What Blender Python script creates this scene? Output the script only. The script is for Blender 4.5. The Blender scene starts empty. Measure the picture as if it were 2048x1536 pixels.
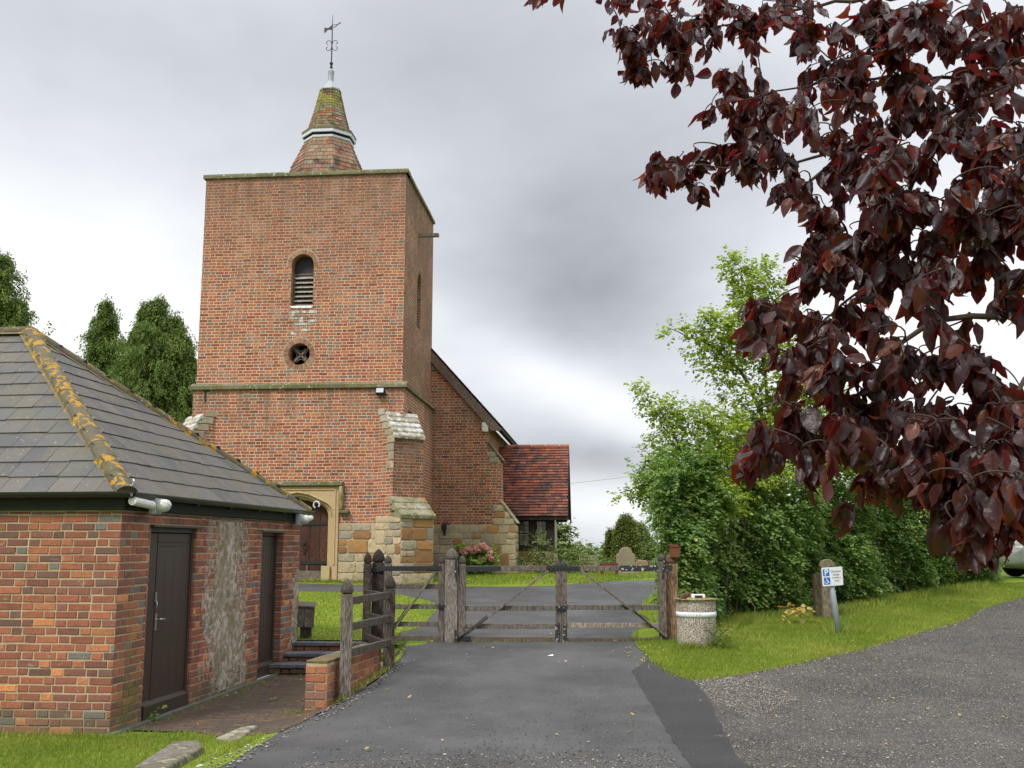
import bpy, math, random
import numpy as np
from mathutils import Vector, Matrix
from mathutils.geometry import delaunay_2d_cdt
random.seed(7); rng = np.random.default_rng(7)
S = bpy.context.scene; COL = S.collection
R = math.radians
# ---------------- camera, sky, sun, exposure ----------------
FPX = 2050.0; TH = math.atan(322/2050.0); CZ = 1.7
cd = bpy.data.cameras.new('camera'); cam = bpy.data.objects.new('camera', cd); COL.objects.link(cam)
cam.location = (0, 0, CZ); cam.rotation_euler = (math.pi/2+TH, 0, 0)
cd.sensor_width = 36; cd.lens = 36*FPX/2048; cd.clip_start = .05; cd.clip_end = 4000
S.camera = cam
S.view_settings.view_transform = 'Standard'; S.view_settings.look = 'None'
S.view_settings.exposure = 0.45; S.view_settings.gamma = 1
SUN_EL, SUN_AZ = R(48), R(215)          # azimuth clockwise from +Y: behind and to the left of the camera
sd = bpy.data.lights.new('sun', 'SUN'); sd.energy = 2.0; sd.angle = R(14); sd.color = (1, .96, .9)
so = bpy.data.objects.new('sun', sd); COL.objects.link(so); so.location = (0, 0, 40)
dirv = Vector((math.sin(SUN_AZ)*math.cos(SUN_EL), math.cos(SUN_AZ)*math.cos(SUN_EL), math.sin(SUN_EL)))
so.rotation_euler = dirv.to_track_quat('Z', 'Y').to_euler()

class NT:
    def __init__(s, nt): s.nt = nt
    def n(s, t, **k):
        o = s.nt.nodes.new(t)
        for a, b in k.items():
            if a == 'inp':
                for i, v in b.items(): s.set(o.inputs[i], v)
            else: setattr(o, a, b)
        return o
    def set(s, sock, v):
        if isinstance(v, bpy.types.NodeSocket): s.nt.links.new(v, sock)
        elif v is not None:
            if hasattr(sock.default_value, '__len__') and not hasattr(v, '__len__'): v = (v,)*len(sock.default_value)
            if hasattr(sock.default_value, '__len__') and len(sock.default_value) == 4 and len(v) == 3: v = (*v, 1)
            sock.default_value = v
    def m(s, op, a, b=None, c=None):
        o = s.n('ShaderNodeMath', operation=op); s.set(o.inputs[0], a)
        if b is not None: s.set(o.inputs[1], b)
        if c is not None: s.set(o.inputs[2], c)
        return o.outputs[0]
    def vm(s, op, a, b=None):
        o = s.n('ShaderNodeVectorMath', operation=op); s.set(o.inputs[0], a)
        if b is not None: s.set(o.inputs[1], b)
        return o.outputs[0]
    def mix(s, f, a, b, t='MIX'):
        o = s.n('ShaderNodeMix', data_type='RGBA', blend_type=t); s.set(o.inputs[0], f); s.set(o.inputs[6], a); s.set(o.inputs[7], b)
        return o.outputs[2]
    def noise(s, v, sc, det=4, ro=.55, out=0, dist=0):
        o = s.n('ShaderNodeTexNoise'); s.set(o.inputs['Vector'], v); o.inputs['Scale'].default_value = sc
        o.inputs['Detail'].default_value = det; o.inputs['Roughness'].default_value = ro; o.inputs['Distortion'].default_value = dist
        return o.outputs[out]
    def ramp(s, f, stops, interp='LINEAR'):
        o = s.n('ShaderNodeValToRGB'); s.set(o.inputs[0], f); cr = o.color_ramp; cr.interpolation = interp
        while len(cr.elements) < len(stops): cr.elements.new(.5)
        for e, (p, c) in zip(cr.elements, stops):
            e.position = p; e.color = (c, c, c, 1) if not hasattr(c, '__len__') else (*c, 1)
        return o.outputs[0]
    def ss(s, v, a, b):
        o = s.n('ShaderNodeMapRange', interpolation_type='SMOOTHSTEP'); s.set(o.inputs[0], v); s.set(o.inputs[1], a); s.set(o.inputs[2], b)
        return o.outputs[0]
    def xyz(s, v):
        o = s.n('ShaderNodeSeparateXYZ'); s.set(o.inputs[0], v); return o.outputs
    def comb(s, x, y, z):
        o = s.n('ShaderNodeCombineXYZ'); s.set(o.inputs[0], x); s.set(o.inputs[1], y); s.set(o.inputs[2], z); return o.outputs[0]

# overcast sky: a Nishita sky almost wholly covered by cloud
W = bpy.data.worlds.new('World'); S.world = W; W.use_nodes = True
W.node_tree.nodes.clear(); w = NT(W.node_tree)
sky = w.n('ShaderNodeTexSky', sky_type='NISHITA'); sky.sun_disc = False; sky.sun_elevation = SUN_EL; sky.sun_rotation = SUN_AZ
tc = w.n('ShaderNodeTexCoord').outputs['Generated']
x, y, z = w.xyz(tc)
zz = w.m('ADD', w.m('MAXIMUM', z, 0.0), .34)
pv = w.comb(w.m('DIVIDE', x, zz), w.m('DIVIDE', y, zz), 0.0)
n1 = w.noise(w.vm('ADD', pv, (3.1, 1.4, 0)), 1.1, 5, .5, 0, .25)
n2 = w.noise(w.vm('ADD', pv, (9.1, 5.2, 1)), 3.2, 6, .55)
def blob(cx, cz, sx, sz, r=0):
    # a broad cloud bank in azimuth / elevation (direction space)
    az = w.m('ARCTAN2', x, y); el = w.m('ARCSINE', z)
    a = w.m('SUBTRACT', az, R(cx)); b = w.m('SUBTRACT', el, R(cz))
    if r:
        a2 = w.m('ADD', w.m('MULTIPLY', a, math.cos(R(r))), w.m('MULTIPLY', b, math.sin(R(r))))
        b2 = w.m('SUBTRACT', w.m('MULTIPLY', b, math.cos(R(r))), w.m('MULTIPLY', a, math.sin(R(r)))); a, b = a2, b2
    q = w.m('ADD', w.m('POWER', w.m('DIVIDE', a, R(sx)), 2.0), w.m('POWER', w.m('DIVIDE', b, R(sz)), 2.0))
    return w.m('EXPONENT', w.m('MULTIPLY', q, -1.0))
dens = w.m('ADD', w.m('MULTIPLY', w.m('SUBTRACT', n1, .5), .85), w.m('MULTIPLY', w.m('SUBTRACT', n2, .5), .30))
for cx, cz, sx, sz, r, k in ((5, 12.5, 10, 5.5, -20, .27), (8, 20, 12, 6, 0, .16), (-2, 27, 12, 5, 0, .16), (-15, 24, 10, 5, 10, .12),
                             (-27, 9, 15, 9, 0, -.42), (21, 11, 13, 8, 0, -.34), (4.5, 8.0, 7.5, 1.8, -24, -.42), (6, 4.8, 6, 1.1, -4, .20), (3, 2.2, 7, 1.5, 0, -.26)):
    dens = w.m('ADD', dens, w.m('MULTIPLY', blob(cx, cz, sx, sz, r), k))
cl = w.ramp(w.m('ADD', dens, .5), [(.08, (.88, .885, .88)), (.36, (.68, .70, .73)), (.62, (.49, .505, .54)), (.90, (.30, .31, .335))])
up = w.m('ADD', 1.0, w.m('MULTIPLY', w.ss(z, .45, .95), 1.7))      # an overcast sky is brightest overhead
cl = w.vm('MULTIPLY', cl, w.comb(up, up, up))
skl = w.vm('MULTIPLY', sky.outputs[0], (.1, .1, .1))
mx = w.mix(.93, skl, cl)
bg = w.n('ShaderNodeBackground', inp={0: mx, 1: 1.0}); wo = w.n('ShaderNodeOutputWorld', inp={0: bg.outputs[0]})

# ---------------- the lie of the land ----------------
def sst(t): t = max(0., min(1., t)); return t*t*(3-2*t)
EDGE = [(7, -2.4), (8.27, -2.25), (9.74, -2.12), (11.14, -1.72), (13.0, -1.50), (14.3, -1.46), (30, -1.46)]
def xe(y): return float(np.interp(y, [a for a, b in EDGE], [b for a, b in EDGE]))
def gh(x, y):
    s = .06*max(0, y-9.6) if y < 25 else .924+.0*(y-25)
    if y > 42: s = .924-12*sst((y-42)/220.)
    if y < 15.3 and x < xe(y) and x > -14:
        t = sst((xe(y)-x)/.4)*(1 if y < 14.95 else 1-sst((y-14.95)/.25)); s = s*(1-t)-.04*t
    return s
CT, ST = math.cos(TH), math.sin(TH)
def ray(px, py):
    a = (px-1024)/FPX; b = -(py-768)/FPX
    return (a, CT-b*ST, ST+b*CT)
def at(px, py, Y):                                   # where the sight line through a place in the photo is Y metres away
    r = ray(px, py); k = Y/r[1]; return (r[0]*k, Y, CZ+r[2]*k)
def G(px, py):                                       # the spot on the ground
    d = 12.; r = ray(px, py)
    for i in range(80):
        k = d/r[1]; z = gh(r[0]*k, d); d2 = (z-CZ)/r[2]*r[1]; d = .5*d+.5*max(3, min(d2, 300))
    return (r[0]*d/r[1], d)

# ---------------- helpers ----------------
def tag(o, label=None, cat=None, group=None, kind=None):
    if label: o['label'] = label
    if cat: o['category'] = cat
    if group: o['group'] = group
    if kind: o['kind'] = kind
    return o
def thing(name, loc, rz, label, cat, group=None):
    o = bpy.data.objects.new(name, None); COL.objects.link(o); o.empty_display_size = .2
    o.location = loc; o.rotation_euler = (0, 0, rz); return tag(o, label, cat, group)
def mesh_obj(name, V, F, mats, parent=None, FC=None, mi=None, smooth=False):
    V = np.asarray(V, dtype=np.float32)
    me = bpy.data.meshes.new(name)
    lens = np.fromiter((len(f) for f in F), dtype=np.int32, count=len(F)) if not isinstance(F, np.ndarray) else np.full(len(F), F.shape[1], dtype=np.int32)
    idx = (np.concatenate([np.asarray(f, dtype=np.int32) for f in F]) if not isinstance(F, np.ndarray) else F.reshape(-1).astype(np.int32))
    me.vertices.add(len(V)); me.vertices.foreach_set('co', V.reshape(-1))
    me.loops.add(len(idx)); me.loops.foreach_set('vertex_index', idx)
    st = np.concatenate([[0], np.cumsum(lens)[:-1]]).astype(np.int32)
    me.polygons.add(len(lens)); me.polygons.foreach_set('loop_start', st); me.polygons.foreach_set('loop_total', lens)
    if mi is not None: me.polygons.foreach_set('material_index', np.asarray(mi, dtype=np.int32))
    me.polygons.foreach_set('use_smooth', np.full(len(lens), smooth, dtype=bool))
    me.update(calc_edges=True)
    N = np.empty(len(lens)*3, dtype=np.float32); me.polygons.foreach_get('normal', N); N = N.reshape(-1, 3)
    flat = np.abs(N[:, 2]) > .985
    h = np.hypot(N[:, 0], N[:, 1])+1e-9
    T = np.stack([-N[:, 1]/h, N[:, 0]/h, np.zeros(len(N))], 1); T[flat] = (1, 0, 0)
    B = np.cross(N, T); B[flat] = (0, 1, 0)
    # walls keep height as v; slopes measure along the slope
    vert = np.abs(N[:, 2]) < .2; B[vert] = (0, 0, 1)
    T[(~flat) & (h > .3) & (np.abs(T).argmax(1) == 0) & (T[:, 0] < 0)] *= -1
    T[(~flat) & (np.abs(T).argmax(1) == 1) & (T[:, 1] < 0)] *= -1
    fi = np.repeat(np.arange(len(lens)), lens); P = V[idx]
    uv = np.stack([(P*T[fi]).sum(1), (P*B[fi]).sum(1)], 1).astype(np.float32)
    l = me.uv_layers.new(name='UVMap'); l.data.foreach_set('uv', uv.reshape(-1))
    if FC is not None:
        a = me.color_attributes.new('Col', 'FLOAT_COLOR', 'CORNER')
        c = np.asarray(FC, dtype=np.float32)
        if c.shape[1] == 3: c = np.concatenate([c, np.ones((len(c), 1), np.float32)], 1)
        a.data.foreach_set('color', c[fi].reshape(-1))
    for m in (mats if isinstance(mats, (list, tuple)) else [mats]): me.materials.append(m)
    o = bpy.data.objects.new(name, me); COL.objects.link(o)
    if parent: o.parent = parent
    return o
class MB:
    def __init__(s): s.v = []; s.f = []; s.c = []; s.mi = []
    def add(s, vs, fs, col=(1, 1, 1), m=0):
        b = len(s.v); s.v += [tuple(p) for p in vs]
        for f in fs: s.f.append([b+i for i in f]); s.c.append(col); s.mi.append(m)
        return s
    def box(s, x0, x1, y0, y1, z0, z1, col=(1, 1, 1), m=0, j=0):
        vs = [(x, y, z) for z in (z0, z1) for x, y in ((x0, y0), (x1, y0), (x1, y1), (x0, y1))]
        if j: vs = [tuple(q+random.uniform(-j, j) for q in p) for p in vs]
        return s.add(vs, [(0, 3, 2, 1), (4, 5, 6, 7), (0, 1, 5, 4), (1, 2, 6, 5), (2, 3, 7, 6), (3, 0, 4, 7)], col, m)
    def obox(s, o, a, b, c, col=(1, 1, 1), m=0):
        o, a, b, c = map(Vector, (o, a, b, c))
        vs = [o+z*c+x*a+y*b for z in (0, 1) for x, y in ((0, 0), (1, 0), (1, 1), (0, 1))]
        fs = [(0, 3, 2, 1), (4, 5, 6, 7), (0, 1, 5, 4), (1, 2, 6, 5), (2, 3, 7, 6), (3, 0, 4, 7)]
        if a.cross(b).dot(c) < 0: fs = [f[::-1] for f in fs]
        return s.add(vs, fs, col, m)
    def bar(s, p, q, w, h, up=(0, 0, 1), col=(1, 1, 1), m=0, seg=1, j=0):
        p, q = Vector(p), Vector(q); d = (q-p).normalized(); sd_ = d.cross(Vector(up))
        if sd_.length < 1e-4: sd_ = d.cross(Vector((0, 1, 0)))
        sd_.normalize(); u = sd_.cross(d).normalized()
        vs = []
        for i in range(seg+1):
            c = p.lerp(q, i/seg)
            if j: c = c+u*random.uniform(-j, j)+sd_*random.uniform(-j, j)
            vs += [c-sd_*w/2-u*h/2, c+sd_*w/2-u*h/2, c+sd_*w/2+u*h/2, c-sd_*w/2+u*h/2]
        fs = [(0, 1, 2, 3)]+[(4*seg+3, 4*seg+2, 4*seg+1, 4*seg)]
        for i in range(seg):
            b = 4*i
            for k in range(4): fs.append((b+k, b+4+k, b+4+(k+1) % 4, b+(k+1) % 4))
        return s.add(vs, fs, col, m)
    def tube(s, pts, rad, n=6, col=(1, 1, 1), m=0, cap=True):
        pts = [Vector(p) for p in pts]; rad = rad if hasattr(rad, '__len__') else [rad]*len(pts)
        vs = []; prev = None
        for i, p in enumerate(pts):
            d = (pts[min(i+1, len(pts)-1)]-pts[max(i-1, 0)]).normalized()
            if prev is None:
                a = d.cross(Vector((.3, .2, 1)) if abs(d.z) < .95 else Vector((1, 0, 0))).normalized()
            else: a = (prev-d*prev.dot(d)).normalized()
            prev = a; b = d.cross(a)
            vs += [p+(a*math.cos(t)+b*math.sin(t))*rad[i] for t in (2*math.pi*k/n for k in range(n))]
        fs = []
        for i in range(len(pts)-1):
            for k in range(n): fs.append((i*n+k, i*n+(k+1) % n, (i+1)*n+(k+1) % n, (i+1)*n+k))
        if cap: fs += [tuple(range(n))[::-1], tuple((len(pts)-1)*n+k for k in range(n))]
        return s.add(vs, fs, col, m)
    def lathe(s, prof, c=(0, 0, 0), n=24, col=(1, 1, 1), m=0, ph=0, cap=True):
        vs = [(c[0]+r*math.cos(2*math.pi*k/n+ph), c[1]+r*math.sin(2*math.pi*k/n+ph), c[2]+z) for r, z in prof for k in range(n)]
        fs = [(i*n+k, i*n+(k+1) % n, (i+1)*n+(k+1) % n, (i+1)*n+k) for i in range(len(prof)-1) for k in range(n)]
        if cap: fs += [tuple(range(n))[::-1], tuple((len(prof)-1)*n+k for k in range(n))]
        return s.add(vs, fs, col, m)
    def prism(s, poly, o, t, u, nrm, th, col=(1, 1, 1), m=0):
        # outline in the plane (t, u) at o, from o out along -nrm by th
        o, t, u, nrm = map(Vector, (o, t, u, nrm)); k = len(poly)
        fr = [o+t*a+u*b for a, b in poly]; bk = [p-nrm*th for p in fr]
        ccw = t.cross(u).dot(nrm) > 0
        ar = sum(poly[i][0]*poly[(i+1) % k][1]-poly[(i+1) % k][0]*poly[i][1] for i in range(k))
        fl = (ar > 0) == ccw
        fs = [tuple(range(k)) if fl else tuple(range(k))[::-1], tuple(range(k, 2*k))[::-1] if fl else tuple(range(k, 2*k))]
        for i in range(k):
            j = (i+1) % k; q = (i, i+k, j+k, j); fs.append(q if fl else q[::-1])
        return s.add(fr+bk, fs, col, m)
    def build(s, name, mats, parent=None, bevel=0, smooth=False, bseg=1):
        o = mesh_obj(name, s.v, s.f, mats, parent, s.c, s.mi, smooth)
        if bevel:
            b = o.modifiers.new('bevel', 'BEVEL'); b.width = bevel; b.segments = bseg; b.limit_method = 'ANGLE'; b.angle_limit = R(40)
        return o
def inpoly(px, py, poly):
    px = np.asarray(px); py = np.asarray(py); r = np.zeros(px.shape, bool); n = len(poly)
    for i in range(n):
        x1, y1 = poly[i]; x2, y2 = poly[(i+1) % n]
        if y1 == y2: continue
        c = ((y1 > py) != (y2 > py)) & (px < (x2-x1)*(py-y1)/(y2-y1)+x1); r ^= c
    return r
def cdt(outer, holes=(), extra=()):
    vs = []; es = []
    for lp in [outer]+list(holes):
        b = len(vs); vs += [Vector(p) for p in lp]; k = len(lp); es += [(b+i, b+(i+1) % k) for i in range(k)]
    vs += [Vector(p) for p in extra]
    r = delaunay_2d_cdt(vs, es, [], 0, 1e-5); V = [(p.x, p.y) for p in r[0]]; F = [list(f) for f in r[2]]
    c = np.array([[sum(V[i][0] for i in f)/3, sum(V[i][1] for i in f)/3] for f in F])
    keep = inpoly(c[:, 0], c[:, 1], outer)
    for h in holes: keep &= ~inpoly(c[:, 0], c[:, 1], h)
    return V, [f for f, k in zip(F, keep) if k]
def wall_face(mb, outer, holes, o, t, u, nrm, depth, col=(1, 1, 1), m=0, mr=None):
    o, t, u, nrm = map(Vector, (o, t, u, nrm))
    V, F = cdt(outer, holes); P = [o+t*a+u*b for a, b in V]
    if t.cross(u).dot(nrm) < 0: F = [f[::-1] for f in F]
    def area(f): return (V[f[1]][0]-V[f[0]][0])*(V[f[2]][1]-V[f[0]][1])-(V[f[2]][0]-V[f[0]][0])*(V[f[1]][1]-V[f[0]][1])
    F = [f if (area(f) > 0) == (t.cross(u).dot(nrm) > 0) else f[::-1] for f in F]
    mb.add(P, F, col, m)
    for h in holes:
        k = len(h); a = [o+t*p[0]+u*p[1] for p in h]; b = [p-nrm*depth for p in a]
        ar = sum(h[i][0]*h[(i+1) % k][1]-h[(i+1) % k][0]*h[i][1] for i in range(k))
        fl = (ar > 0) == (t.cross(u).dot(nrm) > 0)
        fs = [(i, (i+1) % k, k+(i+1) % k, k+i) for i in range(k)]
        mb.add(a+b, [f[::-1] for f in fs] if not fl else fs, col, m if mr is None else mr)
def densify(poly, st, jit=0, closed=True):
    out = []; k = len(poly)
    for i in range(k if closed else k-1):
        a = poly[i]; b = poly[(i+1) % k]; L = math.dist(a, b); n = max(1, int(L/st))
        for q in range(n):
            t = q/n; out.append((a[0]+(b[0]-a[0])*t+random.uniform(-jit, jit)*(q > 0), a[1]+(b[1]-a[1])*t+random.uniform(-jit, jit)*(q > 0)))
    return out
def sheet(name, poly, mat, lift, st=.5, jit=0, est=.3, **tg):
    poly = densify(poly, est, jit)
    xs = [p[0] for p in poly]; ys = [p[1] for p in poly]
    gx, gy = np.meshgrid(np.arange(min(xs), max(xs), st), np.arange(min(ys), max(ys), st)); gx = gx.ravel(); gy = gy.ravel()
    k = inpoly(gx, gy, poly); ex = list(zip(gx[k].tolist(), gy[k].tolist()))
    V, F = cdt(poly, (), ex); P = [(a, b, gh(a, b)+lift) for a, b in V]
    def area(f): return (V[f[1]][0]-V[f[0]][0])*(V[f[2]][1]-V[f[0]][1])-(V[f[2]][0]-V[f[0]][0])*(V[f[1]][1]-V[f[0]][1])
    F = [f if area(f) > 0 else f[::-1] for f in F]
    o = mesh_obj(name, P, F, mat, smooth=True); return tag(o, **tg)
def sample_poly(poly, n):
    xs = [p[0] for p in poly]; ys = [p[1] for p in poly]; out = np.zeros((0, 2))
    while len(out) < n:
        q = np.stack([rng.uniform(min(xs), max(xs), n*2), rng.uniform(min(ys), max(ys), n*2)], 1)
        out = np.concatenate([out, q[inpoly(q[:, 0], q[:, 1], poly)]])
    return out[:n]
ghv = np.vectorize(gh, otypes=[float])
def unit(a): return a/(np.linalg.norm(a, axis=1, keepdims=True)+1e-9)
def leaf_mesh(name, pos, nrm, axis, size, mat, parent=None, col=None, wid=.55, fold=.25, shape='oval'):
    # each leaf: a folded blade of two halves
    n = len(pos); nrm = unit(nrm); axis = unit(axis-(axis*nrm).sum(1, keepdims=True)*nrm); sd_ = np.cross(nrm, axis)
    if shape == 'oval': T = [(0, 0, 0), (.30, .42, 1), (.72, .36, 1), (1, 0, 0), (.72, -.36, 1), (.30, -.42, 1)]; FF = [(0, 3, 2, 1), (0, 5, 4, 3)]
    else: T = [(0, 0, 0), (.45, .5, 1), (1, 0, 0), (.45, -.5, 1)]; FF = [(0, 2, 1), (0, 3, 2)]
    s = size[:, None]; V = np.stack([pos+axis*s*a+sd_*s*b*wid*2*.8+nrm*s*(c*fold*.5) for a, b, c in T], 1)
    k = len(T); F = (np.arange(n)[:, None, None]*k+np.array(FF)[None]).reshape(-1, len(FF[0]))
    if col is None: col = np.repeat(rng.uniform(0, 1, (n, 1)), 3, 1)
    return mesh_obj(name, V.reshape(-1, 3), F, mat, parent, np.repeat(col, 2, 0))
# ---------------- materials ----------------
def mat(name):
    m = bpy.data.materials.new(name); m.use_nodes = True; m.node_tree.nodes.clear(); n = NT(m.node_tree)
    n.p = n.n('ShaderNodeBsdfPrincipled'); n.out = n.n('ShaderNodeOutputMaterial', inp={0: n.p.outputs[0]})
    n.tc = n.n('ShaderNodeTexCoord'); n.obj = n.tc.outputs['Object']; n.uv = n.tc.outputs['UV']; n.mt = m
    return m, n
def fin(n, col=None, ro=.8, bump=None, bs=.3, bd=.01, sp=.3):
    if col is not None: n.set(n.p.inputs['Base Color'], col)
    n.set(n.p.inputs['Roughness'], ro); n.p.inputs['Specular IOR Level'].default_value = sp
    if bump is not None:
        b = n.n('ShaderNodeBump', inp={'Strength': bs, 'Distance': bd, 'Height': bump}); n.set(n.p.inputs['Normal'], b.outputs[0])
def attr(n): return n.n('ShaderNodeAttribute', attribute_name='Col').outputs['Color']
def geo_pos(n): return n.n('ShaderNodeNewGeometry').outputs['Position']

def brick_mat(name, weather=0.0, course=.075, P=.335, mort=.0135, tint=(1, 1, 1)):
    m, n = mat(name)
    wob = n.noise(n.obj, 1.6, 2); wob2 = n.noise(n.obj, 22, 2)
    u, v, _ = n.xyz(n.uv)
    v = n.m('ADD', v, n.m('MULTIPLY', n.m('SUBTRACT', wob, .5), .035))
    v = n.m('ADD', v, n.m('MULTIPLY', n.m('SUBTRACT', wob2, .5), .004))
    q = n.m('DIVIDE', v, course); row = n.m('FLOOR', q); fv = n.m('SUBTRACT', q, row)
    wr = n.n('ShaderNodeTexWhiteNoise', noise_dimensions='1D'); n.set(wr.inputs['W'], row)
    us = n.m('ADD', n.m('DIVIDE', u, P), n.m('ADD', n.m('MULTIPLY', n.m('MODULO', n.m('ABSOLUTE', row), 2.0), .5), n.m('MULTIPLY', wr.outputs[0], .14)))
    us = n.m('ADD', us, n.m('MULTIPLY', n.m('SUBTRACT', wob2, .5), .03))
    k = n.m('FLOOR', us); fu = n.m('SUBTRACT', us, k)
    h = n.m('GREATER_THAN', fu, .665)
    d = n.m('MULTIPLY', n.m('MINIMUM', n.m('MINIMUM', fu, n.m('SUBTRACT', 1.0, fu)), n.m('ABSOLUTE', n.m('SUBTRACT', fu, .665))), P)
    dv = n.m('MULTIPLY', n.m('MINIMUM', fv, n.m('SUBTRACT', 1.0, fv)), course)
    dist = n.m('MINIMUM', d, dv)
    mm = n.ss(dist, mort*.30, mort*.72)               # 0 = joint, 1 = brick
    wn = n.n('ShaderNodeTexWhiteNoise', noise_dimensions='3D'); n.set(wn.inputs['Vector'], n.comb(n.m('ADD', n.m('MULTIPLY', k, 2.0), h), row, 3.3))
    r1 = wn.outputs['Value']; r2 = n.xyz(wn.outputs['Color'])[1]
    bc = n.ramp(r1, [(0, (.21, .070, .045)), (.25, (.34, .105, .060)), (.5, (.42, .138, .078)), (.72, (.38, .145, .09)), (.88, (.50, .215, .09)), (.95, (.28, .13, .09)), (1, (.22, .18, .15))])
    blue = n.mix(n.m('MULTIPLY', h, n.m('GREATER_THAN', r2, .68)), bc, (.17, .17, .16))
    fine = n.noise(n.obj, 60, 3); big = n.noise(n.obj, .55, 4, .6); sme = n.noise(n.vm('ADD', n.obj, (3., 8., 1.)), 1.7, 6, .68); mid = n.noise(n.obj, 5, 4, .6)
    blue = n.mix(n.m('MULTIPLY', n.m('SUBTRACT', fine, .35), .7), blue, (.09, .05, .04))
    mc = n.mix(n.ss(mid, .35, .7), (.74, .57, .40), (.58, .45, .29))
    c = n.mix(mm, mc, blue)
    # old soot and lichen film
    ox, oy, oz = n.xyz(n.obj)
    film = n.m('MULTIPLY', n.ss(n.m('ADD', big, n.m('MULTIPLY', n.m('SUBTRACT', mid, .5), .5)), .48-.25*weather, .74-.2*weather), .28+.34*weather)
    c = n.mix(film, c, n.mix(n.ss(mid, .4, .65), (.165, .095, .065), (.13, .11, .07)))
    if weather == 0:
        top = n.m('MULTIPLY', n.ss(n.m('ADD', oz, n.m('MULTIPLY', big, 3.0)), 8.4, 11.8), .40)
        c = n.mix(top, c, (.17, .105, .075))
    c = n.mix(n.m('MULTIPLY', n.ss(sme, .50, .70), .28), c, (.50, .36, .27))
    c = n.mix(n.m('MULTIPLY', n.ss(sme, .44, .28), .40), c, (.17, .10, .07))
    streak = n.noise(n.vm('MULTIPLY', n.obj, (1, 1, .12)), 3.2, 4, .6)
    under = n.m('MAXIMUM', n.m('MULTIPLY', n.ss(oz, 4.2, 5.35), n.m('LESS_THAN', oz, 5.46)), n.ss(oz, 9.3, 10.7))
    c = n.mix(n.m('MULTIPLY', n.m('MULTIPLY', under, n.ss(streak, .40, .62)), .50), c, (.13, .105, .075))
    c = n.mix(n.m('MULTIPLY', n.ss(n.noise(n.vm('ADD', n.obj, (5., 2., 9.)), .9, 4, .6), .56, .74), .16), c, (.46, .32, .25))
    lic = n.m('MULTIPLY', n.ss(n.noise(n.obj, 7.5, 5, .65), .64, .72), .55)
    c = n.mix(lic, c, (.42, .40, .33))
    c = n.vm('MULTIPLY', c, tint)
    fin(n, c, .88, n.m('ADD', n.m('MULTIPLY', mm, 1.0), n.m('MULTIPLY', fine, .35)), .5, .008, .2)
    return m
M = {}
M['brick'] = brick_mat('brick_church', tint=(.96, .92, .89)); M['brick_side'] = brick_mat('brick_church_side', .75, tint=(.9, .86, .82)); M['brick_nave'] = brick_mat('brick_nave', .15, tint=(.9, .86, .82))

def colmat(name, ro=.85, nsc=40, namt=.5, dark=(.08, .07, .05), moss=None, mosst=(.6, .7), bs=.3, bd=.004, sp=.25, mossc=(.10, .11, .03), nsc2=6, spots=None):
    # base colour per piece comes from the mesh (each brick / stone / slate has its own), plus fine grain
    m, n = mat(name); c = attr(n); f = n.noise(n.obj, nsc, 4, .65); g = n.noise(n.obj, nsc2, 4, .6)
    c = n.mix(n.m('MULTIPLY', n.ss(f, .35, .8), namt), c, dark)
    if moss: c = n.mix(n.m('MULTIPLY', n.ss(g, *mosst), moss), c, mossc)
    for (sc, a, b, k, cc) in (spots or []): c = n.mix(n.m('MULTIPLY', n.ss(n.noise(n.obj, sc, 3, .5), a, b), k), c, cc)
    fin(n, c, ro, f, bs, bd, sp); return m
M['stone'] = colmat('sandstone', .9, 14, .38, (.16, .12, .07), .55, (.52, .72), .6, .012, mossc=(.17, .15, .09), spots=[(38, .66, .72, .5, (.5, .48, .42))])
M['stone_pale'] = colmat('weathered_stone', .9, 20, .5, (.19, .18, .14), .5, (.5, .66), .5, .01, mossc=(.15, .14, .08), spots=[(9, .52, .6, .85, (.62, .62, .58)), (45, .64, .7, .5, (.6, .6, .55))])
M['coping'] = colmat('mossy_stone', .92, 18, .6, (.10, .10, .05), .8, (.42, .62), .6, .01, mossc=(.13, .13, .035), spots=[(12, .62, .68, .7, (.5, .5, .44))])
M['dressed'] = colmat('dressed_stone', .88, 10, .25, (.25, .18, .09), .35, (.55, .75), .3, .004, mossc=(.22, .18, .1))
M['sbrick'] = colmat('hand_brick', .9, 55, .45, (.09, .04, .03), .55, (.55, .72), .7, .006, mossc=(.14, .11, .06), nsc2=4, spots=[(16, .64, .70, .5, (.42, .36, .28))])
M['slate'] = colmat('slate', .58, 30, .35, (.07, .065, .06), .75, (.42, .62), .5, .004, .35, mossc=(.115, .10, .07), nsc2=2.4, spots=[(20, .67, .72, .6, (.30, .30, .23)), (34, .64, .70, .35, (.22, .22, .2)), (9, .72, .74, .5, (.36, .2, .02))])
M['tile'] = colmat('clay_tile', .85, 30, .5, (.05, .035, .03), .75, (.50, .66), .4, .004, mossc=(.045, .04, .035), nsc2=3.2)
M['plain'] = colmat('painted_metal', .5, 60, .15, (.03, .03, .03), sp=.4, bs=.1)
M['wood'] = None
def wood_mat(name, base, dark, moss=0, sc=9, ro=.85):
    m, n = mat(name); a = attr(n)
    st = n.vm('MULTIPLY', n.uv, (1, 1, 1)); u, v, _ = n.xyz(n.uv)
    g = n.noise(n.vm('MULTIPLY', n.obj, (1, 1, .16)), sc*9, 4, .6); g2 = n.noise(n.obj, 3.3, 3)
    c = n.mix(n.ss(g, .35, .68), dark, base); c = n.mix(n.m('MULTIPLY', n.ss(g2, .45, .7), .45), c, dark)
    if moss: c = n.mix(n.m('MULTIPLY', n.ss(n.noise(n.obj, 7, 4), .55, .72), moss), c, (.12, .13, .045))
    c = n.vm('MULTIPLY', c, a); fin(n, c, ro, g, .5, .004, .2); return m
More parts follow.
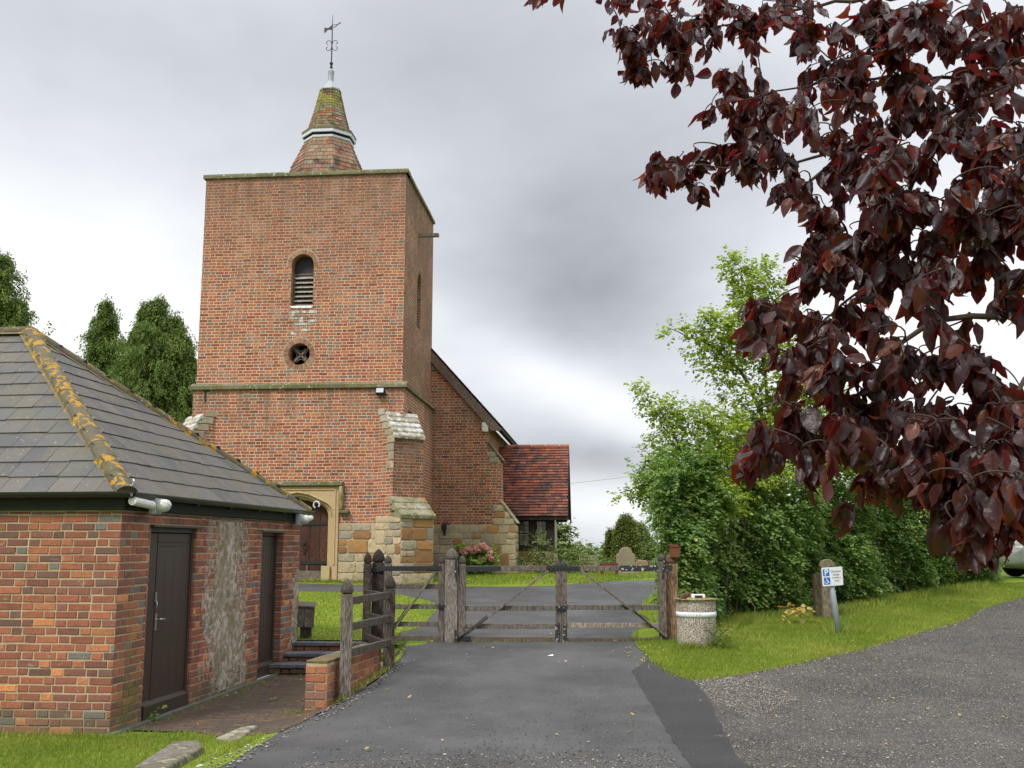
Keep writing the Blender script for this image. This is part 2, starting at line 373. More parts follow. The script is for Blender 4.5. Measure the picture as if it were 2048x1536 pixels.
M['oak'] = wood_mat('weathered_oak', (.27, .235, .195), (.085, .068, .055), .22)
M['oak_dark'] = wood_mat('dark_oak', (.105, .082, .068), (.028, .022, .020), .18)
M['door'] = wood_mat('old_door', (.13, .062, .042), (.05, .028, .02), 0)
def flat(name, c, ro=.6, sp=.3, metal=0, bump=0, bsc=40, var=.25):
    m, n = mat(name); f = n.noise(n.obj, bsc, 3)
    cc = n.mix(n.m('MULTIPLY', f, var), c, tuple(q*.45 for q in c)); fin(n, cc, ro, f if bump else None, bump, .003, sp); n.p.inputs['Metallic'].default_value = metal; return m
M['black'] = flat('black_iron', (.022, .024, .026), .55, .4, 0, .2)
M['blackpaint'] = colmat('worn_black_paint', .5, 30, .1, (.02, .02, .02), spots=[(26, .60, .63, .8, (.55, .53, .48))], sp=.4)
M['browndoor'] = flat('brown_paint', (.058, .040, .030), .5, .35, 0, .12, 12, .35)
M['lead'] = flat('lead', (.36, .38, .40), .5, .5, .2, .15, 20, .35)
M['leadwhite'] = flat('lead_flashing', (.62, .64, .66), .5, .4)
M['white'] = flat('white_plastic', (.75, .75, .70), .35, .5)
M['offwhite'] = flat('lamp_glass', (.62, .62, .56), .25, .6)
M['greyplastic'] = flat('grey_plastic', (.36, .40, .43), .4, .5)
M['greypole'] = flat('grey_pole', (.30, .34, .37), .45, .45, .1)
M['galv'] = flat('bright_steel', (.55, .55, .55), .3, .5, .9)
M['blue'] = flat('sign_blue', (.01, .16, .55), .4, .4, var=.05)
M['ink'] = flat('sign_ink', (.06, .06, .07), .5, .3, var=.05)
M['signwhite'] = flat('sign_white', (.80, .81, .83), .35, .4, var=.06)
M['gutter'] = flat('black_gutter', (.016, .017, .016), .35, .5, 0, .1)
M['fascia'] = colmat('black_fascia', .8, 30, .4, (.01, .012, .008), .4, (.5, .7), mossc=(.03, .035, .015), spots=[(14, .70, .72, .5, (.3, .3, .26))])
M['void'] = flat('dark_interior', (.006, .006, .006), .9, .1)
M['rust'] = flat('rusty_box', (.20, .075, .03), .8, .2, 0, .3, 25, .6)
M['dung'] = flat('dark_soil', (.07, .045, .03), .95, .1, 0, .6, 20, .5)
# mortar behind the shed bricks, with damp, lime and moss
def stains(n, c):
    g = n.noise(n.obj, 4, 4, .6); ox, oy, oz = n.xyz(n.obj); side = n.ss(ox, -.03, -.02)
    nz = n.m('MULTIPLY', n.m('SUBTRACT', n.noise(n.obj, 3.2, 6, .7), .5), 1.9); n2 = n.noise(n.obj, 15, 4, .65)
    cen = n.m('ADD', 2.72, n.m('MULTIPLY', n.m('SUBTRACT', 1.2, oz), .05))
    lime = n.m('MULTIPLY', side, n.ss(n.m('ADD', n.m('SUBTRACT', .72, n.m('ABSOLUTE', n.m('SUBTRACT', oy, cen))), nz), .08, .20))
    c = n.mix(n.m('MULTIPLY', lime, n.m('ADD', .3, n.m('MULTIPLY', n.ss(n2, .35, .55), .45))), c, n.mix(n.ss(n2, .44, .62), (.24, .205, .13), (.50, .46, .38)))
    lime2 = n.m('MULTIPLY', side, n.ss(n.m('ADD', n.m('SUBTRACT', .34, n.m('ABSOLUTE', n.m('SUBTRACT', oy, 5.3))), nz), .1, .35))
    c = n.mix(n.m('MULTIPLY', n.m('MULTIPLY', lime2, n.ss(n2, .4, .62)), n.ss(oz, 1.5, 1.1)), c, (.50, .47, .42))
    alg = n.m('MULTIPLY', side, n.ss(n.m('ADD', n.m('SUBTRACT', .30, n.m('ABSOLUTE', n.m('SUBTRACT', oy, .28))), nz), .0, .35))
    c = n.mix(n.m('MULTIPLY', alg, n.m('MULTIPLY', n.ss(oz, 1.5, .3), .7)), c, (.17, .15, .05))
    return n.mix(n.m('MULTIPLY', n.ss(n.m('ADD', oz, n.m('MULTIPLY', nz, .15)), .30, .03), .5), c, (.13, .12, .07))
def mortar_mat():
    m, n = mat('lime_mortar'); f = n.noise(n.obj, 45, 4); g = n.noise(n.obj, 2.5, 4)
    c = n.mix(n.ss(g, .35, .65), (.50, .41, .27), (.40, .33, .18)); c = n.mix(n.ss(f, .55, .85), c, (.24, .19, .11)); c = stains(n, c); fin(n, c, .95, f, .6, .006, .1); return m
M['mortar'] = mortar_mat()
M['mortar_church'] = flat('pale_mortar', (.47, .40, .29), .95, .1, 0, .4, 50, .3)
# the shed bricks carry a limewash/efflorescence stain at one patch of the side wall and green algae by the corner
def shedbrick():
    m, n = mat('shed_brick'); c = attr(n); f = n.noise(n.obj, 55, 4, .65); g = n.noise(n.obj, 4, 4, .6); ox, oy, oz = n.xyz(n.obj)
    c = n.mix(n.m('MULTIPLY', n.ss(f, .38, .8), .42), c, (.085, .035, .028))
    c = n.mix(n.m('MULTIPLY', n.ss(g, .52, .7), .45), c, (.12, .075, .05))
    c = n.mix(n.m('MULTIPLY', n.ss(n.noise(n.obj, 13, 3), .64, .70), .5), c, (.40, .30, .22))
    c = stains(n, c)
    fin(n, c, .9, f, .7, .006, .2); return m
M['shedbrick'] = shedbrick()

def leaf_mat(name, c1, c2, c3=None, trans=.35, ro=.5, sp=.35, tc=None, big=1.2):
    m, n = mat(name); a = n.xyz(attr(n)); pos = n.obj
    c = n.ramp(a[0], [(0, c1), (.6, c2), (1, c3 or c2)])
    g = n.noise(pos, big, 3); c = n.mix(n.m('MULTIPLY', n.ss(g, .4, .65), .45), c, c1)
    if c3 and name in ('grass_blade', 'hornbeam_leaf'): c = n.mix(n.m('MULTIPLY', n.ss(n.noise(pos, 1.3 if name == 'grass_blade' else .9, 5, .65), .54, .70), .6), c, c3 if name == 'hornbeam_leaf' else (.36, .29, .10))
    n.set(n.p.inputs['Base Color'], c); n.p.inputs['Roughness'].default_value = ro; n.p.inputs['Specular IOR Level'].default_value = sp
    t = n.n('ShaderNodeBsdfTranslucent'); n.set(t.inputs[0], tc if tc else n.vm('MULTIPLY', c, (1.25, 1.3, .6)))
    mx = n.n('ShaderNodeMixShader'); mx.inputs[0].default_value = trans; n.nt.links.new(n.p.outputs[0], mx.inputs[1]); n.nt.links.new(t.outputs[0], mx.inputs[2])
    n.nt.links.new(mx.outputs[0], n.out.inputs[0]); return m
M['hedge'] = leaf_mat('hornbeam_leaf', (.10, .19, .045), (.19, .31, .07), (.38, .46, .15), .42, .45, .45)
M['maple'] = leaf_mat('maple_leaf', (.19, .28, .035), (.34, .44, .06), (.50, .54, .11), .5, .5)
M['conifer'] = leaf_mat('conifer_spray', (.075, .125, .03), (.15, .23, .05), (.32, .36, .09), .3, .6, .3, big=.8)
M['cypress'] = leaf_mat('cypress_spray', (.10, .13, .04), (.17, .21, .055), (.26, .28, .08), .3, .6)
M['far'] = leaf_mat('far_leaf', (.10, .15, .05), (.17, .24, .07), (.30, .33, .09), .25, .6, big=.15)
M['bush'] = leaf_mat('bush_leaf', (.10, .17, .035), (.18, .27, .06), (.26, .20, .05), .35, .5)
M['hydleaf'] = leaf_mat('hydrangea_leaf', (.12, .24, .03), (.22, .38, .05), (.34, .46, .08), .35, .5)
M['pink'] = leaf_mat('pink_petal', (.55, .20, .22), (.68, .36, .36), (.70, .52, .45), .3, .6)
M['dryleaf'] = leaf_mat('dry_leaf', (.5, .40, .12), (.6, .5, .22), (.45, .25, .06), .4, .6)
M['bark'] = colmat('bark', .9, 20, .6, (.05, .04, .03))
def plum_leaf():
    m, n = mat('copper_plum_leaf'); a = n.xyz(attr(n))
    vein = n.noise(n.obj, 60, 3); c = n.ramp(a[0], [(0, (.010, .005, .006)), (.5, (.026, .009, .010)), (.8, (.055, .013, .011)), (1, (.14, .040, .012))])
    c = n.mix(n.m('MULTIPLY', n.ss(vein, .45, .7), .35), c, (.03, .015, .015))
    n.set(n.p.inputs['Base Color'], c); n.p.inputs['Roughness'].default_value = .40; n.p.inputs['Specular IOR Level'].default_value = .52
    b = n.n('ShaderNodeBump', inp={'Strength': .5, 'Distance': .004, 'Height': n.noise(n.obj, 90, 3)}); n.set(n.p.inputs['Normal'], b.outputs[0])
    t = n.n('ShaderNodeBsdfTranslucent'); n.set(t.inputs[0], n.ramp(a[1], [(0, (.16, .010, .016)), (.7, (.32, .022, .018)), (1, (.42, .08, .015))]))
    mx = n.n('ShaderNodeMixShader'); mx.inputs[0].default_value = .34; n.nt.links.new(n.p.outputs[0], mx.inputs[1]); n.nt.links.new(t.outputs[0], mx.inputs[2])
    n.nt.links.new(mx.outputs[0], n.out.inputs[0]); return m
M['plum'] = plum_leaf(); M['plumtwig'] = flat('plum_twig', (.065, .043, .036), .8, .2, 0, .4, 60, .5)
# ground
def ground_mat():
    m, n = mat('meadow'); p = geo_pos(n); a = n.noise(p, .35, 4); b = n.noise(p, 12, 4)
    c = n.mix(n.ss(a, .35, .65), (.13, .21, .025), (.17, .24, .035)); c = n.mix(n.m('MULTIPLY', n.ss(b, .45, .8), .6), c, (.07, .11, .015)); fin(n, c, .9, b, .5, .02, .1); return m
M['ground'] = ground_mat()
def turf_mat():
    m, n = mat('turf'); p = geo_pos(n); a = n.noise(p, 1.1, 4); b = n.noise(p, 45, 4, .7); d = n.noise(p, 4.5, 4)
    c = n.mix(n.ss(a, .35, .65), (.15, .22, .02), (.21, .27, .03)); c = n.mix(n.m('MULTIPLY', n.ss(d, .58, .72), .5), c, (.20, .17, .06))
    c = n.mix(n.m('MULTIPLY', n.ss(b, .45, .75), .6), c, (.05, .085, .012)); fin(n, c, .9, b, .8, .02, .1); return m
M['turf'] = turf_mat()
M['blade'] = leaf_mat('grass_blade', (.15, .21, .028), (.25, .32, .045), (.44, .41, .12), .35, .55, .25, big=1.6)
def tarmac(name, c0, c1, wet=.5, grain=1., moss=0, chip=(.30, .27, .23), chipk=.5, gsc=160):
    m, n = mat(name); p = geo_pos(n)
    g = n.noise(p, gsc, 3, .7); l = n.m('ADD', n.m('MULTIPLY', n.noise(p, 1.0, 5, .6), .6), n.m('MULTIPLY', n.noise(n.vm('MULTIPLY', p, (1.0, .35, 1.)), .55, 4, .6), .4)); l2 = n.noise(p, .42, 4, .55, 0, .4)
    c = n.mix(n.ss(l, .35, .68), c0, c1); c = n.mix(n.m('MULTIPLY', n.ss(g, .50, .75), grain*.6), c, tuple(q*.35 for q in c0))
    v = n.n('ShaderNodeTexVoronoi'); n.set(v.inputs['Vector'], p); v.inputs['Scale'].default_value = 85
    vr = n.xyz(v.outputs['Color'])[0]
    ch = n.m('MULTIPLY', n.m('MULTIPLY', n.m('LESS_THAN', v.outputs['Distance'], .42), n.m('GREATER_THAN', vr, .72)), chipk)
    c = n.mix(ch, c, n.mix(n.xyz(v.outputs['Color'])[1], chip, (.16, .13, .115)))
    v2 = n.n('ShaderNodeTexVoronoi'); n.set(v2.inputs['Vector'], p); v2.inputs['Scale'].default_value = 16
    deb = n.m('MULTIPLY', n.m('LESS_THAN', v2.outputs['Distance'], .13), n.m('GREATER_THAN', n.xyz(v2.outputs['Color'])[0], .6))
    c = n.mix(n.m('MULTIPLY', deb, .55), c, n.mix(n.xyz(v2.outputs['Color'])[1], (.03, .025, .02), (.25, .22, .15)))
    if moss: c = n.mix(n.m('MULTIPLY', n.ss(n.noise(p, 3.2, 5, .65), .56, .7), moss), c, (.10, .085, .03))
    ro = n.m('SUBTRACT', .86, n.m('MULTIPLY', n.ss(l2, .42, .68), wet))
    fin(n, c, ro, n.m('ADD', n.m('MULTIPLY', g, .5), v.outputs['Distance']), .55*grain, .006, .35); return m
M['tarmac'] = tarmac('wet_tarmac', (.050, .050, .051), (.098, .098, .097), .45, 1.0, .0, chipk=.25)
M['tarmac_dark'] = tarmac('tarmac_patch', (.030, .029, .030), (.050, .047, .048), .25, .8, 0, chipk=.1)
M['tarmac_lot'] = tarmac('gravelled_tarmac', (.042, .038, .033), (.086, .078, .068), .12, 1.2, .15, chipk=.95, chip=(.40, .37, .32))
M['tarmac_far'] = tarmac('tarmac_yard', (.085, .085, .088), (.15, .15, .155), .5, .6, .1, chipk=.2)
def paver_mat():
    m, n = mat('old_pavers'); p = geo_pos(n); g = n.noise(p, 60, 4, .7); l = n.noise(p, 3, 5, .65)
    b = n.n('ShaderNodeTexBrick', offset=.5); rot = n.n('ShaderNodeMapping'); n.set(rot.inputs[0], p); rot.inputs['Rotation'].default_value = (0, 0, R(-7))
    n.set(b.inputs[0], rot.outputs[0]); b.inputs['Scale'].default_value = 1; b.inputs['Brick Width'].default_value = .21; b.inputs['Row Height'].default_value = .105; b.inputs['Mortar Size'].default_value = .012
    b.inputs['Color1'].default_value = (.15, .085, .06, 1); b.inputs['Color2'].default_value = (.085, .06, .055, 1); b.inputs['Mortar'].default_value = (.06, .06, .035, 1)
    c = n.mix(n.m('MULTIPLY', n.ss(g, .4, .7), .7), b.outputs[0], (.055, .045, .035)); c = n.mix(n.m('MULTIPLY', n.ss(l, .52, .66), .6), c, (.10, .105, .035))
    c = n.mix(n.m('MULTIPLY', n.ss(n.noise(p, 9, 3), .62, .68), .6), c, (.24, .13, .06))
    fin(n, c, .85, n.m('ADD', g, n.m('MULTIPLY', b.outputs[1], -1.)), .6, .01, .25); return m
M['paver'] = paver_mat()
def pebble_mat():
    m, n = mat('exposed_aggregate'); v = n.n('ShaderNodeTexVoronoi'); n.set(v.inputs['Vector'], n.vm('MULTIPLY', n.obj, (1, 1, 1))); v.inputs['Scale'].default_value = 75
    r = n.xyz(v.outputs['Color']); c = n.ramp(r[0], [(0, (.24, .20, .16)), (.3, (.46, .38, .31)), (.6, (.60, .52, .44)), (1, (.72, .68, .60))])
    c = n.mix(n.ss(v.outputs['Distance'], .42, .6), c, (.20, .17, .13)); c = n.mix(n.m('MULTIPLY', n.ss(n.noise(n.obj, 3, 4), .5, .7), .45), c, (.22, .18, .11))
    fin(n, c, .85, n.m('MULTIPLY', v.outputs['Distance'], -1.), .8, .006, .25); return m
M['pebble'] = pebble_mat()
M['gravel'] = colmat('gravel', .85, 80, .3, (.05, .05, .05))
M['carpaint'] = flat('car_paint', (.40, .43, .41), .25, .6, .4, var=.05); M['glass'] = flat('dark_glass', (.02, .025, .03), .08, .8, var=.05); M['tyre'] = flat('tyre', (.018, .018, .018), .8, .2)
def leaded():
    m, n = mat('leaded_glass'); u, v, _ = n.xyz(n.uv)
    fu = n.m('FRACT', n.m('DIVIDE', u, .11)); fv = n.m('FRACT', n.m('DIVIDE', v, .14))
    ln = n.m('MAXIMUM', n.m('LESS_THAN', fu, .1), n.m('LESS_THAN', fv, .08))
    wn = n.n('ShaderNodeTexWhiteNoise'); n.set(wn.inputs['Vector'], n.comb(n.m('FLOOR', n.m('DIVIDE', u, .11)), n.m('FLOOR', n.m('DIVIDE', v, .14)), 0.))
    c = n.ramp(wn.outputs[0], [(0, (.06, .07, .045)), (.6, (.20, .21, .11)), (1, (.38, .33, .16))]); c = n.mix(ln, c, (.05, .05, .05))
    fin(n, c, n.m('ADD', .1, n.m('MULTIPLY', ln, .5)), None, sp=.6); return m
M['leaded'] = leaded()

def plaster_mat():
    m, n = mat('old_limewash'); f = n.noise(n.obj, 11, 6, .75); g = n.noise(n.obj, 2.6, 4, .6); h = n.noise(n.obj, 60, 3)
    c = n.mix(n.ss(f, .38, .62), (.25, .20, .13), (.56, .51, .43)); c = n.mix(n.m('MULTIPLY', n.ss(g, .45, .62), .65), c, (.22, .18, .10)); c = n.mix(n.m('MULTIPLY', n.ss(h, .5, .75), .5), c, (.14, .12, .08))
    fin(n, c, .95, n.m('ADD', f, n.m('MULTIPLY', h, .4)), .8, .008, .1); return m
M['plaster'] = plaster_mat()

M['kerbstone'] = colmat('worn_concrete', .92, 22, .7, (.07, .06, .045), .8, (.46, .6), .8, .012, mossc=(.11, .10, .05), nsc2=7, spots=[(9, .60, .66, .7, (.30, .28, .22)), (50, .62, .7, .6, (.36, .33, .28))])
# ---------------- ground sheets ----------------
def pg(*pts): return [G(*p) for p in pts]
gx = sorted(set([-300, -220, -150, -100, -70, -50, -40, -30, -20, -16]+[round(-14+.25*i, 3) for i in range(73)]+[5, 6, 8, 11, 15, 20, 26, 34, 45, 60, 80, 120, 180, 260, 300]))
gy = [-30, -10, 0, 3, 5, 6]+[round(7+.25*i, 3) for i in range(76)]+[28, 31, 35, 40, 44, 50, 58, 68, 80, 95, 115, 140, 170, 210, 260, 330, 450, 700, 1200]
V = [(a*(1 if b < 330 else b/330.), b, gh(a, b)-.012) for b in gy for a in gx]; nx = len(gx)
F = np.array([(j*nx+i, j*nx+i+1, (j+1)*nx+i+1, (j+1)*nx+i) for j in range(len(gy)-1) for i in range(nx-1)])
tag(mesh_obj('ground', V, F, M['ground'], smooth=True), kind='structure')

gateY = 15.1
# main drive: from below the camera, through the gate, to the yard in front of the church
driveL = [(-2.6, 3), (-2.42, 6.5), (-2.27, 8.2), (-2.12, 9.74), (-1.72, 11.14), (-1.47, 13.0), (-1.42, 14.2), (-1.55, 15.0)]
lawnR = pg((783, 1288), (800, 1265), (840, 1255), (872, 1222), (880, 1212), (862, 1203), (790, 1188), (690, 1184), (600, 1184))
verge = pg((1300, 1318), (1340, 1345), (1385, 1361), (1480, 1350), (1600, 1326), (1720, 1300), (1850, 1262), (1930, 1240), (1960, 1218), (2040, 1196), (2150, 1176))
drive = driveL+lawnR[1:]+[(-9.5, G(600, 1184)[1]+.1), (-9.5, G(600, 1167)[1]), G(600, 1167), G(700, 1170), G(1000, 1174), G(1110, 1172), G(1190, 1163), G(1318, 1160)]+pg((1316, 1185), (1290, 1200), (1275, 1228), (1300, 1240), (1262, 1272), (1290, 1300))+[verge[0]]+pg((1310, 1342), (1350, 1420), (1440, 1536))+[(1.6, 7.0), (1.55, 3)]
tag(sheet('drive', drive, M['tarmac'], 0.0, .6, .015, .35), kind='structure')
patch = pg((1300, 1318), (1340, 1345), (1385, 1361), (1420, 1400), (1480, 1520))+[(1.95, 7.5), (1.9, 3), (1.25, 3), (1.30, 7.0)]+pg((1385, 1536), (1310, 1420), (1263, 1342))
tag(sheet('tarmac_strip', patch, M['tarmac_dark'], 0.005, .6, .014, .12), kind='structure')
lot = [verge[2]]+verge[3:]+[(16, 24), (22, 34), (60, 34), (60, 3), (1.6, 3), (1.65, 7.5)]+pg((1430, 1520), (1375, 1400))
tag(sheet('car_park', lot, M['tarmac_lot'], 0.002, .7, .02, .3), kind='structure')
terr = [(-3.66, 9.75), (-3.1, 14.35), (-1.75, 14.35), (-1.72, 13.0), (-1.95, 11.3), (-1.72, 11.14), (-2.12, 9.74), (-2.5, 9.55)]
terr = [(-3.70, 10.1), (-3.16, 15.0), (-1.62, 15.0), (-1.42, 14.2), (-1.47, 13.0), (-1.72, 11.14), (-2.12, 9.74), (-2.6, 9.72), (-3.0, 10.05)]
tag(sheet('brick_paving', terr, M['paver'], 0.006, .25, .02, .15), kind='structure')
lawn = [(-9.5, 15.1), (-3.2, 15.25), (-2.1, 15.2), (-1.62, 15.1)]+lawnR[1:]+[(-9.5, G(600, 1184)[1]+.1)]
tag(sheet('lawn', lawn, M['turf'], 0.004, .4, .015, .3), kind='structure')
vg = verge+[(14, 26), (9, 23), (4, 18.5), (2.2, 17)]+pg((1338, 1262), (1300, 1290))[::1]
vergep = verge+[(15, 25.5), (9.5, 23.5), (5.0, 19.5), (2.5, 17.5), (1.95, 16.2), (1.75, 14.9)]
tag(sheet('grass_verge', vergep, M['turf'], 0.006, .5, .03, .3), kind='structure')
frontgrass = [(-8, 9.9), (-8, 3), (-2.6, 3), (-2.42, 6.5), (-2.27, 8.2), (-2.12, 9.74), (-2.62, 9.72), (-3.0, 10.02), (-3.66, 9.9)]
tag(sheet('front_lawn', frontgrass, M['turf'], 0.003, .4, .012, .25), kind='structure')
strip = [(-9.5, 24.9), (-9.5, G(600, 1167)[1]), G(600, 1167), G(700, 1170), G(1000, 1174), G(1110, 1172), G(1190, 1163), G(1318, 1160), (9, 26.5), (9, 34), (-1, 34), (-9.5, 34)]
tag(sheet('church_grass', strip, M['turf'], 0.003, .8, .02, .4), kind='structure')
side = pg((1318, 1160), (1316, 1185), (1290, 1200), (1275, 1228), (1300, 1240), (1262, 1272), (1290, 1300))+[verge[0], (1.75, 14.9), (1.95, 16.2), (2.5, 17.5), (5, 19.5), (6, 26)]
tag(sheet('yard_grass', side, M['turf'], 0.009, .5, .02, .3), kind='structure')

# grass blades
def grass(name, polys, label):
    VV = []; CC = []
    for poly, n, h0, h1, wd in polys:
        p = sample_poly(poly, n); z = ghv(p[:, 0], p[:, 1]); h = rng.uniform(h0, h1, n)*(.7+.6*rng.random(n)**3)
        a = rng.uniform(0, 2*np.pi, n); ln = rng.normal(0, .5, (n, 2))*h[:, None]; w_ = wd*rng.uniform(.7, 1.4, n)
        b = np.stack([p[:, 0], p[:, 1], z], 1); dx = np.stack([np.cos(a)*w_, np.sin(a)*w_, 0*a], 1)
        tip = b+np.stack([ln[:, 0], ln[:, 1], h], 1)
        VV.append(np.stack([b-dx, b+dx, tip], 1).reshape(-1, 3)); pn = (np.sin(p[:, 0]*2.1+np.sin(p[:, 1]*1.7))*.15+rng.beta(1.6, 2.2, n)).clip(0, 1)
        CC.append(np.repeat(pn[:, None], 3, 1))
    V_ = np.concatenate(VV); F_ = np.arange(len(V_)).reshape(-1, 3)
    return tag(mesh_obj(name, V_, F_, M['blade'], FC=np.concatenate(CC)), label, 'grass', kind='stuff')
nearv = [p for p in verge if p[0] < 9]
grass('grass', [([(-6.5, 9.95), (-4.9, 6.8), (-2.7, 6.8), (-2.5, 8.3), (-2.3, 9.2), (-2.25, 9.7), (-2.62, 9.72), (-3.0, 10.02), (-3.66, 9.9)], 60000, .018, .05, .0035), (verge[:9]+[(7.5, 19.6), (4, 17.5), (2.2, 15.6), (1.75, 14.9)], 90000, .025, .065, .005),
                (verge[7:]+[(15, 25.5), (9.5, 22.5), (7, 19.6)], 30000, .03, .07, .008), (side, 22000, .02, .05, .006)], 'short green grass on the verge and beside the brick shed')
grass('lawn_grass', [(lawn, 45000, .02, .05, .007), ([(-5.5, 24.2), (-2.4, 22.9), (1.8, 23.6), (3.5, 25), (8, 27), (8, 32), (2, 32), (0, 27)], 30000, .03, .07, .012)], 'mown grass on the church lawn behind the gate')
# tufts along edges and walls
def line_pts(pts, n, sp):
    L = [(pts[i], pts[i+1]) for i in range(len(pts)-1)]; out = []
    for _ in range(n):
        a, b = random.choice(L); t = random.random(); out.append((a[0]+(b[0]-a[0])*t+random.gauss(0, sp), a[1]+(b[1]-a[1])*t+random.gauss(0, sp)))
    return np.array(out)
def tufts(name, lines, label, cat='weeds'):
    VV = []; CC = []
    for pts, n, sp, h0, h1, wd in lines:
        p = line_pts(pts, n, sp); n = len(p); z = ghv(p[:, 0], p[:, 1]); h = rng.uniform(h0, h1, n); a = rng.uniform(0, 6.28, n)
        b = np.stack([p[:, 0], p[:, 1], z], 1); dx = np.stack([np.cos(a)*wd, np.sin(a)*wd, 0*a], 1)
        tip = b+np.stack([rng.normal(0, .5, n)*h, rng.normal(0, .5, n)*h, h], 1); VV.append(np.stack([b-dx, b+dx, tip], 1).reshape(-1, 3)); CC.append(np.repeat(rng.uniform(.0, 1, (n, 1)), 3, 1))
    V_ = np.concatenate(VV); tag(mesh_obj(name, V_, np.arange(len(V_)).reshape(-1, 3), M['blade'], FC=np.concatenate(CC)), label, cat, kind='stuff')
tufts('weeds', [([(-1.82, 11.3), (-1.5, 13.1)], 350, .03, .02, .08, .005), ([(-3.6, 10.0), (-3.1, 14.2)], 500, .06, .01, .04, .005), ([(-2.35, 11.1), (-1.85, 11.3)], 260, .05, .01, .05, .004),
                ([G(1440, 1260), G(1500, 1240), G(1680, 1225), G(1850, 1192), G(1980, 1170)], 9000, .12, .05, .17, .007), ([(2.3, 14.4), (2.95, 14.6)], 900, .06, .04, .14, .006),
                ([(-3.5, 9.72), (-5, 9.86)], 500, .04, .02, .07, .004), (verge[:10], 2600, .05, .01, .05, .005), ([(2.6, 13.4), (4.5, 15), (7, 18)], 700, .5, .05, .13, .005), ([(-4.5, 9.0), (-2.7, 9.2)], 350, .4, .03, .08, .004), ([(4.8, 15.7), (5.3, 15.9)], 400, .1, .05, .2, .006), ([(-1.5, 15.1), (2.2, 15.2)], 700, .06, .01, .03, .005),
                ([(-9, 24.2), (-2.4, 23.7)], 1500, .06, .04, .12, .01), ([(-2, 27.4), (.2, 27.3), (1.2, 29.1)], 1200, .06, .04, .12, .01)], 'longer grass tufts and weeds along hedge foot and kerbs')
# loose stones
def stones_scatter(name, lst, label, mt='gravel'):
    O = np.array([(1, 0, 0), (-1, 0, 0), (0, 1, 0), (0, -1, 0), (0, 0, 1), (0, 0, -1)], float)
    FF = np.array([(0, 2, 4), (2, 1, 4), (1, 3, 4), (3, 0, 4), (2, 0, 5), (1, 2, 5), (3, 1, 5), (0, 3, 5)]); VV = []; CC = []; pal = np.array([(.30, .26, .22), (.14, .12, .11), (.06, .055, .05), (.42, .38, .32), (.22, .15, .10), (.09, .085, .08), (.5, .48, .44)])
    for poly, n, s0, s1, wts in lst:
        p = sample_poly(poly, n); s = s0+(s1-s0)*rng.random(n)**3; a = rng.uniform(0, 6.28, n)
        v = O[None]*s[:, None, None]*rng.uniform(.65, 1.25, (n, 6, 1)); v[:, :, 2] *= .62; v[:, :, 0] *= rng.uniform(.8, 1.5, (n, 1))
        x_ = v[:, :, 0]*np.cos(a)[:, None]-v[:, :, 1]*np.sin(a)[:, None]; y_ = v[:, :, 0]*np.sin(a)[:, None]+v[:, :, 1]*np.cos(a)[:, None]
        v[:, :, 0] = x_+p[:, :1]; v[:, :, 1] = y_+p[:, 1:]; v[:, :, 2] += (ghv(p[:, 0], p[:, 1])+s*.4+.003)[:, None]
        VV.append(v.reshape(-1, 3)); CC.append(pal[rng.choice(len(pal), n, p=np.array(wts)/sum(wts))])
    V_ = np.concatenate(VV); n = len(V_)//6; F_ = (np.arange(n)[:, None, None]*6+FF[None]).reshape(-1, 3)
    return tag(mesh_obj(name, V_, F_, M[mt], FC=np.repeat(np.concatenate(CC), 8, 0)), label, 'gravel', kind='stuff')
nearlot = [verge[2], verge[3], verge[4], verge[5], (6.5, 12), (5, 7.6), (1.9, 7.6), G(1480, 1520), G(1420, 1400)]
midlot = [verge[5], verge[6], verge[8], verge[9], (13, 20), (6.5, 12)]
stones_scatter('gravel', [(nearlot, 15000, .003, .011, (3, 4, 2, 2, 2, 3, .6)), (midlot, 6000, .005, .013, (3, 4, 2, 1.2, 2, 3, .3)),
    ([verge[2], G(1520, 1352), G(1600, 1400), G(1500, 1440), G(1425, 1400)], 2600, .004, .011, (5, 2, 1, 4, 1, 1, 1.2)),
    ([(-1.6, 9.0), (1.35, 9.1), (1.3, 7.4), (-2.0, 7.4)], 1900, .003, .012, (2, 3, 5, .5, 3, 3, .2)), ([(-1.5, 8.55), (1.3, 8.85), (1.3, 7.4), (-2.1, 7.4)], 5200, .003, .010, (4, 3, 3, 1, 4, 3, .2)),
    ([(-1.7, 11.5), (1.3, 11.9), (1.3, 7.5), (-2.0, 7.5)], 2600, .002, .007, (2, 3, 5, .5, 3, 3, .2)), ([(-.2, 10.0), (1.3, 10.6), (1.3, 8), (-.9, 8)], 600, .003, .010, (1, 2, 6, .3, 1, 3, .1)), ([(-1.9, 11), (-1.4, 13.1), (1.4, 13), (1.3, 8), (-2.2, 8)], 500, .002, .009, (1, 2, 4, .3, 1, 3, .5)),
    ([(-2.12, 9.8), (-1.6, 11.6), (-1.45, 13.2), (-1.33, 13.2), (-1.6, 11), (-2.0, 9.6)], 450, .004, .016, (2, 2, 3, 1, 2, 2, 1)), ([(x_, y_) for x_, y_ in verge[2:9]]+[(x_+.02, y_-.16) for x_, y_ in verge[2:9][::-1]], 2600, .004, .014, (3, 4, 3, 1, 4, 3, .5)), ([(-2.55, 8.4), (-2.15, 9.7), (-2.0, 9.6), (-2.2, 7.6), (-2.6, 7.6)], 420, .005, .018, (3, 3, 2, 2, 2, 2, 1))],
    'loose gravel and grit scattered over the tarmac and car park')
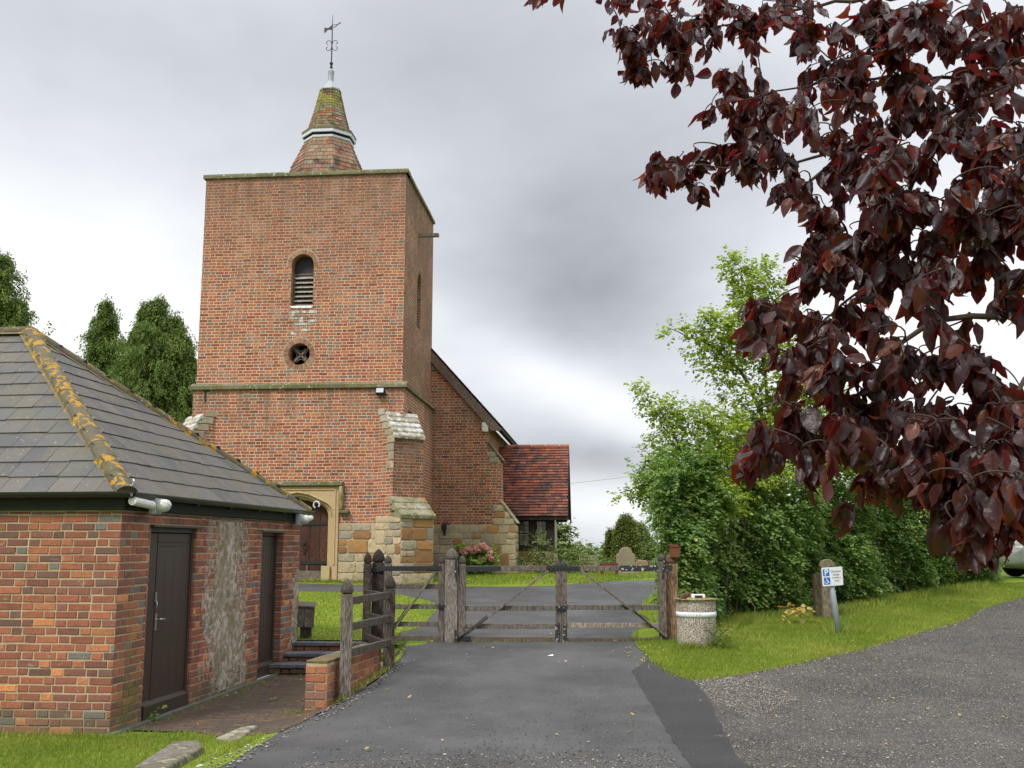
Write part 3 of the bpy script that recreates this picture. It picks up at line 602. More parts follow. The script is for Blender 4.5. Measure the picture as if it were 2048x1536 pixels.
# fallen leaves
p = np.concatenate([sample_poly([(1.9, 11.5), (5, 13.2), (6, 10), (1.9, 8)], 40), sample_poly([(-1.4, 13), (1.6, 13), (1.5, 16.5), (-1.2, 16.5)], 40), sample_poly(vergep, 110), sample_poly([(1.4, 13.4), (1.9, 13.2), (2.2, 14.4), (1.6, 15)], 45), sample_poly(lot[:12]+[(3, 9)], 0), sample_poly(terr, 45), sample_poly([(-2, 8), (1.2, 8), (1.3, 12), (-1.5, 12)], 14)])
n = len(p); z_ = ghv(p[:, 0], p[:, 1])+.02; nr = np.stack([rng.normal(0, .3, n), rng.normal(0, .3, n), np.ones(n)], 1)
tag(leaf_mesh('fallen_leaves', np.stack([p[:, 0], p[:, 1], z_], 1), nr, rng.normal(0, 1, (n, 3)), rng.uniform(.02, .05, n), M['dryleaf']), 'small yellow and brown fallen leaves on drive and verge', 'fallen leaves', kind='stuff')

# ---------------- brick shed ----------------
SA = -R(6.5); SL = 5.42; SW = 7.0; TOP = 2.03; BASE = -.12
shed = thing('brick_shed', (-3.741, 9.9, -.05), SA, 'small red brick outbuilding with mossy hipped slate roof and two brown doors', 'shed')
def sp(o): o.location.z = .05; return o
def spart(mb, name, mats, parent=None, **k):
    o = mb.build(name, mats, parent or shed, **k)
    if parent is None: o.location.z = .05
    return o
def brickcol():
    r = random.random()
    if r < .30: c = (.27, .105, .075)
    elif r < .52: c = (.33, .125, .08)
    elif r < .70: c = (.21, .095, .08)
    elif r < .83: c = (.16, .095, .085)
    elif r < .90: c = (.40, .17, .095)
    elif r < .945: c = (.54, .22, .10)
    else: c = (.18, .18, .18)
    k = random.uniform(.95, 1.28); return (c[0]*k*1.04, c[1]*k, c[2]*k*.92)
def bricks(mb, o, t, nrm, L, z0, z1, openings=(), course=.0755, proud=.007, j=.0025, first=0, colf=brickcol, extra0=0, extra1=0):
    o, t, nrm = map(Vector, (o, t, nrm)); up = Vector((0, 0, 1)); r = 0; zc = z0; hk = .0035
    while zc < z1-.02:
        x = -extra0; i = (r+first) % 2
        jm = .0145; bh = min(course-jm, z1-zc-jm*.5)
        x0 = x-(.115 if i else 0)*random.uniform(.9, 1.1); kk = 0
        while x0 < L+extra1:
            w_ = (.212 if kk % 2 == 0 else .103)*random.uniform(.96, 1.04); a, b = max(x0, -extra0), min(x0+w_, L+extra1); x0 += w_+jm; kk += 1
            segs = [(a, b)]
            for (oa, ob, oz0, oz1) in openings:
                if zc+bh*.5 > oz0 and zc+bh*.5 < oz1:
                    ns = []
                    for (p_, q_) in segs:
                        if q_ <= oa or p_ >= ob: ns.append((p_, q_))
                        else:
                            if p_ < oa: ns.append((p_, oa))
                            if q_ > ob: ns.append((ob, q_))
                    segs = ns
            for (p_, q_) in segs:
                if q_-p_ < .018: continue
                pr = proud+random.uniform(-.002, .003); c = colf(); dz = random.uniform(-j, j)
                def pt(a_, b_, c_): return o+t*a_+up*b_+nrm*c_
                def jj(): return random.uniform(-j, j)
                za, zb = zc+dz, zc+bh+dz; e = .004
                bk = [(p_, za), (q_, za), (q_, zb), (p_, zb)]
                bk = [(u_+jj(), v_+jj()) for u_, v_ in bk]; cx = (p_+q_)/2; cz = (za+zb)/2
                fr = [(u_+(e if u_ < cx else -e), v_+(e if v_ < cz else -e)) for u_, v_ in bk]
                vs = [pt(u_, v_, -.02) for u_, v_ in bk]+[pt(u_, v_, pr-.004) for u_, v_ in bk]+[pt(u_, v_, pr+random.uniform(-.0015, .0015)) for u_, v_ in fr]
                fs = [(8, 9, 10, 11)]+[(k, (k+1) % 4, 4+(k+1) % 4, 4+k) for k in range(4)]+[(4+k, 4+(k+1) % 4, 8+(k+1) % 4, 8+k) for k in range(4)]
                if t.cross(up).dot(nrm) < 0: fs = [f[::-1] for f in fs]
                mb.add(vs, fs, c)
        zc += course; r += 1
D1 = (.62, 1.75, BASE, 1.88); D2 = (3.83, 4.70, BASE, 1.875)
wl = MB()
# core walls (mortar), then every brick face
wl2 = MB()
wall_face(wl2, [(0, BASE), (SL, BASE), (SL, TOP), (0, TOP)], [[(D1[0], BASE+.001), (D1[1], BASE+.001), (D1[1], D1[3]), (D1[0], D1[3])], [(D2[0], BASE+.001), (D2[1], BASE+.001), (D2[1], D2[3]), (D2[0], D2[3])]], (0, 0, 0), (0, 1, 0), (0, 0, 1), (1, 0, 0), .22)
wl2.add([(-SW, 0, BASE), (0, 0, BASE), (0, 0, TOP), (-SW, 0, TOP)], [(0, 1, 2, 3)])
wl2.add([(0, SL, BASE), (-SW, SL, BASE), (-SW, SL, TOP), (0, SL, TOP)], [(0, 1, 2, 3)]); wl2.add([(-SW, SL, BASE), (-SW, 0, BASE), (-SW, 0, TOP), (-SW, SL, TOP)], [(0, 1, 2, 3)])
core = spart(wl2, 'wall_core', M['mortar'])
bricks(wl, (-SW, 0, 0), (1, 0, 0), (0, -1, 0), SW, BASE, TOP-.008, extra1=.007)
bricks(wl, (0, 0, 0), (0, 1, 0), (1, 0, 0), SL, BASE, TOP-.008, [D1, D2], first=1)
bricks(wl, (0, SL, 0), (-1, 0, 0), (0, 1, 0), 2.5, BASE, TOP-.008, extra0=.007)
for (a, b, z0, z1) in (D1, D2):          # brick reveals
    bricks(wl, (0, a, 0), (-1, 0, 0), (0, 1, 0), .2, BASE, z1, first=1); bricks(wl, (0, b, 0), (-1, 0, 0), (0, -1, 0), .2, BASE, z1, first=0)
spart(wl, 'brick_facing', M['shedbrick'])
vd = MB(); vd.box(-SW+.3, -.30, .3, SL-.3, BASE, TOP, (1, 1, 1)); spart(vd, 'interior', M['void'])
# doors
def shed_door(D, rec, side):
    a, b, z0, z1 = D; mb = MB()
    mb.box(-.30, -rec, a+.002, b-.002, z1-.05, z1+.002, (1, 1, 1)); mb.box(-.30, -rec-.001, a+.002, a+.05, z0, z1-.052); mb.box(-.30, -rec-.001, b-.05, b-.002, z0, z1-.052)
    fr = spart(mb, 'door_frame', M['browndoor'], bevel=.003)
    mb = MB(); x = -rec-.02
    if side:
        mb.box(x-.03, x, a+.055, a+.27, z0+.06, z1-.06); mb.box(x-.03, x+.004, a+.28, b-.055, z0+.06, z1-.06); mb.box(x+.004, x+.012, a+.34, b-.12, z1-.19, z1-.185)
        for k in range(1, 4): mb.box(x+.0042, x+.0050, a+.28+k*.20, a+.2815+k*.20, z0+.2, z1-.20, (.5, .5, .5))
        mb.box(x+.004, x+.014, a+.29, b-.06, z1-.15, z1-.142)
    else:
        mb.box(x-.03, x, a+.055, b-.055, z0+.06, z1-.06)
        for k in range(1, 7): mb.box(x+.0002, x+.003, a+.05+k*.105, a+.053+k*.105, z0+.2, z1-.2, (.5, .5, .5))
        mb.box(x, x+.012, a+.06, b-.06, z1-.17, z1-.16)
    d = spart(mb, 'door', M['browndoor'], bevel=.002)
    wb = MB(); wb.add([(x, a+.05, z0+.26), (x, b-.05, z0+.26), (x, b-.05, z0+.08), (x, a+.05, z0+.08), (x+.055, a+.05, z0+.08), (x+.055, b-.05, z0+.08), (x+.055, a+.05, z0+.225), (x+.055, b-.05, z0+.225)], [(0, 1, 7, 6), (6, 7, 5, 4), (0, 6, 4, 3), (1, 2, 5, 7), (4, 5, 2, 3)])
    wb.build('weather_board', M['browndoor'], d)
    h = MB()
    if side:
        h.lathe([(.012, 0), (.012, .02)], (0, 0, 0), 10); hh = MB(); yy = a+.315; zz_ = .92
        hh.obox((x+.004, yy-.02, zz_-.09), (.006, 0, 0), (0, .04, 0), (0, 0, .17)); hh.tube([(x+.01, yy, zz_+.02), (x+.05, yy, zz_+.02), (x+.055, yy+.03, zz_+.022), (x+.052, yy+.12, zz_+.018)], [.009, .009, .01, .008], 8)
        hh.build('handle', M['galv'], d); kk = MB(); kk.obox((x+.004, a+.262, 1.12), (.012, 0, 0), (0, .03, 0), (0, 0, .10)); kk.tube([(x+.02, a+.278, 1.13), (x+.03, a+.28, 1.09), (x+.02, a+.285, 1.06)], .006, 6); kk.build('padlock_hasp', M['galv'], d)
    else:
        hh = MB(); hh.tube([(x+.0, b-.13, 1.0), (x+.05, b-.13, 1.0), (x+.055, b-.22, 1.0)], .009, 8); hh.build('handle', M['black'], d)
        th = MB(); th.box(-.17, .01, a+.01, b-.01, z0+.055, z0+.085); th.build('threshold', M['signwhite'], d)
    return d
shed_door(D1, .03, True); shed_door(D2, .09, False)
for b_ in ((-.05, .055, D1[0]-.03, D1[1]+.03, TOP-.15, TOP-.125), (-.08, .02, D2[0]-.01, D2[1]+.01, 1.865, 1.895)): lt = MB(); lt.box(*b_); spart(lt, 'lintel_board', M['browndoor'], bevel=.003)
# fascia, gutter
fa = MB(); OV = .09
fa.box(-SW, OV-.03, -OV+.02, -.012, TOP+.002, TOP+.15, (.02, .024, .016)); fa.box(.012, OV-.02, -.012, SL+.05, TOP+.001, TOP+.149, (.02, .024, .016)); fa.box(-SW, .012, SL+.012, SL+.09, TOP+.001, TOP+.149, (.02, .024, .016))
spart(fa, 'fascia_board', M['fascia'], bevel=.004)
gu = MB()
def gutter(p, q):
    p, q = Vector(p), Vector(q); d = (q-p).normalized(); n_ = d.cross(Vector((0, 0, 1)))
    for k in range(8):
        a0, a1 = math.pi+math.pi*k/8, math.pi+math.pi*(k+1)/8
        for rr, s_ in ((.052, 1), (.047, -1)):
            A = [c+n_*(rr*math.cos(a))+Vector((0, 0, rr*math.sin(a))) for a in (a0, a1) for c in (p, q)]
            gu.add(A, [(0, 1, 3, 2) if s_ > 0 else (0, 2, 3, 1)])
    for s_ in (1, -1): gu.bar(p+n_*.05*s_, q+n_*.05*s_, .007, .01)
    for c in (p, q): gu.lathe([(.052, -.004), (.052, .004)], tuple(c), 12) if False else None
GZ = TOP+.165
gutter((-SW, -OV-.045, GZ), (OV+.06, -OV-.045, GZ)); gutter((OV+.045, -OV-.03, GZ-.003), (OV+.045, SL+.10, GZ-.003))
for k in range(6): gu.box(OV-.01, OV+.04, .5+k*.95, .53+k*.95, GZ-.07, GZ-.045)
spart(gu, 'gutter', M['gutter'], smooth=False)
# slate roof: hipped, ridge along the length
EV = .12; EZ = TOP+.155; RX, RY, RZ = -2.78, SL/2, 4.40
rf = MB()
def slatecol():
    k = random.uniform(.75, 1.15); b = random.choice([(.098, .092, .088), (.11, .098, .09), (.088, .087, .084), (.118, .104, .088), (.08, .085, .08), (.10, .09, .093)])
    return tuple(q*k for q in b)
def slope(o, t, up, L, H, clipf, expo=.275, wmin=.20, wmax=.33, th=.005, col=slatecol, mb=None, lift=.006, j=.010):
    # courses of overlapping slates from the eave o (along t) up the slope 'up'; clipf(h) gives the ends of the course at height h
    o, t, up = map(Vector, (o, t, up)); nrm = t.cross(up).normalized()
    if nrm.z < 0: nrm = -nrm
    r = 0; h = 0
    while h < H:
        a, b = clipf(h+expo*.5); a2, b2 = clipf(min(H, h+expo)); x = a-random.uniform(0, wmax)
        h1 = min(h+expo*1.25, H)
        while x < b:
            w_ = random.uniform(wmin, wmax); x0, x1 = max(x, a), min(x+w_-.004, b); x += w_
            if x1-x0 < .03: continue
            l0 = lift+th*1.0+random.uniform(0, .003); dh = random.uniform(-j, j)
            lo = lambda q, hh, l: o+t*q+up*hh+nrm*l
            vs = [lo(x0, h+dh, l0-th), lo(x1, h+dh, l0-th), lo(x1, h1, .001-th*.5), lo(x0, h1, .001-th*.5), lo(x0, h+dh, l0+.003), lo(x1, h+dh, l0+.003+random.uniform(-.001, .003)), lo(x1, h1, .002), lo(x0, h1, .002)]
            fs = [(0, 3, 2, 1), (4, 5, 6, 7), (0, 1, 5, 4), (1, 2, 6, 5), (2, 3, 7, 6), (3, 0, 4, 7)]
            if t.cross(up).dot(nrm) < 0: fs = [f[::-1] for f in fs]
            (mb or rf).add(vs, fs, col())
        h += expo; r += 1
FRONT_UP = Vector((0, RY+EV, RZ-EZ)); H1 = FRONT_UP.length; FRONT_UP.normalize()
slope((-SW, -EV, EZ), (1, 0, 0), FRONT_UP, SW, H1, lambda h: (0, SW+EV-(EV-RX)*h/H1))
SIDE_UP = Vector((RX-EV, 0, RZ-EZ)); H2 = SIDE_UP.length; SIDE_UP.normalize()
slope((EV, -EV, EZ), (0, 1, 0), SIDE_UP, SL, H2, lambda h: ((RY+EV)*h/H2, SL+2*EV-(SL+2*EV-(RY+EV))*h/H2), expo=.29)
BACK_UP = Vector((0, -(RY+EV), RZ-EZ)); BACK_UP.normalize()
slope((EV, SL+EV, EZ), (-1, 0, 0), BACK_UP, SW, H1, lambda h: ((EV-RX)*h/H1, SW+EV))
# battens / sarking under the slates
for a in ([(-SW, -EV, EZ), (EV, -EV, EZ), (RX, RY, RZ), (-SW, RY, RZ)], [(EV, -EV, EZ), (EV, SL+EV, EZ), (RX, RY, RZ)], [(EV, SL+EV, EZ), (-SW, SL+EV, EZ), (-SW, RY, RZ), (RX, RY, RZ)]): rf.add([(p[0], p[1], p[2]-.006) for p in a], [tuple(range(len(a)))], (.05, .05, .05))
spart(rf, 'slate_roof', M['slate'])
def hipmat():
    m, n = mat('mossy_hip_tile'); f = n.noise(n.obj, 26, 4, .65); g = n.noise(n.obj, 6, 4); h = n.noise(n.obj, 6.5, 4, .6, 0, .5); c = attr(n)
    c = n.mix(n.m('MULTIPLY', n.ss(f, .4, .75), .5), c, (.05, .045, .03)); c = n.mix(n.m('MULTIPLY', n.ss(g, .42, .62), .6), c, (.14, .125, .045))
    c = n.mix(n.m('MULTIPLY', n.ss(n.m('ADD', h, n.m('MULTIPLY', n.m('SUBTRACT', f, .5), .16)), .545, .575), .92), c, n.mix(n.ss(f, .4, .6), (.46, .21, .02), (.36, .23, .03)))
    c = n.mix(n.m('MULTIPLY', n.ss(n.noise(n.obj, 24, 2), .70, .73), .7), c, (.45, .45, .42)); fin(n, c, .9, f, .6, .01, .15); return m
M['hip'] = hipmat()
def hip(p, q, rad=.105, seg=.34):
    mb = MB(); p, q = Vector(p), Vector(q); L = (q-p).length; d = (q-p)/L; s_ = d.cross(Vector((0, 0, 1))).normalized(); u = s_.cross(d); n_ = int(L/seg); N_ = 9
    for i in range(n_):
        a = p+d*(L*i/n_-.02); b = p+d*(L*(i+1)/n_); k = random.uniform(.8, 1.15); c = (.13*k, .112*k, .085*k); vs = []
        for (e, rr) in ((a, rad*1.015), (b, rad*.985)):
            for w_ in (0, .018):
                for t_ in range(N_): th = math.pi*(t_/(N_-1)); vs.append(e+s_*((rr-w_)*math.cos(th))+u*((rr-w_)*.82*math.sin(th)-.045))
        fs = []
        for t_ in range(N_-1): fs += [(t_, t_+1, 2*N_+t_+1, 2*N_+t_), (N_+t_, 3*N_+t_, 3*N_+t_+1, N_+t_+1), (t_, N_+t_, N_+t_+1, t_+1), (2*N_+t_, 2*N_+t_+1, 3*N_+t_+1, 3*N_+t_)]
        mb.add(vs, [f[::-1] for f in fs], c)
        mb.add([a+s_*(rad*.98)+u*-.05, b+s_*(rad*.95)+u*-.05, b+s_*(rad+.02)+u*-.075, a+s_*(rad+.02)+u*-.075], [(0, 1, 2, 3)], (.2, .17, .1))
        mb.add([a-s_*(rad*.98)+u*-.05, b-s_*(rad*.95)+u*-.05, b-s_*(rad+.02)+u*-.075, a-s_*(rad+.02)+u*-.075], [(3, 2, 1, 0)], (.2, .17, .1))
    mb.add([p+s_*(rad*math.cos(th))+u*(rad*.8*math.sin(th)-.045) for th in [math.pi*k/8 for k in range(9)]]+[p-u*.045], [(9, k, k+1) for k in range(8)], (.2, .15, .1))
    return spart(mb, 'hip_tiles', M['hip'], smooth=False)
hip((EV-.04, -EV+.04, EZ+.045), (RX, RY, RZ+.045)); hip((EV-.04, SL+EV-.04, EZ+.045), (RX, RY, RZ+.045))
o = hip((RX, RY, RZ+.035), (-SW, RY, RZ+.035)); o.name = 'ridge_tiles'
# hip irons
hi = MB(); hi.tube([(EV+.04, -EV-.04, EZ+.07), (EV+.07, -EV-.07, EZ+.075), (EV+.09, -EV-.09, EZ+.11), (EV+.075, -EV-.075, EZ+.13)], .008, 6)
spart(hi, 'hip_iron', M['leadwhite']); hi = MB()
c0 = Vector((EV+.05, SL+EV+.05, EZ+.06)); hi.tube([c0+Vector((.045*math.cos(a)+.01, .01, .05+.05*math.sin(a))) for a in [4.3-.45*k for k in range(12)]], .012, 6); spart(hi, 'hip_iron', M['leadwhite'])
# remains of limewash: a thin ragged skin left on the bricks
from mathutils import noise as mnoise
def skin(name, y0, y1, z0, z1, cy, hw, thr, zt=None, st=.014):
    ny, nz2 = int((y1-y0)/st), int((z1-z0)/st); vs = []; idx = {}; fs = []
    def msk(y, z):
        v = mnoise.fractal(Vector((y*3.0, z*1.5, 7.7)), .8, 2.1, 5)*.75+mnoise.fractal(Vector((y*13, z*9, 1.7)), .8, 2.0, 3)*.35
        return (1-abs(y-cy(z))/hw(z))*.9+v-thr-.55*max(0, mnoise.fractal(Vector((y*6.5, z*5.0, 3.3)), .8, 2., 4))
    for i in range(ny):
        for k in range(nz2):
            y, z = y0+i*st, z0+k*st
            if msk(y+st/2, z+st/2) < 0: continue
            q = []
            for a, b in ((i, k), (i+1, k), (i+1, k+1), (i, k+1)):
                if (a, b) not in idx:
                    idx[(a, b)] = len(vs); yy, zz_ = y0+a*st, z0+b*st; e = min(1, max(0, msk(yy, zz_)*3)); vs.append((.0035+.0085*e+.002*mnoise.noise(Vector((yy*30, zz_*30, 0))), yy+random.uniform(-.002, .002), zz_+random.uniform(-.002, .002)))
                q.append(idx[(a, b)])
            fs.append(q)
    o = mesh_obj(name, vs, np.array(fs), M['plaster'], shed, smooth=True); o.location.z = .05; return o
skin('limewash', 1.95, 3.75, .0, 1.98, lambda z: 2.72+.10*(1-z), lambda z: .66+.12*math.sin(z*3), .20)
skin('limewash', 4.85, 5.40, .0, 1.35, lambda z: 5.30, lambda z: .30, .50)
# plinth edge strip of green slate at the foot of the wall
ks = MB(); ks.box(.012, .075, -.12, SL-.2, -.10, -.018, (.13, .15, .13), j=.004); spart(ks, 'slate_kerb', M['slate'], bevel=.004)
def w2(o, p): c, s_ = math.cos(SA), math.sin(SA); return (o[0]+p[0]*c-p[1]*s_, o[1]+p[0]*s_+p[1]*c, o[2]+p[2])
SO = (-3.741, 9.9, 0)
def bulkhead(lp, label, yaw):
    t = thing('wall_lamp', w2(SO, lp), SA, label, 'wall lamp', 'bulkhead lamps under the shed eaves')
    mb = MB(); mb.box(0, .05, -.085, .085, -.085, .085); mb.box(.05, .065, -.075, .075, -.075, .075); mb.build('back_box', M['greyplastic'], t, bevel=.018, bseg=2)
    g = MB(); prof = [(.062, 0), (.066, .02), (.064, .06), (.05, .095), (.025, .115), (.002, .12)]
    n_ = 20; vs = [(.065+h, r*math.cos(2*math.pi*k/n_), r*math.sin(2*math.pi*k/n_)) for r, h in prof for k in range(n_)]
    g.add(vs, [(i*n_+k, i*n_+(k+1) % n_, (i+1)*n_+(k+1) % n_, (i+1)*n_+k) for i in range(len(prof)-1) for k in range(n_)]); g.build('glass_dome', M['offwhite'], t, smooth=True)
    rb = MB()
    for k in range(5): rb.tube([(.065+h*1.02, (r+.002)*math.cos(k*.63), (r+.002)*math.sin(k*.63)) for r, h in prof], .0025, 4)
    rb.build('guard_rib', M['white'], t)
    return t
b1 = bulkhead((.115, .40, TOP+.055), 'round bulkhead lamp with cream tube arm at the near shed corner', 0)
b2 = bulkhead((.105, 4.95, TOP+.03), 'round bulkhead lamp with cream sensor near far end of shed', 0)
mb = MB(); mb.tube([(.035, -.50, .03), (.035, -.09, .005)], .042, 12); mb.build('sensor_tube', M['white'], b1, smooth=False)
mb = MB(); mb.tube([(.10, .02, 0), (.13, .14, .02), (.13, .24, .03)], [.05, .04, .035], 12); mb.build('sensor_tube', M['white'], b2)

# ---------------- steps, pier and low wall by the fence ----------------
def gz_(x, y): return gh(x, y)
st = thing('brick_steps', (-2.6, 14.3, -.04), SA*.5, 'three short brick steps with dark nosings between shed and fence', 'steps')
for i, (y0, z1) in enumerate(((0, .10), (.37, .21), (.74, .325))):
    mb = MB(); z0 = -.02 if i == 0 else (.10, .21)[i-1]
    def rc(): return random.choice([(.30, .12, .07), (.22, .10, .06), (.16, .12, .06)])
    bricks(mb, (-.75, y0, .04), (1, 0, 0), (0, -1, 0), 1.5-.12*i, z0, z1-.055, colf=rc); o = mb.build('riser', M['sbrick'], st)
    mb = MB(); x = -.75
    while x < .75-.12*i: w_ = random.uniform(.2, .23); mb.box(x, x+w_-.01, y0-.03, y0+.4, z1-.05+.04, z1+.04, random.choice([(.15, .16, .18), (.12, .13, .15), (.18, .17, .16)]), j=.004); x += w_
    mb.build('tread', M['sbrick'], st, bevel=.006)
lw = thing('low_brick_wall', (-2.18, 11.20, .0), 0, 'low red brick wall with a squared end pier below the fence rails', 'wall')
d_ = Vector((.33, 1.85, 0)); Lw = d_.length; d_.normalize(); nr_ = Vector((d_.y, -d_.x, 0))
def wallcol(): return random.choice([(.44, .18, .09), (.48, .21, .10), (.38, .15, .08), (.50, .23, .12), (.27, .15, .11)])
mb = MB(); mb.obox((0, 0, -.1), nr_*.23, d_*Lw, (0, 0, .56)); o = mb.build('wall_core', M['mortar'], lw)
mb = MB(); P0 = Vector((0, 0, 0)); bricks(mb, P0, nr_, -d_, .23, -.08, .45, colf=wallcol, course=.088, proud=.01); bricks(mb, P0+nr_*.23, d_, nr_, Lw, -.08, .45, colf=wallcol, course=.088); bricks(mb, P0+d_*Lw, -d_, -nr_, Lw, -.08, .45, colf=wallcol, course=.088)
mb.build('brick_facing', M['sbrick'], lw)
mb = MB()
k = 0
while k < Lw: mb.obox(P0+d_*k-nr_*.004+Vector((0, 0, .462)), nr_*.238, d_*.1, (0, 0, .03), random.choice([(.16, .12, .07), (.14, .12, .08), (.2, .12, .08)])); k += .112
mb.build('coping', M['coping'], lw, bevel=.006)

# ---------------- oak posts, fences and gates ----------------
def acorn(mb, x, y, z, w_, m=1):
    # turned cap: collar, groove, pointed dome
    r = w_*.5
    mb.lathe([(r*.86, 0), (r*.86, .012), (r*1.12, .016), (r*1.14, .045), (r*1.05, .085), (r*.80, .125), (r*.45, .155), (r*.12, .175), (0.001, .178)], (x, y, z), 4 if False else 12, (.62, .6, .6), m, cap=False)
def post(parent, x, y, z0, z1, w_, name='post', mt='oak', cap=True, ch=.17, tint=(1, 1, 1), lean=(0, 0), rot=0):
    mb = MB(); h = z1-z0-(ch if cap else 0); c_, s_ = math.cos(rot), math.sin(rot); pts = []
    for k in range(5):
        f = k/4; ww = w_*.5*(1+.03*math.sin(k*2.3))
        pts += [(x+lean[0]*f+ (a*c_-b*s_)*ww+random.uniform(-.002, .002), y+lean[1]*f+(a*s_+b*c_)*ww, z0+h*f) for a, b in ((-1, -1), (1, -1), (1, 1), (-1, 1))]
    fs = [(3, 2, 1, 0), (16, 17, 18, 19)]+[(4*i+k, 4*i+(k+1) % 4, 4*i+4+(k+1) % 4, 4*i+4+k) for i in range(4) for k in range(4)]
    mb.add(pts, fs, tint)
    if cap:
        r = w_*.5; X, Y = x+lean[0], y+lean[1]
        prof = [(.80, 0), (.80, .012), (1.08, .014), (1.12, .05), (1.0, .085), (.74, .125), (.36, .158), (.02, .175)]
        vs = []; k4 = 12
        for q, zz_ in prof:
            for t_ in range(k4):
                a = 2*math.pi*t_/k4+rot+math.pi/4; sq = 1/max(abs(math.cos(a-rot)), abs(math.sin(a-rot))); rr = r*q*(sq*.55+.45)
                vs.append((X+rr*math.cos(a), Y+rr*math.sin(a), z0+h+zz_*ch/.175))
        mb.add(vs, [(i*k4+t_, i*k4+(t_+1) % k4, (i+1)*k4+(t_+1) % k4, (i+1)*k4+t_) for i in range(len(prof)-1) for t_ in range(k4)], tuple(q*.5 for q in tint))
    return mb.build(name, M[mt], parent, bevel=.004)
BP = {'A': (-1.80, 11.42), 'B': (-1.52, 13.02), 'C': (-2.10, 15.15), 'D': (-1.965, 15.3)}
fn = thing('post_and_rail_fence', (-1.80, 11.42, .10), 0, 'three rail dark oak fence between two tall pointed posts beside the drive', 'fence')
def rel(o, p): return (p[0]-o.location.x, p[1]-o.location.y, p[2]-o.location.z)
A, B = BP['A'], BP['B']
def pst(o, x, y, z0, z1, w_, **k): return post(o, *rel(o, (x, y, z0)), z1-o.location.z, w_, **k)
pst(fn, A[0], A[1], .02, 1.34, .125, mt='oak', rot=.2); pst(fn, B[0], B[1], .12, 1.335, .125, mt='oak', tint=(.55, .52, .5), rot=.2)
for za, zb in ((1.095, 1.085), (.815, .80), (.535, .51)):
    mb = MB(); mb.bar(rel(fn, (A[0]+.01, A[1]+.04, za)), rel(fn, (B[0], B[1]-.04, zb)), .045, .085, seg=6, j=.003, col=(.62, .58, .56)); mb.build('rail', M['oak'], fn, bevel=.004)
f2 = thing('post_and_rail_fence', (-2.06, 15.1, .28), 0, 'short dark oak rail fence behind the steps with one slim pointed post', 'fence')
pst(f2, -2.10, 15.15, .25, 1.60, .105, mt='oak_dark')
for za, zb in ((1.02, 1.05), (.70, .77), (.40, .47)):
    mb = MB(); mb.bar(rel(f2, (-2.10, 15.12, za)), rel(f2, (B[0]-.02, B[1]+.08, zb)), .045, .085, seg=5, j=.003, col=(.9, .9, .9)); mb.build('rail', M['oak_dark'], f2, bevel=.004)
gp1 = thing('gate_post', (-1.965, 15.32, .28), 0, 'thick dark gate post with large pointed cap behind the fence', 'gate post')
pst(gp1, -1.965, 15.32, .25, 1.645, .165, mt='oak_dark', ch=.2)
mb = MB(); mb.bar(rel(gp1, (-2.14, 15.22, 1.335)), rel(gp1, (-1.80, 15.22, 1.355)), .03, .07); mb.build('hinge_strap', M['black'], gp1, bevel=.003)
# small gate leaf
def strap(t, p, q, h=.06, th=.012, mt='black'):
    mb = MB(); mb.bar(p, q, th, h, seg=4); 
    for k in (.15, .45, .8): c = Vector(p).lerp(Vector(q), k); mb.lathe([(.012, 0), (.008, .008)], (c.x, c.y-.012, c.z), 8)
    return mb.build('strap_hinge', M[mt], t, bevel=.002)
g1 = thing('small_gate', (-1.81, 15.12, .30), 0, 'narrow oak wicket gate left of the square centre post', 'gate')
def leaf(t, xa, xb, y, zt, zb, wa, wb, bars, brace, ttop, tbars=(.8, .8, .8), ca=True, ha=.17, hb=.12, blackcap=False):
    o = t.location; f = lambda x, z, dy=0: (x-o.x, y-o.y+dy, z-o.z)
    post(t, *f(xa, zb), ttop[0]-o.z, wa, 'stile', cap=True, ch=.12, tint=(.85, .83, .85)); post(t, *f(xb, zb), ttop[1]-o.z, wb, 'stile', cap=True, ch=.10, tint=(.8, .78, .8))
    mb = MB(); mb.bar(f(xa, zt), f(xb, zt), .055, .075, seg=6, j=.002, col=(.85, .83, .82)); mb.build('top_rail', M['oak'], t, bevel=.004)
    for z_, c in bars: mb = MB(); mb.bar(f(xa, z_), f(xb, z_), .022, .07, seg=6, j=.003, col=c); mb.build('bar', M['oak'], t, bevel=.003)
    (x0, z0), (x1, z1) = brace; mb = MB(); mb.bar(f(x0, z0, -.035), f(x1, z1, -.035), .03, .065, up=(0, -1, 0), seg=5, j=.002, col=(1, .97, .92))
    # bar(): width lies across 'up', so give it the flat of the brace
    return mb.build('brace', M['oak'], t, bevel=.003)
leaf(g1, -1.80, -1.02, 15.12, 1.365, .285, .10, .085, [(1.105, (.8, .8, .8)), (.82, (.8, .8, .8)), (.575, (.8, .8, .8)), (.375, (.8, .78, .7))], ((-1.76, .42), (-1.10, 1.32)), (1.555, 1.535))
strap(g1, (-1.95+1.81, -.05, 1.065), (-1.02+1.81, -.05, 1.072), .062)
mb = MB(); mb.bar((.02, -.055, .11), (.30, -.055, .52), .012, .05, up=(0, -1, 0)); mb.build('brace_iron', M['black'], g1)
mb = MB(); mb.bar((.74, -.07, .53), (.98, -.07, .53), .03, .035); mb.bar((.77, -.06, .50), (.77, -.06, .57), .03, .02); mb.build('latch', M['black'], g1)
gp2 = thing('gate_post', (-.872, 15.12, .30), 0, 'square weathered grey oak gate post with rounded pale cap', 'gate post')
pst(gp2, -.872, 15.12, .25, 1.66, .175, mt='oak', ch=.17, tint=(1.25, 1.25, 1.28))
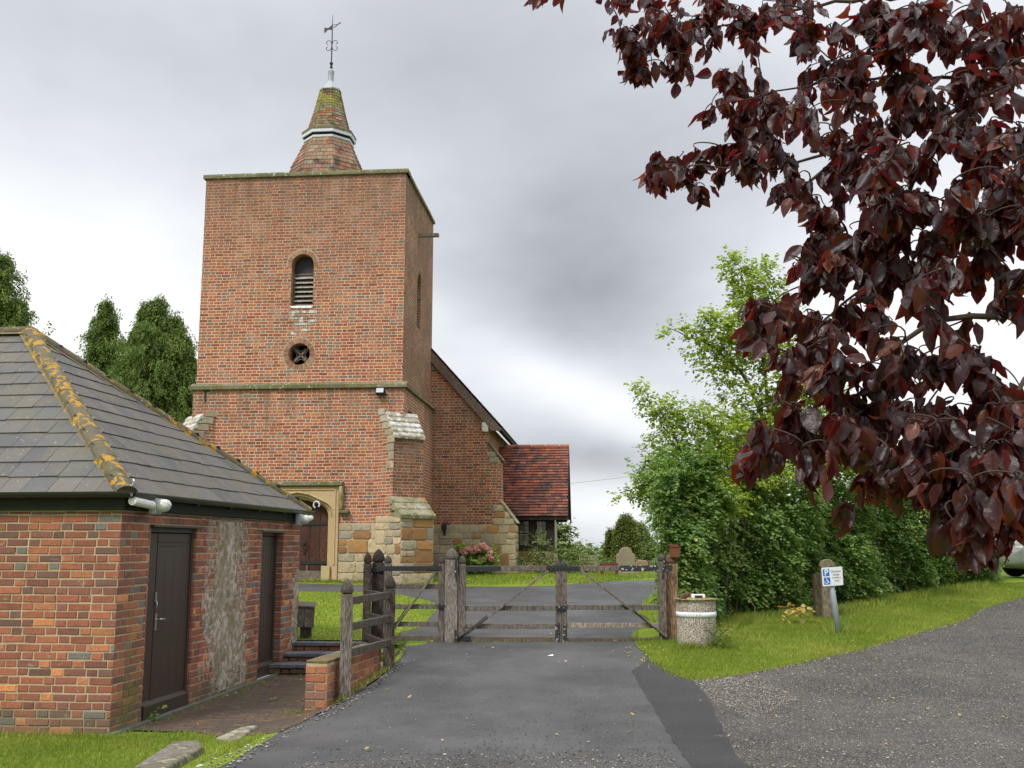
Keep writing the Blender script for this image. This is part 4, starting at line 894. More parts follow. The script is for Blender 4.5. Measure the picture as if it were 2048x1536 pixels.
for z0_, z1_, w__ in ((.90, 1.22, .035), (.0, .20, .03)): mb = MB(); mb.bar((.065, -.10, z0_), (.065, -.10, z1_), w__, .03, up=(0, 1, 0), col=(.024, .025, .027)); mb.build('hook_plate', M['blackpaint'], gp2, bevel=.004)
g2 = thing('double_gate_leaf', (-.70, 15.12, .30), 0, 'left leaf of the double oak gates, black strap on its hinge side', 'gate')
leaf(g2, -.722, .672, 15.12, 1.365, .27, .105, .078, [(.80, (.85, .85, .85)), (.545, (.95, .95, .95)), (.36, (.8, .75, .65))], ((-.70, .40), (.52, 1.33)), (1.55, 1.49))
strap(g2, (-.12, -.04, 1.055), (.53, -.04, 1.062), .078, mt='black'); strap(g2, (1.20, -.04, 1.068), (1.41, -.04, 1.07), .07)
mb = MB(); mb.bar((-.08, -.06, .07), (.34, -.06, .40), .012, .062, up=(0, -1, 0)); mb.bar((-.10, -.06, .08), (.1, -.06, .08), .012, .06); mb.build('brace_iron', M['black'], g2, bevel=.002)
mb = MB(); mb.bar((1.345, -.045, -.03), (1.345, -.045, .27), .05, .012, up=(0, 1, 0), col=(.03, .032, .034)); mb.tube([(1.37, -.06, -.05), (1.37, -.06, .30)], .008, 6, (.03, .03, .03)); mb.build('drop_bolt', M['blackpaint'], g2)
g3 = thing('double_gate_leaf', (.72, 15.12, .30), 0, 'right leaf of the double oak gates with flaking paint on its top strap', 'gate')
leaf(g3, 2.172, .752, 15.12, 1.365, .27, .105, .078, [(.81, (.8, .8, .8)), (.555, (1.5, 1.5, 1.45)), (.345, (.7, .65, .55))], ((2.22, .40), (1.0, 1.33)), (1.585, 1.49))
mb = MB(); mb.bar((.84, -.04, 1.062), (1.60, -.04, 1.072), .012, .085, seg=5, j=.003, col=(.025, .027, .03)); mb.bar((1.46, -.05, .92), (1.50, -.05, 1.26), .03, .04, up=(0, -1, 0), col=(.02, .02, .02)); mb.build('strap_hinge', M['blackpaint'], g3, bevel=.003)
strap(g3, (-.005, -.04, 1.068), (.25, -.04, 1.064), .07)
mb = MB(); mb.bar((1.02, -.06, .48), (1.50, -.06, .07), .012, .065, up=(0, -1, 0), seg=4); mb.build('brace_iron', M['black'], g3, bevel=.002)
mb = MB(); mb.bar((.035, -.045, -.03), (.035, -.045, .27), .05, .012, up=(0, 1, 0), col=(.03, .032, .034)); mb.build('drop_bolt', M['blackpaint'], g3); mb = MB(); mb.bar((-.09, -.06, .51), (.06, -.06, .51), .03, .05, col=(.02, .02, .02)); mb.build('latch', M['blackpaint'], g3)
gp3 = thing('gate_post', (2.33, 15.25, .31), 0, 'reddish brown gate post half hidden by the hedge', 'gate post')
pst(gp3, 2.33, 15.28, .25, 1.58, .17, mt='oak', ch=.15, tint=(1.5, 1.15, .8))
bx = thing('wooden_box', (2.38, 15.2, 1.52), .1, 'small rust brown open box fixed above the right gate post', 'box')
mb = MB(); mb.box(-.065, .065, -.06, .06, 0, .15, (1, 1, 1)); mb.build('body', M['rust'], bx, bevel=.006); mb = MB(); mb.add([(-.075, -.07, .152), (.075, -.07, .152), (.06, .07, .19), (-.09, .07, .19)], [(0, 1, 2, 3), (3, 2, 1, 0)]); mb.build('lid', M['rust'], bx)

# small oak stump post with sloping board beside the shed
tp = thing('stump_post', (-3.03, 15.45, .30), .1, 'short grey wooden post with a slanting board top beside the shed corner', 'post')
mb = MB(); mb.box(-.07, .08, -.08, .08, 0, .42, j=.01); mb.build('post', M['oak_dark'], tp, bevel=.01)
mb = MB(); mb.obox((-.14, -.12, .22), (.26, 0, -.02), (0, .04, .0), (.01, .0, .30), (.9, .9, .85)); mb.obox((-.14, -.14, .50), (.27, 0, -.02), (0, .25, .05), (0, -.01, .03), (.9, .9, .85)); mb.build('slanting_board', M['oak'], tp, bevel=.01)
# ---------------- church ----------------
CA = -R(5); CB = .86; TW, TD = 5.04, 4.1; SZ = 5.46; PZ = 10.70; ST0 = 2.20
church = thing('church', (-2.595, 24.0, CB), CA, 'old red brick church with square tower, tiled spirelet and stone footings', 'church')
def w3(u, v, z): c, s_ = math.cos(CA), math.sin(CA); return (-2.595+u*c-v*s_, 24.0+u*s_+v*c, z)
def cpart(mb, name, mats, parent=None, **k):
    o = mb.build(name, mats, parent or church, **k)
    if parent is None: o.location.z = -CB
    return o
def arch(cx, hw, z0, sp_, n=14, rise=None):
    rise = hw if rise is None else rise
    return [(cx-hw, z0), (cx+hw, z0)]+[(cx+hw*math.cos(math.pi*k/n), sp_+rise*math.sin(math.pi*k/n)) for k in range(n+1)]
def tudor(cx, hw, z0, sp_, apex):
    # four-centred arch: tight haunches then nearly straight to the point
    r = hw*.42; pts = []
    for k in range(7): a = math.pi/2*.80*k/6; pts.append((cx+hw-r+r*math.cos(a), sp_+r*math.sin(a)))
    pts.append((cx+hw*.30, apex-(apex-pts[-1][1])*.22)); pts.append((cx, apex))
    right = pts; left = [(2*cx-a, b) for a, b in right[:-1]][::-1]
    return [(cx-hw, z0), (cx+hw, z0)]+right+left
LV = arch(-2.51, .275, 7.42, 8.44); OC = [(-2.53+.265*math.cos(2*math.pi*k/28), 6.235+.265*math.sin(2*math.pi*k/28)) for k in range(28)]
DO = tudor(-2.42, .70, .9, 2.36, 2.76)
SWN = arch(2.0, .25, 7.25, 8.45)
tw = MB()
wall_face(tw, [(-TW, SZ), (0, SZ), (0, PZ), (-TW, PZ)], [LV, OC], (0, 0, 0), (1, 0, 0), (0, 0, 1), (0, -1, 0), .34)
wall_face(tw, [(0, SZ), (TD+.02, SZ), (TD+.02, PZ), (0, PZ)], [SWN], (0, 0, 0), (0, 1, 0), (0, 0, 1), (1, 0, 0), .4, m=1)
tw.add([(-TW, 0, SZ), (-TW, TD, SZ), (-TW, TD, PZ), (-TW, 0, PZ)], [(3, 2, 1, 0)][::1], m=1); tw.add([(-TW, TD, SZ), (0, TD, SZ), (0, TD, PZ), (-TW, TD, PZ)], [(3, 2, 1, 0)], m=1)
e = .05
wall_face(tw, [(-TW-e, .6), (e, .6), (e, SZ), (-TW-e, SZ)], [[(-3.36, .601), (-1.48, .601), (-1.48, 3.02), (-3.36, 3.02)]], (0, -e, 0), (1, 0, 0), (0, 0, 1), (0, -1, 0), .05)
tw.add([(e, -e, .6), (e, TD, .6), (e, TD, SZ), (e, -e, SZ)], [(0, 1, 2, 3)], m=0); tw.add([(-TW-e, -e, .6), (-TW-e, TD, .6), (-TW-e, TD, SZ), (-TW-e, -e, SZ)], [(3, 2, 1, 0)])
tw.add([(-TW-e, -e, SZ), (e, -e, SZ), (e, TD, SZ), (-TW-e, TD, SZ)], [(0, 1, 2, 3)])
tw.add([(-TW, 0, PZ-.3), (0, 0, PZ-.3), (0, TD, PZ-.3), (-TW, TD, PZ-.3)], [(0, 1, 2, 3)], m=2)
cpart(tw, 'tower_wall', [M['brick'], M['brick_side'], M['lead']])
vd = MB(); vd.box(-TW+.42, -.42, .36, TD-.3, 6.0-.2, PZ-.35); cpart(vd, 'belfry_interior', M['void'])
# string course and coping: mossy weathered stone, laid in lengths
def scol(): k = random.uniform(.55, .85); return tuple(q*k for q in random.choice([(.30, .27, .17), (.26, .24, .16), (.34, .30, .20), (.22, .21, .13)]))
sc = MB()
def course_ring(mb, out, z0, z1, st=.0, batter=.03, inn=None):
    def run(p, q, nrm):
        p, q, nrm = Vector(p), Vector(q), Vector(nrm); L = (q-p).length; d = (q-p)/L; x = 0
        while x < L-.01:
            w_ = min(random.uniform(.5, 1.0), L-x); x1 = x+w_-.006 if x+w_ < L-.05 else L; o_ = out+random.uniform(-.006, .006)
            a, b = p+d*x, p+d*x1; I = nrm*(-(inn or .04)); vs = [a+I+Vector((0, 0, z0)), b+I+Vector((0, 0, z0)), b+nrm*o_+Vector((0, 0, z0)), a+nrm*o_+Vector((0, 0, z0)), a+I+Vector((0, 0, z1)), b+I+Vector((0, 0, z1)), b+nrm*(o_-batter)+Vector((0, 0, z1-batter)), a+nrm*(o_-batter)+Vector((0, 0, z1-batter)), b+nrm*o_+Vector((0, 0, (z0+z1)/2)), a+nrm*o_+Vector((0, 0, (z0+z1)/2))]
            fs = [(0, 3, 2, 1), (4, 7, 6, 5), (3, 9, 8, 2), (9, 7, 6, 8), (0, 4, 7, 9, 3), (1, 2, 8, 6, 5), (0, 1, 5, 4)]
            if d.cross(Vector((0, 0, 1))).dot(nrm) < 0: fs = [f[::-1] for f in fs]
            mb.add(vs, [f[::-1] for f in fs] if False else fs, scol()); x += w_
    run((-TW-out, 0, 0), (out, 0, 0), (0, -1, 0)); run((0, .0, 0), (0, TD, 0), (1, 0, 0)); run((-TW, TD, 0), (-TW, 0, 0), (-1, 0, 0))
course_ring(sc, .12, SZ-.075, SZ+.09, batter=.06); cpart(sc, 'string_course', M['coping'])
cp = MB(); course_ring(cp, .06, PZ+.001, PZ+.115, batter=.012, inn=.34); cp.box(-TW, 0, TD-.34, TD, PZ+.002, PZ+.10, (.26, .24, .16)); cpart(cp, 'parapet_coping', M['coping'])
# brick arches round louvre and oculus: voussoirs stand proud of the wall
def vouss(name, cx, cz, r0, r1, a0, a1, n, pl='front', dz=.006, pale=.5):
    mb = MB()
    for k in range(n):
        A0 = a0+(a1-a0)*k/n; A1 = a0+(a1-a0)*(k+1)/n; g = (A1-A0)*.13; A0 += g; A1 -= g
        c = random.choice([(.36, .16, .09), (.30, .11, .06), (.40, .22, .13), (.34, .20, .12), (.25, .12, .08)])
        P = [(cx+r*math.cos(a), cz+r*math.sin(a)) for a, r in ((A0, r0), (A0, r1+random.uniform(-.01, .012)), (A1, r1+random.uniform(-.01, .012)), (A1, r0))]
        if pl == 'front': mb.prism(P, (0, -.012, 0), (1, 0, 0), (0, 0, 1), (0, -1, 0), .03, c)
        else: mb.prism(P, (.012, 0, 0), (0, 1, 0), (0, 0, 1), (1, 0, 0), .03, c)
    bk = MB(); m_ = int(n*1.5)
    for k in range(m_):
        A0 = a0+(a1-a0)*k/m_; A1 = a0+(a1-a0)*(k+1)/m_; P = [(cx+r*math.cos(a), cz+r*math.sin(a)) for a, r in ((A0, r0+.001), (A0, r1+.02), (A1, r1+.02), (A1, r0+.001))]
        if pl == 'front': bk.prism(P, (0, -.005, 0), (1, 0, 0), (0, 0, 1), (0, -1, 0), .02, (1, 1, 1))
        else: bk.prism(P, (.005, 0, 0), (0, 1, 0), (0, 0, 1), (1, 0, 0), .02, (1, 1, 1))
    o = cpart(mb, name, M['sbrick']); b = bk.build('mortar_joint', M['mortar_church'], o); return o
vouss('louvre_arch', -2.51, 8.44, .275, .385, -.12, math.pi+.12, 19); vouss('oculus_ring', -2.53, 6.235, .265, .385, 0, 2*math.pi, 40); vouss('side_arch', 2.0, 8.45, .25, .36, 0, math.pi, 15, 'side')
def louvre(cx, hw, z0, z1, top, o, t, nrm, name='louvre'):
    o, t, nrm = map(Vector, (o, t, nrm)); up = Vector((0, 0, 1)); k = MB(); P = lambda a, d, z: o+t*a+nrm*d+up*z
    k.obox(P(cx-hw, -.26, z0), t*.035, nrm*.06, up*(z1-z0)); k.obox(P(cx+hw-.035, -.26, z0), t*.035, nrm*.06, up*(z1-z0)); k.obox(P(cx-hw, -.26, z1), t*2*hw, nrm*.05, up*.035)
    fr = cpart(k, name, M['oak'])
    b = MB(); pr = [(cx-hw, z1+.036), (cx+hw, z1+.036)]+[(cx+hw*math.cos(math.pi*q/12), top-hw+hw*math.sin(math.pi*q/12)) for q in range(13)]
    b.prism(pr, P(0, -.24, 0), t, up, nrm, .02, (.13, .14, .14)); b.build('head_board', M['black'], fr)
    n_ = 7
    for q in range(n_):
        zq = z0+.02+(z1-z0-.05)*q/(n_-.25); s_ = MB(); s_.add([P(cx-hw+.036, -.14, zq), P(cx+hw-.036, -.14, zq), P(cx+hw-.036, -.29, zq+.10), P(cx-hw+.036, -.29, zq+.10), P(cx-hw+.036, -.14, zq+.018), P(cx+hw-.036, -.14, zq+.018), P(cx+hw-.036, -.29, zq+.118), P(cx-hw+.036, -.29, zq+.118)], [(0, 3, 2, 1), (4, 5, 6, 7), (0, 1, 5, 4), (2, 3, 7, 6), (0, 4, 7, 3), (1, 2, 6, 5)], (2.2, 2.3, 2.45)); s_.build('slat', M['oak'], fr)
louvre(-2.51, .274, 7.42, 8.24, 8.71, (0, 0, 0), (1, 0, 0), (0, -1, 0)); louvre(2.0, .249, 7.25, 8.30, 8.69, (0, 0, 0), (0, 1, 0), (1, 0, 0))
# pale washed lime streak under the louvre sill
def stainmat():
    m, n = mat('lime_streak'); f = n.noise(n.obj, 9, 5, .65); g = n.noise(n.obj, 40, 3); c = n.mix(n.ss(f, .42, .6), (.22, .19, .14), (.42, .40, .34)); c = n.mix(n.m('MULTIPLY', n.ss(g, .5, .7), .5), c, (.16, .14, .09)); fin(n, c, .95, f, .7, .01, .1); return m
M['lime'] = stainmat()
def blotch(name, pts, o, t, nrm, mt, parent=None, th=.012):
    # a rendered patch with ragged outline, a few mm thick
    mb = MB(); mb.prism(pts, o, t, (0, 0, 1), nrm, th); return cpart(mb, name, mt, parent)
random.seed(11)
def ragged(cx, cz, w0, w1, h, n=34):
    L = [(cx-(w0+(w1-w0)*k/n)*.5+random.uniform(-.035, .03), cz-h*k/n) for k in range(n+1)]; Rr = [(cx+(w0+(w1-w0)*k/n)*.5+random.uniform(-.03, .035), cz-h*k/n) for k in range(n+1)]
    return L+Rr[::-1]
blotch('sill', ragged(-2.51, 7.415, .56, .54, .05, 3), (0, -.02, 0), (1, 0, 0), (0, -1, 0), M['coping'], th=.05)
# separate lime-crusted bricks below it, uneven
mb = MB(); zc = 7.30; r = 0
while zc > 6.70:
    x = -2.84+random.uniform(0, .1)
    while x < -2.24:
        w_ = random.choice((.21, .10)); k = 1-(7.3-zc)*1.1
        if random.random() < .95*k-.12*abs(x+w_/2+2.55)/.3: mb.box(x, x+w_, -.005-random.random()*.004, .01, zc-.062, zc, random.choice([(.42, .40, .35), (.34, .31, .25), (.24, .22, .17), (.50, .48, .44), (.28, .2, .15)]), j=.003)
        x += w_+.012
    zc -= .075
cpart(mb, 'limed_brick_patch', M['stone_pale'])
mb = MB(); 
for a0 in (.75, 2.35):
    d = Vector((math.cos(a0), 0, math.sin(a0))); c = Vector((-2.53, .16, 6.235)); mb.bar(c-d*.27, c+d*.27, .05, .035, up=(0, 1, 0))
mb.lathe([(.001, 0), (.05, .0), (.05, .04), (.001, .05)], (0, 0, 0), 10) if False else None
for a0 in (0, math.pi/2, math.pi, 1.5*math.pi): mb.tube([(-2.53+.20*math.cos(a0)+.10*math.cos(a0+math.pi+q), .17, 6.235+.20*math.sin(a0)+.10*math.sin(a0+math.pi+q)) for q in [-1.3+.37*k for k in range(8)]], .012, 5)
cpart(mb, 'oculus_tracery', M['oak'])
# gargoyle beam
mb = MB(); mb.bar((-.3, 1.92, 9.70), (.52, 1.92, 9.70), .12, .08, seg=3, j=.003, col=(1.7, 1.75, 1.8)); b = cpart(mb, 'waterspout', M['oak']); mb = MB(); mb.bar((-.1, 1.92, 9.742), (.50, 1.92, 9.742), .10, .012); mb.build('lead_lining', M['lead'], b)
mb = MB(); mb.box(-4.80, -4.77, -.075, -.05, 5.10, 5.38); mb.box(-4.81, -4.74, -.085, -.05, 5.34, 5.38); cpart(mb, 'iron_bracket', M['black'])

# ---- masonry helper: coursed rubble blocks set in pale mortar
def stonecol():
    r = random.random(); k = random.uniform(.95, 1.3)
    c = (.47, .38, .235) if r < .30 else (.35, .30, .21) if r < .50 else (.36, .19, .065) if r < .62 else (.41, .335, .21) if r < .82 else (.29, .26, .20) if r < .93 else (.27, .14, .06)
    return tuple(q*k for q in c)
def masonry(mb, o, t, nrm, L, z0, z1, holes=(), hmin=.15, hmax=.33, wmin=.18, wmax=.55, proud=.018, colf=stonecol, backmb=None):
    o, t, nrm = map(Vector, (o, t, nrm)); up = Vector((0, 0, 1)); z = z0
    if backmb is not None:
        hs = [[(a, max(c, z0+.001)), (b, max(c, z0+.001)), (b, min(d, z1-.001)), (a, min(d, z1-.001))] for a, b, c, d in holes]
        wall_face(backmb, [(0, z0), (L, z0), (L, z1), (0, z1)], hs, o, t, up, nrm, .1)
    while z < z1-.02:
        h = min(random.uniform(hmin, hmax), z1-z)
        if z1-z-h < .1: h = z1-z
        x = 0
        while x < L-.01:
            w_ = random.uniform(wmin, wmax)
            if L-x-w_ < .14: w_ = L-x
            seg = [(x, x+w_)]
            for a, b, c, d in holes:
                if z+h > c+.01 and z < d-.01:
                    ns = []
                    for p_, q_ in seg:
                        if q_ <= a or p_ >= b: ns.append((p_, q_))
                        else:
                            if p_ < a: ns.append((p_, a))
                            if q_ > b: ns.append((b, q_))
                    seg = ns
            sub = [(z, z+h)] if h < .26 or random.random() < .6 else [(z, z+h*.5), (z+h*.5, z+h)]
            for p_, q_ in seg:
                for s0, s1 in sub:
                    if q_-p_ < .04: continue
                    g = .009; cx, cz = (p_+q_)/2, (s0+s1)/2; hw, hh = (q_-p_)/2-g, (s1-s0)/2-g; pr = proud+random.uniform(-.006, .01); n8 = []
                    cr = min(.03, hw*.4, hh*.4)
                    for sx, sz_, o8 in ((-1, -1, 0), (1, -1, 1), (1, 1, 0), (-1, 1, 1)):
                        A = (cx+sx*(hw-cr), cz+sz_*hh); B_ = (cx+sx*hw, cz+sz_*(hh-cr)); n8 += ([B_, A] if o8 == 0 else [A, B_])
                    n8 = [(a+random.uniform(-.006, .006), b+random.uniform(-.006, .006)) for a, b in n8]
                    bk = [o+t*a+up*b-nrm*.02 for a, b in n8]; md = [o+t*a+up*b+nrm*(pr*.45) for a, b in n8]; fr = [o+t*(cx+(a-cx)*.93)+up*(cz+(b-cz)*.90)+nrm*(pr+random.uniform(-.003, .003)) for a, b in n8]; ce = [o+t*cx+up*cz+nrm*(pr+.006)]
                    fs = [(k, (k+1) % 8, 8+(k+1) % 8, 8+k) for k in range(8)]+[(8+k, 8+(k+1) % 8, 16+(k+1) % 8, 16+k) for k in range(8)]+[(16+k, 16+(k+1) % 8, 24) for k in range(8)]
                    if t.cross(up).dot(nrm) < 0: fs = [f[::-1] for f in fs]
                    mb.add(bk+md+fr+ce, fs, colf())
            x += w_
        z += h
xl, xr = -3.42, -1.44
for calls in ([((-TW-e, -e-.012, 0), (1, 0, 0), (0, -1, 0), xl+TW+e, .60, ST0), ((-TW-e-.012, TD, 0), (0, -1, 0), (-1, 0, 0), TD+e, .60, ST0)], [((xr, -e-.012, 0), (1, 0, 0), (0, -1, 0), e-xr, .60, ST0), ((e+.012, -e, 0), (0, 1, 0), (1, 0, 0), TD, .60, ST0)]):
    sm = MB(); bk = MB()
    for c_ in calls: masonry(sm, *c_, backmb=bk)
    o = cpart(sm, 'stone_footing', M['stone']); bk.build('mortar_joint', M['mortar_church'], o)

# ---- west door with moulded surround
ds = MB(); dc = lambda: tuple(q*random.uniform(.93, 1.06) for q in (.50, .39, .205))
outer = [(-3.40, .9), (-1.44, .9), (-1.44, 3.05), (-3.40, 3.05)]
def order(mb, outl, hw, ap, y0, dep, col, cx=-2.42, sp_=2.36):
    wall_face(mb, outl, [[(a, max(b, .901)) for a, b in tudor(cx, hw, .9, sp_, ap)]], (0, y0, 0), (1, 0, 0), (0, 0, 1), (0, -1, 0), dep, col)
order(ds, outer, .86, 2.90, -.105, .05, dc())
ds.add([(-3.40, -.105, .9), (-3.40, -.105, 3.05), (-3.40, -.05, 3.05), (-3.40, -.05, .9)], [(0, 1, 2, 3)], dc()); ds.add([(-1.44, -.105, .9), (-1.44, -.105, 3.05), (-1.44, -.05, 3.05), (-1.44, -.05, .9)], [(3, 2, 1, 0)], dc()); ds.add([(-3.40, -.105, 3.05), (-1.44, -.105, 3.05), (-1.44, -.04, 3.05), (-3.40, -.04, 3.05)], [(0, 1, 2, 3)], dc())
big = [(-3.30, .9), (-1.54, .9), (-1.54, 2.98), (-3.30, 2.98)]
order(ds, big, .80, 2.85, -.055, .06, dc()); order(ds, big, .745, 2.80, .005, .05, dc()); order(ds, big, .70, 2.76, .055, .20, dc())
# square label moulding
def roll(mb, pts, r, y, c): 
    for a, b in zip(pts[:-1], pts[1:]): mb.tube([(a[0], y, a[1]), (b[0], y, b[1])], r, 8, c)
roll(ds, [(-3.32, 1.25), (-3.32, 2.98), (-1.52, 2.98), (-1.52, 1.25)], .022, -.108, dc())
tp_ = tudor(-2.42, .88, .9, 2.36, 2.92)[1:]; roll(ds, [(a, b) for a, b in tp_ if b > 1.2], .020, -.108, dc()); tp_ = tudor(-2.42, .80, .9, 2.36, 2.85)[1:]; roll(ds, [(a, b) for a, b in tp_ if b > 1.2], .016, -.058, dc())
for s_ in (-3.13+.0, -1.71): ds.box(s_-.10, s_+.10, -.125, -.03, .88, 1.22, dc())
o = cpart(ds, 'door_surround', M['dressed'], bevel=.004)
jt = MB()
for z_ in (1.25, 1.62, 1.98, 2.34, 2.66):
    for s_ in (-3.36, -1.48): jt = MB(); jt.box(s_-.038, s_+.038, -.1062, -.10, z_, z_+.007); jt.build('mortar_joint', M['mortar'], o)
for x_ in (-3.0, -2.62, -2.2, -1.85): jt = MB(); jt.box(x_, x_+.007, -.1062, -.10, 2.94, 3.045); jt.build('mortar_joint', M['mortar'], o)
hm = MB(); hm.box(-3.50, -1.34, -.19, -.03, 3.06, 3.17, scol()); hm.box(-3.50, -3.41, -.18, -.03, 2.50, 3.059, dc()); hm.box(-1.43, -1.34, -.18, -.03, 2.50, 3.059, dc()); hm.box(-3.66, -3.43, -.20, -.03, 2.42, 2.499, scol()); hm.box(-1.42, -1.18, -.20, -.03, 2.42, 2.499, scol()); cpart(hm, 'hood_mould', M['coping'], bevel=.02)
dd = MB(); xs_ = [-3.13+.71*2*k/6 for k in range(7)]
for k in range(6): dd.box(xs_[k]+.003, xs_[k+1]-.003, .20, .24, 1.12, 2.80, random.choice([(1, 1, 1), (.85, .82, .8), (1.1, 1.0, .95)]))
door = cpart(dd, 'door', M['door'], bevel=.004)
bb = MB(); bb.box(-3.15, -1.70, .10, .16, .90, 1.11, (.95, .95, .9)); bb.build('threshold_board', M['oak'], door, bevel=.006)
for k in range(4): q = MB(); q.box(-2.95+.36*k-.02, -2.95+.36*k+.02, .17, .199, 1.11, 1.24, (.9, .9, .85)); q.build('foot_cleat', M['oak'], door)
for z_ in (1.29, 2.20): h = MB(); h.bar((-2.48, .19, z_), (-1.75, .19, z_), .012, .065); h.bar((-3.08, .19, z_), (-2.55, .19, z_), .012, .065); h.build('strap_hinge', M['black'], door)
h = MB(); h.tube([(-2.30+.055*math.cos(a), .165, 1.68+.07*math.sin(a)) for a in [k*.52 for k in range(13)]], .010, 6); h.box(-2.33, -2.27, .17, .198, 1.72, 1.80); h.box(-2.32, -2.28, .17, .198, 1.50, 1.58); h.build('ring_handle', M['black'], door)
k_ = MB(); k_.box(-3.2, -1.65, .26, .30, .9, 2.95); cpart(k_, 'door_backing', M['void'])

# ---- diagonal buttresses at the west corners of the tower
def buttress(cu, sgn, w_, L1, L2, name):
    ax = Vector((sgn*math.sqrt(.5), -math.sqrt(.5), 0)); p = Vector((math.sqrt(.5)*sgn, math.sqrt(.5), 0)); C0 = Vector((cu, 0, 0)); up = Vector((0, 0, 1))
    def P(a, l, z): return C0+p*a+ax*l+up*z
    zt, z1, z2, z3 = 4.98, 4.20, 2.78, 2.36
    mb = MB()
    prof = [(-.45, ST0-.02), (L1, ST0-.02), (L1, z1), (-.01, 4.72), (-.45, zt)]
    def flank(a, s_):
        pts = [P(a, l, z) for l, z in prof]; mb.add(pts, [tuple(range(5)) if s_*sgn > 0 else tuple(range(5))[::-1]], (1, 1, 1), 0)
    flank(-w_/2, -1); flank(w_/2, 1)
    f4 = [P(-w_/2, L1, ST0-.02), P(w_/2, L1, ST0-.02), P(w_/2, L1, z1), P(-w_/2, L1, z1)]; mb.add(f4, [(0, 1, 2, 3) if sgn > 0 else (3, 2, 1, 0)], m=1)
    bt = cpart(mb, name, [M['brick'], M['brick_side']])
    # weathering slabs: overlapping courses of pale stone down the slope
    s_ = MB(); a = Vector((0, 0, 0)); n_ = 5; top = (-.02, 4.79); bot = (L1+.06, z1-.03)
    for k in range(n_):
        t0, t1 = k/n_, (k+1)/n_; l0, h0 = top[0]+(bot[0]-top[0])*t0, top[1]+(bot[1]-top[1])*t0; l1, h1 = top[0]+(bot[0]-top[0])*t1, top[1]+(bot[1]-top[1])*t1
        c0 = -w_/2-.02
        while c0 < w_/2:
            c1 = min(c0+random.uniform(.25, .6), w_/2+.02); 
            if w_/2-c1 < .12: c1 = w_/2+.02
            q = [P(c0, l0, h0), P(c1-.006, l0, h0), P(c1-.006, l1+.01, h1+.035), P(c0, l1+.01, h1+.035), P(c0, l0-.05, h0-.11), P(c1-.006, l0-.05, h0-.11), P(c1-.006, l1, h1-.04), P(c0, l1, h1-.04)]
            fs = [(3, 2, 1, 0), (4, 5, 6, 7), (2, 3, 7, 6), (0, 1, 5, 4), (1, 2, 6, 5), (3, 0, 4, 7)]
            if sgn < 0: fs = [f[::-1] for f in fs]
            s_.add(q, fs, random.choice([(.50, .48, .42), (.42, .40, .33), (.38, .34, .24), (.54, .52, .47)])); c0 = c1
    s_.build('weathering_slabs', M['stone_pale'], bt, bevel=.012)
    # quoin stones on the front arris
    q_ = MB(); z = z2+.1; 
    for k in range(4):
        z = z1-.16-.2*k; a0 = -w_/2-.012; q_.obox(P(a0, L1-.20-.08*(k % 2), z), ax*(.215+.08*(k % 2)), p*.02, up*.17, stonecol())
    for k in range(5): z = zt-.16-.17*k; l = -.30+.11*k; q_.obox(P(-w_/2-.014, l-.10, z-.10), ax*.30, p*.02, up*.15, random.choice([(.42, .36, .24), (.34, .30, .22), (.46, .42, .33)]))
    q_.build('quoin_stone', M['stone'], bt, bevel=.01)
    # lower stage in stone
    m2 = MB(); b2_ = MB(); dn = -ax*0
    masonry(m2, P(-w_/2-.03, -.35, 0), ax, -p, L2+.35, .6, z3, backmb=b2_, hmin=.22, hmax=.36, wmin=.3, wmax=.6) if sgn > 0 else masonry(m2, P(-w_/2-.03, L2, 0), -ax, -p, L2+.35, .6, z3, backmb=b2_, hmin=.22, hmax=.36, wmin=.3, wmax=.6)
    masonry(m2, P(-w_/2-.03, L2, 0), p, ax, w_+.06, .6, z3, backmb=b2_, hmin=.22, hmax=.36, wmin=.3, wmax=.6)
    masonry(m2, P(w_/2+.03, L2, 0), -ax, p, L2+.35, .6, z3, backmb=b2_, hmin=.22, hmax=.36, wmin=.3, wmax=.6)
    fo = m2.build('stone_footing', M['stone'], bt); b2_.build('mortar_joint', M['mortar_church'], bt) if False else None
    bo = b2_.build('mortar_joint', M['mortar_church'], bt)
    # lower weathering
    s_ = MB(); top = (L1-.02, z2); bot = (L2+.06, z3-.03); n_ = 3
    for k in range(n_):
        t0, t1 = k/n_, (k+1)/n_; l0, h0 = top[0]+(bot[0]-top[0])*t0, top[1]+(bot[1]-top[1])*t0; l1, h1 = top[0]+(bot[0]-top[0])*t1, top[1]+(bot[1]-top[1])*t1
        c0 = -w_/2-.06
        while c0 < w_/2:
            c1 = min(c0+random.uniform(.25, .5), w_/2+.06)
            if w_/2-c1 < .12: c1 = w_/2+.06
            q = [P(c0, l0, h0+.03), P(c1-.006, l0, h0+.03), P(c1-.006, l1+.01, h1+.05), P(c0, l1+.01, h1+.05), P(c0, L1-.1, h0-.12), P(c1-.006, L1-.1, h0-.12), P(c1-.006, l1, h1-.05), P(c0, l1, h1-.05)]
            fs = [(3, 2, 1, 0), (4, 5, 6, 7), (2, 3, 7, 6), (0, 1, 5, 4), (1, 2, 6, 5), (3, 0, 4, 7)]
            if sgn < 0: fs = [f[::-1] for f in fs]
            s_.add(q, fs, random.choice([(.33, .30, .20), (.28, .26, .17), (.36, .24, .12), (.40, .37, .30)])); c0 = c1
    s_.build('lower_weathering', M['coping'], bt, bevel=.015)
    return bt
buttress(.0, 1, .84, .30, .70, 'corner_buttress'); buttress(-TW, -1, .84, .30, .70, 'corner_buttress')

